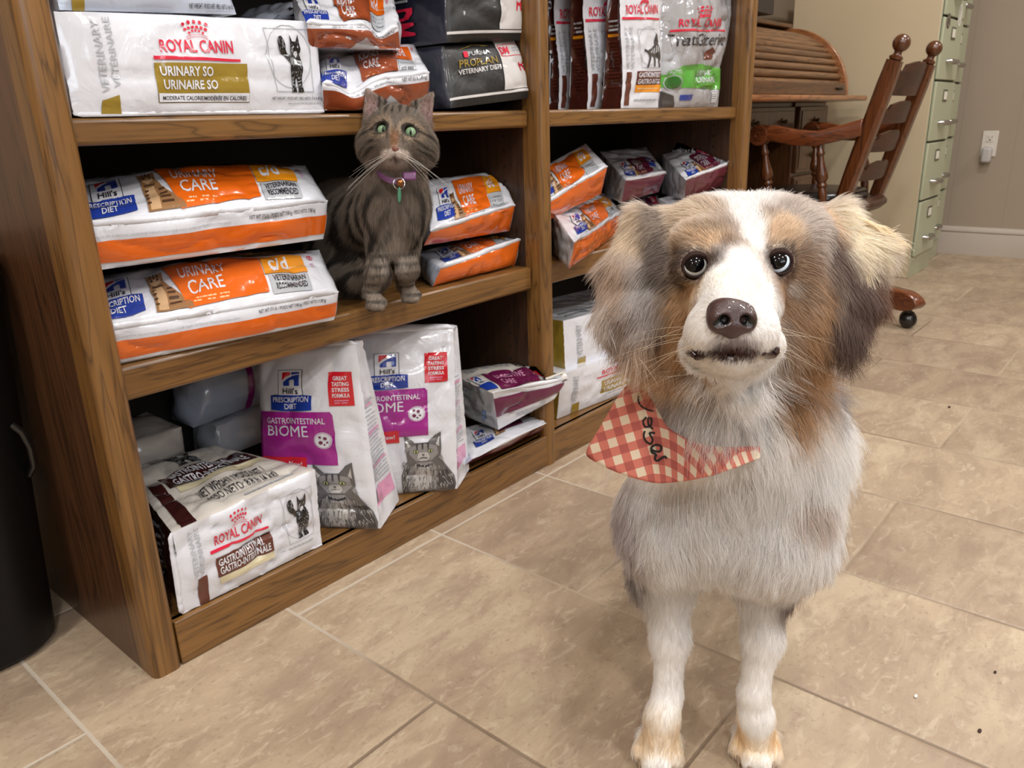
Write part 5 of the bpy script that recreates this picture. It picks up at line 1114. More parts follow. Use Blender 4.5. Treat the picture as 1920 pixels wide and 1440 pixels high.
# legs
def leg(px, sgn):
    (ex, ey), (mx, my), (wx, wy), (px_, py_) = px
    E_, M_, Wr, Pw = onF(ex, ey, .892), onF(mx, my, .880), onF(wx, wy, .866), onZ(px_, py_, .024)
    D.chain([W(.90, .01 + sgn * .062, .44), W(.860, .006 + sgn * .064, .34), E_ + [0, 0, .02]], [.052, .050, .036], .035)
    D.chain([E_ + [0, 0, .02], M_, Wr], [.031, .0195, .0172], .02)
    D.chain([Wr, Wr * .4 + Pw * .6 + [0, 0, .012], Pw], [.0172, .0205, .021], .012)
    for i, (sx, fx) in enumerate(((-.021, -.006), (-.0075, -.022), (.0075, -.022), (.021, -.006))):
        c = Pw + SW * sx + AW * fx; c[2] = .0145; b = Pw + SW * sx * .7 + AW * (fx + .022); b[2] = .024; D.cone(b, c, .0125, .0120, .005)
    return E_, M_, Wr, Pw
LL = leg(((1246, 1105), (1256, 1200), (1252, 1300), (1234, 1398)), -1); LR = leg(((1428, 1105), (1430, 1200), (1413, 1300), (1418, 1392)), 1)
for sg in (-1, 1):                        # hind legs, standing square behind
    l0 = .03 + sg * .075
    D.chain([W(1.22, l0, .37), W(1.165, l0 + sg * .008, .255), W(1.30, l0, .135), W(1.275, l0, .03)], [.064, .040, .021, .020], .03)
    for sx in (-.016, 0, .016): D.cone(W(1.27, l0 + sx * .6, .022), W(1.245, l0 + sx, .013), .013, .012, .006)
D.ell(W(1.30, .035, .37), (.03, .03, .028), None, .03)   # bobtail
# neck and head
D.cone(dep(1393, 570, .85), W(.905, .005, .455), .070, .095, .04)
D.ell(dep(1390, 494, .772), (.070, .058, .074), HD, .03)
for x in (1325, 1455): D.ell(dep(x, 452, .778), (.045, .036, .055), HD, .03)
D.ell(dep(1392, 560, .80), (.070, .060, .06), HD, .03)
for x in (1298, 1484): D.ell(dep(x, 585, .765), (.036, .050, .045), HD, .03)                       # cheeks
for x, y in ((1318, 452), (1442, 447)): D.ell(dep(x, y, .716), (.024, .018, .022), HD, .014)          # brows
D.cone(dep(1380, 470, .716), dep(1372, 560, .622), .024, .0165, .02)                                 # bridge
D.cone(dep(1379, 560, .705), dep(1371, 612, .632), .040, .026, .02)                                   # muzzle
for x, y in ((1331, 622), (1413, 620)): D.ell(dep(x, y, .640), (.020, .0215, .026), HD, .012)         # flews
for x, y in ((1318, 648), (1428, 646)): D.ell(dep(x, y, .668), (.018, .016, .026), HD, .012)
D.cone(dep(1371, 664, .640), dep(1385, 640, .755), .0150, .034, .014)                                 # lower jaw
D.cone(dep(1335, 668, .664), dep(1410, 666, .664), .010, .010, .012)
# mouth line
D.chain([dep(1300, 662, .668), dep(1330, 664, .638), dep(1371, 661, .622), dep(1415, 662, .638), dep(1450, 658, .668)], [.003, .0022, .0022, .0022, .003], .004, 'sub')
# eye sockets and lids
EYES = (dep(1301, 500, .700), dep(1457, 494, .700)); ER = .0122
for e, sx in zip(EYES, (-1, 1)):
    D.ell(e + CF * .004, (.0175, .0162, .016), HD, .006); D.ell(e - CF * .012, (.0117, .0106, .014), HD, .003, 'sub'); D.ell(e, (.0118,) * 3, HD, .003, 'sub')
# ears: folded flaps
for t in (((1262, 408, .775), (1200, 405, .775), (1255, 520, .745)), ((1200, 405, .775), (1155, 500, .760), (1255, 520, .745)), ((1155, 500, .760), (1145, 590, .745), (1255, 520, .745)), ((1145, 590, .745), (1196, 640, .738), (1250, 560, .738)),
          ((1510, 402, .775), (1575, 396, .765), (1535, 520, .740)), ((1575, 396, .765), (1640, 460, .752), (1535, 520, .740)), ((1640, 460, .752), (1632, 560, .742), (1535, 520, .740)), ((1632, 560, .742), (1588, 635, .735), (1540, 545, .738))):
    D.tri(*[dep(*q) for q in t], .0075, .012)
DV, DQ = D.nets(2); del D.d
DN = vnormals(DV, DQ)
def px_of(P): q = P - CAM; z = q @ CF; return np.stack([960 + FPX * (q @ CR) / z, 720 - FPX * (q @ CU) / z, z], 1)
_vp = px_of(DV); _kd = KDTree(len(DV)); [_kd.insert((p[0], p[1], 0), i) for i, p in enumerate(_vp)]; _kd.balance()
def surf(x, y):
    """depth of the dog's near surface along a line of sight"""
    z = [_vp[i, 2] for _, i, d in _kd.find_n((x, y, 0), 24) if d < 9]; return min(z) if z else None
# ---- coat pattern
px_m = lambda r, Dp: r * Dp / FPX
def B(x, y, Dp, rx, ry, col, soft=.25, st=1.0, rz=.06): return (dep(x, y, Dp), (px_m(rx, Dp), px_m(ry, Dp), rz), HD, col, soft, st)
def BW(f, l, z, rf, rl, rz, col, soft=.3, st=1.0): return (W(f, l, z), (rf, rl, rz), (AW, SW, ZW), col, soft, st)
WHITE, CREAM, TAN, COPPER, GREY, DGREY, UMBER, LILAC = (250, 248, 246), (240, 224, 200), (220, 192, 158), (198, 162, 124), (172, 163, 160), (128, 117, 114), (96, 78, 72), (190, 178, 178)
DCOAT = [
    BW(1.12, .03, .40, .20, .20, .16, GREY, .3), BW(1.2, .03, .44, .14, .09, .06, DGREY, .4, .8), BW(1.0, .10, .42, .08, .05, .08, DGREY, .4, .7), BW(1.27, .03, .20, .1, .2, .07, COPPER, .4, .7), BW(1.28, .03, .03, .1, .2, .08, WHITE, .3),
    B(1176, 1000, .93, 26, 85, LILAC, .5, .8), B(1560, 1010, .93, 40, 95, (190, 176, 172), .5, .8), B(1508, 935, .87, 46, 40, (200, 182, 170), .5, .75), BW(.90, -.10, .255, .05, .035, .045, DGREY, .5, .8), BW(.90, .105, .245, .05, .035, .05, (150, 130, 122), .4), BW(.895, .108, .235, .02, .014, .016, UMBER, .4, .9),
    # head, seen from the front: grey merle crown, white blaze, tan brows and cheeks
    B(1395, 470, .77, 200, 150, (206, 192, 182), .2, 1, .12), B(1285, 430, .76, 76, 60, (236, 222, 204), .4, .9), B(1500, 430, .76, 70, 60, (222, 212, 204), .4, .9),
    B(1250, 602, .77, 85, 98, COPPER, .3, 1, .10), B(1525, 610, .77, 88, 120, (192, 158, 124), .3, 1, .10), B(1248, 672, .79, 60, 44, TAN, .4, .8, .10), B(1210, 740, .82, 60, 70, CREAM, .5, .6, .1), B(1575, 700, .82, 50, 70, GREY, .4, .9, .1),
    B(1374, 748, .79, 112, 66, WHITE, .35, 1, .10), B(1340, 800, .82, 170, 72, WHITE, .4, .95, .08), B(1484, 712, .78, 44, 62, COPPER, .4, .95, .05),
    B(1300, 530, .73, 62, 64, TAN, .35), B(1462, 528, .73, 62, 70, (196, 168, 142), .35), B(1482, 538, .715, 16, 14, (206, 198, 192), .5, .7),
    B(1318, 455, .72, 46, 30, (230, 208, 182), .3), B(1440, 450, .72, 46, 34, (232, 212, 188), .3), B(1322, 440, .72, 34, 9, UMBER, .6, .5), B(1348, 470, .71, 16, 24, (140, 112, 92), .5, .6), B(1418, 468, .71, 14, 26, (150, 120, 96), .5, .5),
    B(1301, 499, .70, 36, 33, UMBER, .25, .92), B(1457, 494, .70, 36, 33, UMBER, .25, .92), B(1335, 500, .70, 16, 26, UMBER, .5, .7), B(1424, 496, .70, 14, 24, UMBER, .5, .7),
    B(1381, 430, .74, 30, 110, WHITE, .22, 1, .10), B(1386, 388, .77, 60, 40, WHITE, .4, .9, .08), B(1378, 540, .67, 40, 70, WHITE, .25, 1), B(1374, 600, .645, 78, 66, WHITE, .2, 1, .035), B(1373, 655, .65, 92, 40, WHITE, .2, 1, .05), B(1374, 545, .65, 52, 40, (248, 238, 220), .4, .7),
    B(1372, 643, .622, 42, 16, (122, 98, 96), .45, .8, .02), B(1372, 661, .625, 50, 11, (84, 58, 56), .4, 1, .03), B(1305, 663, surf(1305, 663), 11, 8, (58, 36, 34), .3, 1, .02), B(1446, 660, surf(1446, 660), 13, 9, (58, 36, 34), .3, 1, .02), B(1370, 597, .612, 40, 36, (52, 32, 32), .2, 1, .016),
    # ears
    B(1195, 500, .755, 78, 130, (204, 190, 180), .25, 1, .04), B(1190, 430, .765, 52, 44, CREAM, .4, .75, .04), B(1232, 430, .77, 26, 40, (112, 96, 92), .4, .6, .03), B(1215, 560, .745, 34, 60, (196, 190, 188), .45, .9, .03), B(1160, 600, .745, 28, 50, (150, 122, 100), .5, .7, .03), B(1160, 520, .755, 20, 50, (198, 172, 146), .5, .7, .03), B(1240, 500, .75, 16, 60, (92, 78, 74), .5, .7, .03),
    B(1590, 510, .75, 86, 140, (134, 114, 106), .25, 1, .04), B(1575, 420, .765, 56, 40, (250, 240, 224), .35, 1, .04), B(1610, 470, .755, 46, 50, (250, 240, 222), .4, .95, .04), B(1530, 440, .77, 20, 46, (212, 176, 140), .4, .8, .03), B(1520, 480, .765, 14, 80, (70, 58, 56), .4, .9, .03), B(1590, 590, .74, 60, 60, (124, 104, 96), .35, 1, .03), B(1555, 530, .74, 18, 40, (176, 160, 148), .5, .7, .03), B(1640, 540, .745, 20, 50, (128, 96, 78), .5, .8, .03),
    (LL[3] + [0, 0, .012], (.04, .04, .02), HD, (232, 208, 170), .5, .8), (LR[3] + [0, 0, .012], (.04, .04, .02), HD, (234, 206, 162), .5, .9)]
def dcol(P): return paint(P, WHITE, DCOAT, .22, 3, 55)
DC = dcol(DV)
M_SKIN = coat_mat('dog_skin', .7); M_FUR = coat_mat('dog_fur', .5, .45, .2)
# skin stays bare and dark on lids and lips
dg_ = empty('dog', tuple(W(.9, 0, 0)), 'white, tan and grey merle dog with a gingham bandana standing on the tile floor', 'dog')
dog = skin_mesh('dog_body', DV, DQ, DC * .92, M_SKIN, dg_)
# ---- eyes
def eye(name, c, gaze, up, r, cuts, par):
    """eyeball: pupil, iris, rim and white as rings of faces round the gaze axis"""
    g = unit(gaze); a = unit(np.cross(up, g)); b = np.cross(g, a); n = 40; m = 36; V = [tuple(c + g * r * 1.015)]; ang = np.linspace(0, math.pi, m + 1)[1:-1]
    for t_ in ang:
        rr = r * (1 + .03 * math.exp(-(t_ / .7) ** 2))
        for k in range(n): V.append(tuple(c + rr * (g * math.cos(t_) + (a * math.cos(2 * math.pi * k / n) + b * math.sin(2 * math.pi * k / n)) * math.sin(t_))))
    V.append(tuple(c - g * r)); F = [(0, 1 + k, 1 + (k + 1) % n) for k in range(n)]; M = [0] * n
    for i in range(m - 2):
        t_ = math.degrees((ang[i] + ang[i + 1]) / 2); mi = sum(t_ > c_ for c_, _ in cuts)
        for k in range(n): F.append((1 + i * n + k, 1 + (i + 1) * n + k, 1 + (i + 1) * n + (k + 1) % n, 1 + i * n + (k + 1) % n)); M.append(mi)
    F += [(len(V) - 1, 1 + (m - 2) * n + (k + 1) % n, 1 + (m - 2) * n + k) for k in range(n)]; M += [len(cuts)] * n
    me = bpy.data.meshes.new(name); me.from_pydata(V, [], F)
    for q in [x for _, x in cuts] + [EYEWHITE]: me.materials.append(q)
    me.polygons.foreach_set('material_index', M); me.polygons.foreach_set('use_smooth', [True] * len(F)); return link(name, me, par)
def eyem(name, c): return plain(name, c, .035, spec=.45, nscale=500)
EYEWHITE = eyem('eye_white', (52, 36, 33)); PUP = eyem('pupil_black', (4, 4, 7)); IRB = eyem('iris_pale_blue', (206, 224, 240)); IRG = eyem('iris_pale_grey', (210, 212, 210)); IRD = eyem('iris_rim', (60, 62, 74))
LID = plain('dark_eyelid', (44, 28, 24), .65, spec=.15, nz=.1, nscale=300)
def ring(name, c, rx, ry, th, mat, par, ax=HD, push=.0, n=36, tilt=0.0, top=1.0):
    s = MB(); pts = []
    for k in range(n + 1):
        a = 2 * math.pi * k / n; x, y = rx * math.cos(a), ry * math.sin(a) * (top if math.sin(a) > 0 else 1); x, y = x * math.cos(tilt) - y * math.sin(tilt), x * math.sin(tilt) + y * math.cos(tilt); rr = math.hypot(x, y)
        pts.append(c + ax[0] * x + ax[1] * y + ax[2] * (math.sqrt(max(0, .0130 ** 2 - rr * rr)) + push))
    s.tube([tuple(p) for p in pts], [th * (1 + (1.1 if top < 1 else 0) * max(0, math.sin(2 * math.pi * k / n))) for k in range(n + 1)], 8); return s.build(name, mat, par, world=True)
to_cam = unit(CAM - EYES[0])
for e, ir, sx in ((EYES[0], IRG, .07), (EYES[1], IRB, -.03)):
    g = unit(CAM - e) + CU * .34 + CR * sx
    ey = eye('eye', e, g, CU, ER, ((45, PUP), (62, ir), (68, IRD)), dg_)
    ring('eyelid', e - CU * .0004, .0112, .0102, .0013, LID, ey, HD, .0000, top=.97, tilt=.1 if e is EYES[0] else -.1)
# ---- nose
N_ = SDF(dep(1370, 595, .61) - .036, dep(1370, 595, .61) + .036, .0011); nc = dep(1370, 594, .612)
def nh(x, y, z): return nc + CR * x + CU * y - CF * z
N_.ell(nh(0, .002, 0), (.0182, .0140, .0125), HD, .004)
for sx in (-1, 1): N_.ell(nh(sx * .0105, -.0035, .0035), (.0088, .0098, .0105), HD, .005)
N_.ell(nh(0, -.008, .003), (.0085, .0095, .0095), HD, .005); N_.ell(nh(0, .0065, -.003), (.0165, .0085, .012), HD, .005)
for sx in (-1, 1): N_.chain([nh(sx * .0085, -.0036, .0160), nh(sx * .0115, -.0058, .0138), nh(sx * .0172, -.0080, .0095)], [.0052, .0042, .0018], .002, 'sub'); N_.cone(nh(sx * .0086, -.0042, .017), nh(sx * .0075, -.003, .010), .0042, .0032, .002, 'sub')
N_.cone(nh(0, -.004, .0150), nh(0, -.018, .0130), .0008, .0011, .0015, 'sub')
nv, nq = N_.nets(1)
m, t, b = newmat('liver_nose'); tc = t.add('ShaderNodeTexCoord').outputs['Object']; vo = t.add('ShaderNodeTexVoronoi'); t.put(vo.inputs['Vector'], tc); vo.inputs['Scale'].default_value = 900
t.put(b.inputs['Base Color'], t.mix(t.noise(tc, 160, 3), rgba((50, 31, 31)), rgba((74, 48, 45)))); b.inputs['Roughness'].default_value = .36; b.inputs['Coat Weight'].default_value = .25; t.put(b.inputs['Normal'], t.bump(vo.outputs[0], .35, .0006))
ns_ = np.min([np.linalg.norm(nv - nh(sx * x, y, z), axis=1) / r for sx in (-1, 1) for x, y, z, r in ((.0086, -.0038, .0125, .0050), (.0112, -.0052, .0125, .0042), (.0145, -.0066, .0105, .0030), (.0080, -.0036, .0090, .0050))], axis=0)
nk = np.clip((1.15 - ns_) * 3, 0, 1)[:, None] * np.array(s2l((16, 9, 9))) + np.clip(1 - (1.15 - ns_) * 3, 0, 1)[:, None].clip(0, 1) * np.array([1, 1, 1])
a_n = t.add('ShaderNodeAttribute'); a_n.attribute_name = 'coat'; l_ = b.inputs['Base Color'].links[0].from_socket; t.put(b.inputs['Base Color'], t.mix(1.0, l_, a_n.outputs['Color'], 'MULTIPLY'))
skin_mesh('nose', nv, nq, nk, m, dg_)['label'] = 'shiny brown nose'
LIPM = plain('dark_lip', (52, 32, 30), .3, coat=.3, nscale=300)
for pts in (((1297, 658), (1301, 664), (1308, 667), (1316, 665), (1322, 662)), ((1432, 664), (1440, 666), (1448, 664), (1455, 658), (1459, 651))):
    Q_ = [dep(x, y, surf(x, y) - .0012) for x, y in pts]; MB().tube([tuple(Q_[0] + (Q_[-1] - Q_[0]) * 0 + x) for x in [np.zeros(3)] + [q - Q_[0] for q in Q_[1:]]], [.0016, .0034, .0042, .0036, .0014], 10).build('lip_corner', LIPM, dg_, world=True)
CLAW = plain('pale_claw', (150, 128, 108), .4)
for Pw in (LL[3], LR[3]):
    for sx, fx in ((-.021, -.006), (-.0075, -.022), (.0075, -.022), (.021, -.006)):
        c = Pw + SW * sx + AW * (fx - .010); MB().tube([tuple(c + ZW * (.013 - Pw[2])), tuple(c - AW * .006 + ZW * (.0115 - Pw[2])), tuple(c - AW * .011 + ZW * (.006 - Pw[2]))], [.0032, .0026, .0008], 8).build('claw', CLAW, dg_, world=True)
# ---- grooming: control points (place, flow, length, lift, reach)
G_ = []
def gp(p, d, L, lift=.35, reach=.025): G_.append((np.array(p, float), unit(np.array(d, float)), L, lift, reach))
def hd(x, y, z=0.0): return CR * x + CU * y - CF * z
def gh(x, y, Dp, dx, dy, L, lift=.3, reach=.022, dz=-.3): gp(dep(x, y, Dp), hd(dx, dy, dz), L, lift, reach)
for sx in (-1, 1):
    X = lambda v: 1376 + sx * v
    gh(X(20), 545, .64, sx * .3, 1, .0035, .2, .014); gh(X(50), 585, .64, sx * .8, .3, .0035, .2, .012); gh(X(48), 625, .63, sx * .8, -.5, .004, .2, .012); gh(X(30), 650, .625, sx * .3, -1, .005, .25, .010); gh(X(60), 655, .655, sx, -.4, .0045, .22, .012); gh(X(25), 680, .64, sx * .3, -1, .007, .25, .014); gh(X(70), 625, .66, sx, -.2, .006, .2, .012)
    gh(X(20), 490, .70, sx * .3, 1, .008, .25, .014); gh(X(25), 430, .73, sx * .3, 1, .013, .25, .02); gh(X(60), 450, .72, sx * .6, .8, .013, .35, .014); gh(X(90), 430, .74, sx * .8, .7, .016, .3, .016); gh(X(40), 385, .765, sx * .4, .9, .018, .35, .022); gh(X(100), 395, .77, sx * .9, .5, .02, .35, .02)
    gh(X(50), 520, .70, sx * .5, -.6, .006, .2, .012); gh(X(85), 545, .72, sx * .9, -.5, .009, .22, .014); gh(X(118), 500, .735, sx * 1, .1, .014, .3, .016); gh(X(80), 470, .71, sx * .7, .7, .012, .3, .010)
    gh(X(90), 600, .72, sx * 1, -.7, .012, .25, .02); gh(X(135), 580, .75, sx * .8, -1, .026, .3, .02); gh(X(80), 650, .70, sx * .6, -1, .008, .22, .018); gh(X(140), 650, .77, sx * .7, -1, .045, .35, .026); gh(X(60), 700, .70, sx * .2, -1, .020, .3, .02); gh(X(110), 700, .76, sx * .6, -1, .050, .35, .026)
    gh(X(180), 640, .80, sx * .8, -1, .055, .4, .03); gh(X(190), 560, .81, sx * .8, -1, .045, .4, .03)
    gp(W(.84, sx * .07, .50), hd(sx * .7, -1), .055, .35, .04); gp(W(.90, sx * .12, .47), hd(sx * .9, -1), .055, .4, .04)
    gp(W(.80, sx * .04, .42), hd(sx * .3, -1), .050, .22, .04); gp(W(.80, sx * .03, .34), hd(-sx * .12, -1), .038, .18, .04); gp(W(.81, sx * .06, .29), hd(-sx * .25, -1), .028, .25, .03); gp(W(.86, sx * .10, .36), hd(sx * .4, -1), .034, .25, .035); gp(W(.88, sx * .11, .28), hd(sx * .3, -1), .040, .3, .03)
    gp(W(1.05, .03 + sx * .1, .40), AW - ZW * .6, .05, .3, .07); gp(W(1.2, .03 + sx * .08, .40), AW - ZW * .6, .06, .3, .07); gp(W(1.22, .03 + sx * .08, .22), AW * .5 - ZW, .045, .3, .06); gp(W(1.28, .03 + sx * .075, .06), -ZW + AW * .3, .012, .25, .05)
    E_, M_, Wr, Pw = LL if sx < 0 else LR
    gp(E_ + AW * .02, -ZW + AW * .5 + SW * sx * .3, .034, .35, .028); gp(E_ - AW * .03, -ZW, .022, .2, .03); gp(M_ - AW * .02, -ZW, .009, .18, .02); gp(M_ + AW * .025, -ZW + AW * .8, .022, .4, .02); gp(Wr, -ZW - AW * .2, .009, .18, .02); gp(Pw - AW * .02, -AW - ZW * .6, .008, .2, .02); gp(Pw + AW * .03, -ZW * .3 - AW * .5, .012, .25, .02)
gp(W(.81, 0, .46), hd(0, -1), .055, .3, .04); gp(W(.80, 0, .38), hd(.05, -1), .045, .2, .04); gp(W(.82, 0.005, .27), hd(0, -1), .042, .2, .022); gp(W(1.1, .03, .48), AW - ZW * .1, .04, .3, .08); gp(W(1.0, .0, .50), AW * .5 - ZW * .2, .05, .3, .06); gp(W(1.1, .03, .27), -ZW + AW, .04, .3, .08); gp(W(1.32, .035, .37), AW, .05, .3, .04)
gh(1376, 720, .70, 0, -1, .04, .3, .022); gh(1374, 590, .66, 0, .8, .0035, .18, .01)
for x_, y_, dx_, L_ in ((1378, 760, .05, .058), (1310, 770, -.25, .058), (1450, 770, .3, .062), (1250, 740, -.6, .062), (1530, 750, .6, .066), (1340, 830, -.1, .040), (1420, 830, .15, .045)): gh(x_, y_, .80, dx_, -1, L_, .32, .03, -.1)
# ears
for x, y, Dp, dx, dy, L, lf in ((1230, 410, .775, -.8, -.5, .016, .25), (1195, 410, .77, -.9, -.6, .018, .28), (1165, 470, .76, -.4, -1, .024, .28), (1215, 480, .755, -.35, -1, .022, .25), (1240, 560, .742, -.1, -1, .026, .25), (1150, 550, .75, -.1, -1, .026, .25), (1160, 600, .742, .1, -1, .026, .22), (1200, 630, .736, .05, -1, .042, .22), (1250, 450, .765, -.1, -1, .022, .25),
                            (1535, 402, .775, .8, -.3, .016, .25), (1580, 402, .765, 1, -.4, .020, .28), (1630, 450, .752, 1, -.6, .026, .3), (1590, 470, .75, .6, -1, .022, .25), (1545, 500, .742, .1, -1, .024, .25), (1630, 530, .745, .1, -1, .022, .22), (1620, 580, .74, -.1, -1, .022, .2), (1580, 570, .738, .1, -1, .026, .22), (1588, 625, .735, -.05, -1, .030, .22), (1525, 460, .765, .0, -1, .022, .25)):
    gh(x, y, Dp, dx, dy, L, lf, .018, -.15)
GC = np.array([g[0] for g in G_]); GD = np.array([g[1] for g in G_]); GL = np.array([g[2] for g in G_]); GF = np.array([g[3] for g in G_]); GS = np.array([g[4] for g in G_])
# per-vertex fields, then strands
wts = np.concatenate([rbf(DV[i:i + 20000], GC, GS) for i in range(0, len(DV), 20000)])
vT, vL, vF = wts @ GD, wts @ GL, wts @ GF
headw = np.clip((.86 - DV @ AW) / .05, 0, 1) * np.clip((DV[:, 2] - .50) / .05, 0, 1)
dens = .35 + 2.8 * headw + 1.0 * np.clip((1.02 - DV @ AW) / .1, 0, 1)
deye = np.minimum(*[np.linalg.norm(DV - (e - CF * .008), axis=1) for e in EYES]); dens *= np.clip((deye - .0122) / .003, 0, 1)
dn = np.linalg.norm((DV - nc) / np.array([1, 1, 1]), axis=1); dens *= np.clip((dn - .0165) / .004, .0, 1)
mth = np.minimum(np.linalg.norm(DV - dep(1305, 663, surf(1305, 663)), axis=1), np.linalg.norm(DV - dep(1446, 660, surf(1446, 660)), axis=1)); dens *= np.clip((mth - .0055) / .003, 0, 1)
vL = vL * np.clip(.35 + (deye - .012) / .02, .25, 1)
# short under the bandana
# ---- gingham bandana, twisted to one side under the ruff
OUT = np.array([(1188, 706), (1160, 740), (1128, 796), (1094, 852), (1128, 874), (1172, 892), (1228, 907), (1282, 903), (1335, 892), (1382, 876), (1425, 858)], float)
INN = np.array([(1200, 706), (1212, 730), (1224, 752), (1238, 778), (1250, 800), (1268, 812), (1292, 824), (1324, 834), (1360, 838), (1392, 838), (1425, 836)], float)
def resamp(P, n): t = np.linspace(0, 1, len(P)); u = np.linspace(0, 1, n); return np.stack([np.interp(u, t, P[:, k]) for k in range(2)], 1)
def smooth_path(P, n): 
    Q = resamp(P, n); 
    for _ in range(3): Q[1:-1] = (Q[:-2] + 2 * Q[1:-1] + Q[2:]) / 4
    return Q
nu, nvv = 64, 16; O_, I_ = smooth_path(OUT, nu), smooth_path(INN, nu); BP = np.zeros((nvv, nu, 3)); BUV = np.zeros((nvv, nu, 2))
for j in range(nvv):
    v = j / (nvv - 1); q = I_ * (1 - v) + O_ * v
    for i in range(nu):
        u = i / (nu - 1); zs = surf(*q[i]); left = np.clip((1225 - q[i, 0]) / 130, 0, 1)
        z0 = .800 + .020 * left; zz = min(zs - .020 - .018 * v, .80) if zs else z0 + .0
        zz = zz * (1 - left) + (z0 + .012 * left) * left
        BP[j, i] = (q[i, 0], q[i, 1], zz + .004 * math.sin(u * 19 + v * 2) * v * (.4 + left))
for _ in range(6): 
    Z = BP[:, :, 2]; Z2_ = Z.copy(); Z2_[1:-1, 1:-1] = (Z[:-2, 1:-1] + Z[2:, 1:-1] + Z[1:-1, :-2] + Z[1:-1, 2:]) / 4; Z2_[:, 1:-1] = Z2_[:, 1:-1] * .5 + .25 * (Z2_[:, :-2] + Z2_[:, 2:]); BP[:, :, 2] = Z2_
BW_ = np.array([[dep(*BP[j, i]) for i in range(nu)] for j in range(nvv)])
a_ = R(-17)
for j in range(nvv):
    for i in range(nu):
        x, y = BP[j, i, 0] - 1160, BP[j, i, 1] - 800; k = np.clip((x - 60) / 160, 0, 1.2); an = a_ + k * R(52)
        BUV[j, i] = ((x * math.cos(an) + y * math.sin(an)) / 34.0 + .3, (-x * math.sin(an) + y * math.cos(an)) / 34.0)
me = bpy.data.meshes.new('bandana'); Vb = BW_.reshape(-1, 3).tolist(); Fb = [(j * nu + i, j * nu + i + 1, (j + 1) * nu + i + 1, (j + 1) * nu + i) for j in range(nvv - 1) for i in range(nu - 1)]; me.from_pydata(Vb, [], Fb)
uvl = me.uv_layers.new(name='UVMap'); bu = BUV.reshape(-1, 2); uvl.data.foreach_set('uv', np.array([bu[l.vertex_index] for l in me.loops], np.float32).ravel()); me.polygons.foreach_set('use_smooth', [True] * len(Fb))
m, t, b = newmat('gingham_cloth'); uv = t.add('ShaderNodeUVMap').outputs[0]; sp = t.add('ShaderNodeSeparateXYZ'); t.put(sp.inputs[0], uv)
st = [t.math('LESS_THAN', t.math('FRACT', sp.outputs[i]), .5) for i in (0, 1)]; sm = t.math('ADD', *st); c = t.ramp(t.math('DIVIDE', sm, 2.0), [(0.0, rgba((218, 202, 176))), (.35, rgba((196, 92, 76))), (.75, rgba((158, 34, 34)))]); c.node.color_ramp.interpolation = 'CONSTANT'
wv = t.noise(t.mapping(uv, (0, 0, 0), (0, 0, 0), (40, 40, 40)), 3.0, 3); t.put(b.inputs['Base Color'], t.mix(t.math('MULTIPLY', wv, .3), c, rgba((224, 196, 176)))); b.inputs['Roughness'].default_value = .85; t.put(b.inputs['Normal'], t.bump(wv, .3, .0006))
me.materials.append(m); band = link('bandana', me, dg_); so = band.modifiers.new('cloth', 'SOLIDIFY'); so.thickness = .0014; so.offset = 0; band['label'] = 'red and cream gingham bandana'
INKM = plain('black_ink', (22, 18, 18), .7)
def bstroke(pts, w):
    P = np.array(pts, float); n = 40; t_ = np.linspace(0, len(P) - 1, n); k = np.clip(t_.astype(int), 0, len(P) - 2); f = (t_ - k)[:, None]
    p0, p1, p2, p3 = P[np.clip(k - 1, 0, None)], P[k], P[k + 1], P[np.clip(k + 2, None, len(P) - 1)]
    Q = .5 * (2 * p1 + (p2 - p0) * f + (2 * p0 - 5 * p1 + 4 * p2 - p3) * f ** 2 + (3 * p1 - p0 - 3 * p2 + p3) * f ** 3); out = []
    for x, y in Q: d = ((BP[:, :, 0] - x) ** 2 + (BP[:, :, 1] - y) ** 2).argmin(); out.append(tuple(dep(x, y, BP.reshape(-1, 3)[d, 2] - .0016)))
    MB().tube(out, w, 6).build('stitched_lettering', INKM, band, world=True)
bstroke([(1197, 742), (1197, 752), (1203, 762), (1214, 768), (1226, 771)], .0008)
bstroke([(1212, 782), (1206, 790), (1210, 800), (1220, 798), (1222, 786), (1216, 784), (1216, 796), (1224, 804)], .0010)
bstroke([(1209, 808), (1207, 818), (1212, 828), (1220, 832), (1224, 824), (1218, 812), (1228, 812)], .0010)
bstroke([(1220, 842), (1228, 846), (1238, 846), (1240, 838), (1232, 834), (1222, 838), (1222, 848), (1230, 852), (1228, 860), (1233, 864), (1246, 856), (1250, 860)], .0011)
# ---- fur
NH = 300000
T_, w_ = scatter(DV, DQ, NH, dens); R0 = itp(T_, w_, DV); N0 = unit(itp(T_, w_, DN)); L0 = itp(T_, w_, vL); F0 = itp(T_, w_, vF); D0 = itp(T_, w_, vT)
def inside(P, poly):
    r = np.zeros(len(P), bool); n = len(poly)
    for i in range(n):
        (x0, y0), (x1, y1) = poly[i], poly[(i + 1) % n]; c = ((y0 > P[:, 1]) != (y1 > P[:, 1])) & (P[:, 0] < (x1 - x0) * (P[:, 1] - y0) / (y1 - y0 + 1e-9) + x0); r ^= c
    return r
_q = px_of(R0); _in = inside(_q, np.concatenate([O_, I_[::-1]])) & (R0 @ AW < .95); L0 = np.where(_in & (_q[:, 1] > 790), .006, L0)
C0 = dcol(R0 + RNG.normal(0, .0012, R0.shape)); hv = np.exp(RNG.normal(0, .12, (NH, 1))); C0 = np.clip(C0 * hv, 0, .98)
mer = vnoise(R0 * 42, 17); dark = np.clip((mer - .25) * 2.5, 0, 1)[:, None] * np.clip((.62 - C0.mean(1)) * 4, 0, 1)[:, None]; C0 = C0 * (1 - .30 * dark)
lg = L0 > .028
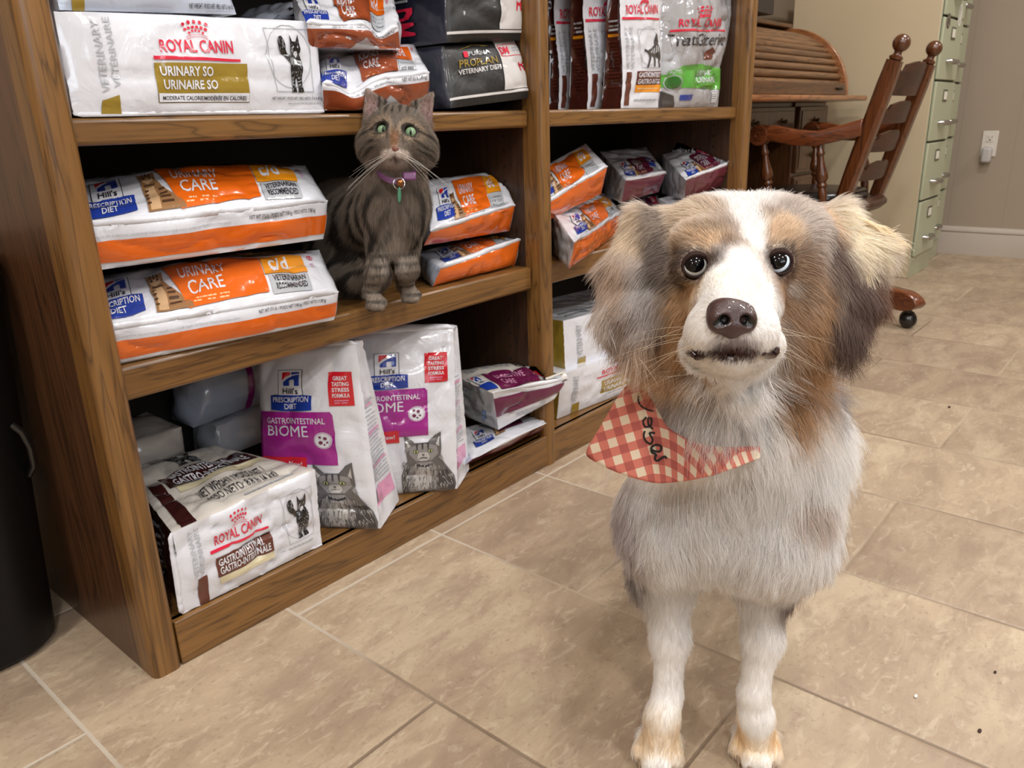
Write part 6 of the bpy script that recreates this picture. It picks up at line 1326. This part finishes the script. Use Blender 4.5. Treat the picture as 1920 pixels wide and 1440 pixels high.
P1 = strands(R0[~lg], N0[~lg], D0[~lg], L0[~lg], F0[~lg], 5, grav=.15, clump=.40, cell=.006, wave=.02, seed=5)
hair('fur', dg_, M_FUR, P1, C0[~lg], np.where(L0[~lg] < .012, .00014, .00017), .2, 'stuff')
P2 = strands(R0[lg], N0[lg], D0[lg], L0[lg], F0[lg], 8, grav=.30, clump=.62, cell=.018, wave=.05, seed=6, rnd=.24, lrnd=.3)
hair('long_fur', dg_, M_FUR, P2, C0[lg], .00019, .2, 'stuff')
# the ruff falls over the inner edge of the cloth
_k = np.where((_q[:, 0] > 1225) & (_q[:, 0] < 1450) & (_q[:, 1] > 735) & (_q[:, 1] < np.interp(_q[:, 0], [1225, 1290, 1450], [775, 812, 825])) & (R0 @ AW < .93) & (N0 @ -CF > .1))[0]
_k = np.repeat(_k, 1)[:14000]
P3 = strands(R0[_k], N0[_k], np.tile(hd(0, -1), (len(_k), 1)) + CR * ((_q[_k, 0:1] - 1345) / 500), np.full(len(_k), .050), np.full(len(_k), .75), 9, grav=.85, clump=.6, cell=.014, wave=.05, seed=9, rnd=.22, lrnd=.3)
hair('ruff', dg_, M_FUR, P3, np.clip(C0[_k], 0, .98), .00019, .2, 'stuff')
# wisps on the ear and whiskers
def lock(p0, p1, p2, p3, n, spread, col, r, name):
    t_ = np.linspace(0, 1, 12)[None, :, None]; a, b, c, d = [np.array(q)[None, None] + RNG.normal(0, spread, (n, 1, 3)) * k for q, k in ((p0, .8), (p1, .7), (p2, .8), (p3, 1.6))]
    P = (1 - t_) ** 3 * a + 3 * (1 - t_) ** 2 * t_ * b + 3 * (1 - t_) * t_ ** 2 * c + t_ ** 3 * d
    P[:, :, :] += (np.sin(t_ * 14 + RNG.random((n, 1, 1)) * .8) * t_ * .0016) * CU
    return P
WS = [lock(dep(1596, 432, .752), dep(1632, 432, .745), dep(1648, 462, .742), dep(1690, 466, .742), 60, .0020, 0, 0, ''), lock(dep(1600, 424, .752), dep(1650, 410, .745), dep(1668, 430, .742), dep(1700, 470, .742), 36, .0016, 0, 0, ''), lock(dep(1606, 440, .748), dep(1630, 470, .738), dep(1622, 500, .735), dep(1632, 548, .735), 60, .0020, 0, 0, ''), lock(dep(1580, 405, .755), dep(1630, 405, .748), dep(1650, 440, .742), dep(1676, 446, .742), 50, .0022, 0, 0, '')]
WP = np.concatenate(WS); hair('ear_wisps', dg_, M_FUR, WP, np.tile(np.array(s2l((246, 232, 206))), (len(WP), 1)), .00028, .5, 'stuff')
wk = []
for sx in (-1, 1):
    for i in range(8):
        y = 612 + 4.2 * i + RNG.normal(0, 2); x = 1374 + sx * (56 + RNG.normal(0, 6)); a = dep(x, y, .640); d = hd(sx * 1.0, RNG.normal(-.15, .22), RNG.normal(-.35, .15)); L = RNG.uniform(.045, .075); tt = np.linspace(0, 1, 12)[:, None]
        wk.append(a + d * L * tt - CU * (.018 * tt ** 2 * RNG.uniform(.2, 1)))
hair('whiskers', dg_, M_FUR, np.array(wk), np.tile(np.array(s2l((240, 226, 200))), (len(wk), 1)), .00011, .3, 'stuff')
# ================================================================ the tabby cat on the middle shelf
CP = lambda x, y, Y: Yp(x, y, Y)
K = SDF((.62, .92, .478), (1.16, 1.46, .92), .0033)
hcc = dep(745, 252, 1.315); KU = unit(CU + CF * -.0); KH = (CR, CU, -CF)
def kd(x, y, D_): return dep(x, y, D_)
# body: haunches inside the shelf, chest and straight forelegs at the front edge
H0 = Yp(648, 448, 1.275); H1 = Yp(668, 525, 1.215); H1[2] = max(H1[2], Z1 + .042)
K.ell(H0, (.088, .085, .100), None, .04)
K.cone(H0 + [.005, .0, .03], kd(738, 385, 1.385), .078, .054, .04)
K.ell(kd(739, 418, 1.400), (.048, .064, .048), KH, .03)
K.cone(kd(741, 392, 1.385), kd(746, 285, 1.335), .052, .044, .03)
K.ell(H1, (.060, .075, .044), None, .03); K.ell(H1 + [-.01, .06, -.01], (.08, .07, .036), None, .03)
KP = []
for (sx, sy), (mx, my), (px, py), D0 in (((712, 455), (706, 510), (706, 566), 1.385), ((762, 455), (764, 505), (771, 552), 1.400)):
    P_ = onZ(px, py, .503); K.chain([kd(sx, sy, D0 + .01), kd(mx, my, D0 + .006), P_ + np.array([.006, .022, .014])], [.0225, .0170, .0145], .016)
    K.ell(P_ + np.array([.002, .006, .000]), (.0155, .021, .0140), (SW, AW, ZW), .010)
    for i in (-1.5, -.5, .5, 1.5): c = P_ + SW * i * .0072 - AW * (.012 - abs(i) * .003); c[2] = .4955; K.cone(c + AW * .016 + ZW * .006, c, .0068, .0072, .004)
    KP.append(P_)
# head
K.ell(hcc, (.052, .046, .050), KH, .02); K.ell(kd(744, 268, 1.30), (.040, .036, .040), KH, .02)
for x, y in ((702, 272), (788, 276)): K.ell(kd(x, y, 1.315), (.024, .026, .030), KH, .02)
for x in (731, 752): K.ell(kd(x, 291, 1.277), (.0135, .0105, .013), KH, .008)
K.cone(kd(742, 255, 1.279), kd(741, 282, 1.266), .012, .0072, .012); K.ell(kd(741, 303, 1.285), (.017, .009, .013), KH, .008)
KE = (kd(718, 245, 1.281), kd(770, 249, 1.281)); KR = .0118
for e in KE: K.ell(e + CF * .003, (.0145, .0135, .0135), KH, .005); K.ell(e - CF * .011, (.0102, .0094, .012), KH, .002, 'sub'); K.ell(e, (.0108,) * 3, KH, .002, 'sub')
EARS = (((683, 235, 1.335), (722, 192, 1.330), (688, 168, 1.325)), ((772, 196, 1.330), (806, 238, 1.335), (811, 175, 1.325)))
for t_ in EARS:
    a_, b_, c_ = [kd(*q) for q in t_]; K.tri(a_, b_, c_, .0038, .010); m_ = (a_ + b_ + c_) / 3; K.ell(m_ * .75 + (a_ + b_) * .125 - CF * .008, (.011, .018, .006), KH, .006, 'sub')
KV, KQ = K.nets(2); del K.d
KV[:, 2] = np.maximum(KV[:, 2], Z1 + .0006); _m = KV[:, 2] > .784; KV[_m, 1] = np.minimum(KV[_m, 1], YS - .003); KN = vnormals(KV, KQ)
# ---- tabby coat
T_BASE, T_DK, T_LT, T_GR, T_PK, T_WH = (136, 124, 112), (34, 30, 28), (168, 148, 128), (116, 108, 104), (176, 140, 132), (222, 208, 198)
def KB(x, y, D_, rx, ry, col, soft=.3, st=1.0, rz=.04): return (kd(x, y, D_), (rx * D_ / FPX, ry * D_ / FPX, rz), KH, col, soft, st)
def kcol(P):
    C = paint(P, T_BASE, [KB(736, 470, 1.36, 24, 52, (186, 176, 168), .5, .85), KB(744, 325, 1.36, 60, 30, (150, 132, 118), .5, .6)], .2, 31, 60)
    q = P - hcc; x, y, z = q @ CR, q @ CU, -(q @ CF); bodyw = np.clip((-.062 - y) / .02, 0, 1); dkc = np.array(s2l(T_DK)); n1 = vnoise(P * 38, 40); n2 = vnoise(P * 85, 41)
    # body: mackerel stripes, leg rings, two chest necklaces
    leg = np.clip((.600 - P[:, 2]) / .02, 0, 1) * np.clip((1.165 - P[:, 1]) / .02, 0, 1)
    s1 = np.sin((P[:, 2] * 1.0 + .004 * n1) * 390); s2_ = np.sin((P[:, 0] * .8 + P[:, 1] * .9 + P[:, 2] * .25 + .010 * n1) * 165)
    st = np.where(leg > .5, s1, s2_); k = np.clip((st + .15 * n2 - .05) * 1.6, 0, 1) * bodyw * np.where(leg > .5, .60 + .3 * n2, .92)
    chest = np.exp(-((x + .004) / .034) ** 2) * np.clip((z + .06) / .03, 0, 1); k *= (1 - .75 * chest * (leg < .5))
    yy = y + .9 * x * x / .05 
    for c0 in (-.120, -.150): k = np.maximum(k, .75 * np.exp(-((yy - c0) / .0055) ** 2) * (z > -.075) * (np.abs(x) > .012))
    C = C * (1 - k[:, None]) + dkc * k[:, None]
    hw = 1 - bodyw; L = np.zeros(len(P))
    # head: five lines on the crown, mascara lines and cheek bars
    ax = np.abs(x + .002); top = np.clip((y - .014) / .01, 0, 1)
    L = np.maximum(L, top * np.clip(np.cos((ax + .10 * np.clip(y - .02, 0, 1)) * 2 * math.pi / .0115) * 1.3 + .25 * n2, 0, 1) * (ax < .034))
    for sx, e in zip((-1, 1), KE):
        ex, ey = (e - hcc) @ CR, (e - hcc) @ CU; u, v = (x - ex) * sx, y - ey
        L = np.maximum(L, np.exp(-((v - .002 + .15 * (u - .014)) / .0028) ** 2) * (u > .011) * (u < .05)); L = np.maximum(L, np.exp(-((v + .014 + .35 * (u - .005)) / .0026) ** 2) * (u > .004) * (u < .045) * .9); L = np.maximum(L, .9 * np.exp(-((v + .026 + .25 * (u - .005)) / .0026) ** 2) * (u > .008) * (u < .04))
        L = np.maximum(L, np.exp(-((u + .0105) / .0026) ** 2 - ((v + .012) / .009) ** 2) * .95)
        r2 = np.hypot(u / 1.15, v); ringl = np.exp(-((r2 - .0150) / .0026) ** 2) * (z > .0); C = C * (1 - .75 * ringl[:, None]) + np.array(s2l((188, 166, 142))) * .75 * ringl[:, None]
        rim = np.clip((.0122 - r2) / .001, 0, 1) * (z > 0); L = np.maximum(L, rim)
    L = np.clip(L * (1 + .5 * n2), 0, 1) * hw * .85; C = C * (1 - L[:, None]) + dkc * L[:, None]
    def over(bl): return bl
    C2 = paint(P, (0, 0, 0), [], 0)
    for c, r, A, col, soft, st_ in [KB(741, 262, 1.27, 8, 20, (150, 108, 74), .4, .8), KB(744, 240, 1.275, 8, 14, (112, 104, 98), .5, .6), KB(726, 292, 1.272, 12, 8, T_WH, .5, .95), KB(756, 292, 1.272, 12, 8, T_WH, .5, .95), KB(741, 304, 1.28, 24, 11, (216, 206, 200), .5, .9), KB(742, 316, 1.30, 38, 12, (160, 146, 138), .5, .7),
                           KB(696, 200, 1.325, 13, 26, (150, 122, 118), .4, .85, .03), KB(800, 206, 1.325, 13, 26, (150, 122, 118), .4, .85, .03), KB(741, 296, 1.266, 2.2, 6, (96, 60, 54), .5, .8), KB(741, 299, 1.272, 13, 2.2, (80, 60, 54), .6, .7)]:
        q2 = ((P - c) @ np.array(A).T) / np.array(r); d = np.linalg.norm(q2, axis=1) + n2 * .15; w2 = np.clip((1 + soft - d) / (2 * soft), 0, 1)[:, None] * st_; C = C * (1 - w2) + np.array(s2l(col)) * w2
    return C
KC = kcol(KV)
ct_ = empty('cat', tuple(np.array([.84, 1.18, Z1])), 'brown tabby cat with green eyes sitting on the middle shelf between the orange bags', 'cat')
M_KSKIN = coat_mat('cat_skin', .7); M_KFUR = coat_mat('cat_fur', .5, .3, .25)
skin_mesh('cat_body', KV, KQ, KC * .9, M_KSKIN, ct_)
GRN = eyem('iris_green', (128, 156, 122)); GRD = eyem('iris_green_rim', (66, 84, 60))
def slit_eye(e):
    g = unit(CAM - e); ey = eye('eye', e, g, CU, KR * .93, ((52, GRN), (60, GRD), (66, PUP)), ct_)
    s = MB(); n = 16; a = [(.0017 * math.sin(t_), .0066 * math.cos(t_)) for t_ in np.linspace(0, 2 * math.pi, n, endpoint=False)]
    rr = KR * .97; right = unit(np.cross(g, CU)); up = np.cross(right, g)
    pts = [tuple(e + right * x + up * y + g * math.sqrt(rr * rr * 1.0 - x * x - y * y + .0000012)) for x, y in a]; c = tuple(e + g * (rr + .0005)); bk = [tuple(np.array(p) - g * .001) for p in pts]
    s.add(pts + bk + [c], [(i, (i + 1) % n, 2 * n) for i in range(n)] + [(i, n + i, n + (i + 1) % n, (i + 1) % n) for i in range(n)]); s.build('pupil', PUP, ey, world=True)
    ring('eyelid', e, .0101, .0094, .0010, LID, ey, KH, push=-.0026)
for e in KE: slit_eye(e)
kn = SDF(kd(741, 281, 1.262) - .016, kd(741, 281, 1.262) + .016, .0008); kc = kd(741, 280, 1.262)
kn.ell(kc, (.0072, .0044, .005), KH, .002); kn.cone(kc, kc - CU * .006, .0042, .002, .003); [kn.cone(kc + CR * sx * .0034 - CU * .0012 - CF * .006, kc + CR * sx * .0052 - CU * .0006 - CF * .003, .0012, .0008, .001, 'sub') for sx in (-1, 1)]
v_, q_ = kn.nets(1); skin_mesh('nose', v_, q_, None, plain('cat_nose', (112, 68, 58), .45, nscale=400), ct_)
# ---- collar with ring, bell and tag
cl = MB(); pts = [(704, 318, 1.318), (712, 328, 1.302), (724, 336, 1.294), (740, 340, 1.290), (757, 336, 1.292), (770, 329, 1.298), (780, 320, 1.312)]
q = np.array(pts, float); u = np.linspace(0, 6, 40); q = np.stack([np.interp(u, range(7), q[:, k]) for k in range(3)], 1)
for _ in range(4): q[1:-1] = (q[:-2] + 2 * q[1:-1] + q[2:]) / 4
secs = []
for x, y, D_ in q:
    p = kd(x, y, D_); secs.append([tuple(p + CU * a + CF * b) for a, b in ((-.0048, 0), (.0048, 0), (.0048, .0022), (-.0048, .0022))])
cl.ring(secs); collar = cl.build('collar', plain('purple_collar', (92, 52, 88), .6, nscale=200), ct_, world=True)
bkp = kd(768, 331, 1.290); MB().box((-.011, -.004, -.007), (.011, .002, .007)).build('collar_buckle', plain('violet_buckle', (106, 62, 104), .35, nscale=250), collar, .003).matrix_world = Matrix.Translation(bkp) @ Matrix(((CR[0], CF[0], CU[0]), (CR[1], CF[1], CU[1]), (CR[2], CF[2], CU[2]))).to_4x4()
rc = kd(748, 344, 1.284); s = MB(); s.tube([tuple(rc + CR * .0092 * math.cos(a) + CU * .0092 * math.sin(a)) for a in np.linspace(0, 2 * math.pi, 33)], .0010, 8); s.build('split_ring', CHROME, collar, world=True)
bl = kd(750, 343, 1.279); s = MB(); s.M = Matrix.Translation(bl); s.ball((0, 0, 0), .0062, 20); s.M = Matrix(); s.box(tuple(bl + np.array([-.005, -.0066, -.0018])), tuple(bl + np.array([.001, -.0058, -.0008]))); s.build('bell', plain('copper_bell', (150, 100, 60), .25, .9), collar, world=True)
tg = MB(); tc_ = kd(749, 366, 1.283); pr = [(.0030 * math.sin(t_) if True else 0, .0135 * math.cos(t_)) for t_ in np.linspace(0, 2 * math.pi, 20, endpoint=False)]
tg.ring([[tuple(tc_ + CR * x + CU * y + CF * o - CF * .0) for x, y in pr] for o in (-.0035, .0035)]); tg.build('green_tag', plain('green_tag', (40, 104, 78), .22, coat=.6), collar, .001, world=True)
# ---- fur
G_ = []
def kg(x, y, D_, dx, dy, L, lf=.3, reach=.014, dz=-.3): gp(kd(x, y, D_), hd(dx, dy, dz), L, lf, reach)
for sx in (-1, 1):
    X = lambda v: 744 + sx * v
    kg(X(4), 262, 1.27, 0, 1, .004, .2, .008); kg(X(12), 292, 1.27, sx, -.3, .005, .25, .008); kg(X(6), 306, 1.285, sx * .3, -1, .008, .3, .010); kg(X(10), 215, 1.29, sx * .2, 1, .009, .25, .010); kg(X(30), 215, 1.30, sx * .5, 1, .010, .3, .012); kg(X(44), 262, 1.29, sx, -.4, .010, .3, .012); kg(X(58), 272, 1.31, sx, -.6, .016, .35, .014); kg(X(45), 300, 1.31, sx * .8, -.8, .018, .35, .014)
    kg(X(60), 205, 1.33, sx * .1, 1, .004, .2, .010); kg(X(40), 340, 1.36, sx * .3, -1, .020, .3, .02); kg(X(20), 360, 1.36, sx * .2, -1, .020, .28, .02); kg(X(15), 440, 1.38, -sx * .3, -1, .018, .25, .025); kg(X(40), 440, 1.40, sx * .2, -1, .014, .25, .025)
    kg(736 + sx * 30, 500, 1.385, 0, -1, .007, .22, .02)
for P_ in KP: gp(P_, -AW - ZW * .5, .005, .2, .015)
gp(H0 + [0, -.03, .08], (-.5, .6, -.5), .016, .28, .05); gp(H0 + [-.05, -.05, -.02], (-.5, .5, -.7), .016, .28, .05); gp(H1 + [0, -.05, 0], (-.3, .2, -1), .014, .28, .03)
GC = np.array([g[0] for g in G_]); GD = np.array([g[1] for g in G_]); GL = np.array([g[2] for g in G_]); GF = np.array([g[3] for g in G_]); GS = np.array([g[4] for g in G_])
wts = np.concatenate([rbf(KV[i:i + 20000], GC, GS) for i in range(0, len(KV), 20000)]); vT, vL, vF = wts @ GD, wts @ GL, wts @ GF
de = np.minimum(*[np.linalg.norm(KV - (e - CF * .006), axis=1) for e in KE]); dens = (.6 + 1.6 * np.clip((.10 - np.linalg.norm(KV - hcc, axis=1)) / .03, 0, 1)) * np.clip((de - .0106) / .002, 0, 1) * np.clip((np.linalg.norm(KV - kc, axis=1) - .006) / .003, 0, 1); vL = vL * np.clip(.4 + (de - .011) / .012, .3, 1)
inear = np.zeros(len(KV))
for t_ in EARS: m_ = sum(kd(*q) for q in t_) / 3; inear = np.maximum(inear, np.exp(-(np.linalg.norm(KV - m_, axis=1) / .014) ** 2) * ((KN @ -CF) > .2))
dens *= 1 - .75 * inear
NK = 110000; T_, w_ = scatter(KV, KQ, NK, dens); R0 = itp(T_, w_, KV); N0 = unit(itp(T_, w_, KN)); L0 = itp(T_, w_, vL); C0 = np.clip(kcol(R0) * np.exp(RNG.normal(0, .22, (NK, 1))), 0, .9)
hair('fur', ct_, M_KFUR, strands(R0, N0, itp(T_, w_, vT), L0, itp(T_, w_, vF), 5, grav=.15, clump=.35, cell=.005, seed=11), C0, .00017, .2, 'stuff')
wk = []
for sx in (-1, 1):
    for i in range(7):
        a = kd(742 + sx * (14 + RNG.normal(0, 3)), 288 + i * 1.2, 1.270); d = hd(sx * 1.0, -.32 - .07 * i + RNG.normal(0, .08), .05); L = RNG.uniform(.045, .075); tt = np.linspace(0, 1, 12)[:, None]; wk.append(a + d * L * tt - CU * (.016 * tt ** 2))
    for i in range(3):
        a = kd(718 if sx < 0 else 770, 228, 1.285); d = hd(sx * .5 + RNG.normal(0, .2), .8, .4); tt = np.linspace(0, 1, 12)[:, None]; wk.append(a + d * .03 * tt)
hair('whiskers', ct_, M_KFUR, np.array(wk), np.tile(np.array(s2l((240, 238, 232))), (len(wk), 1)), .00015, .35, 'stuff')
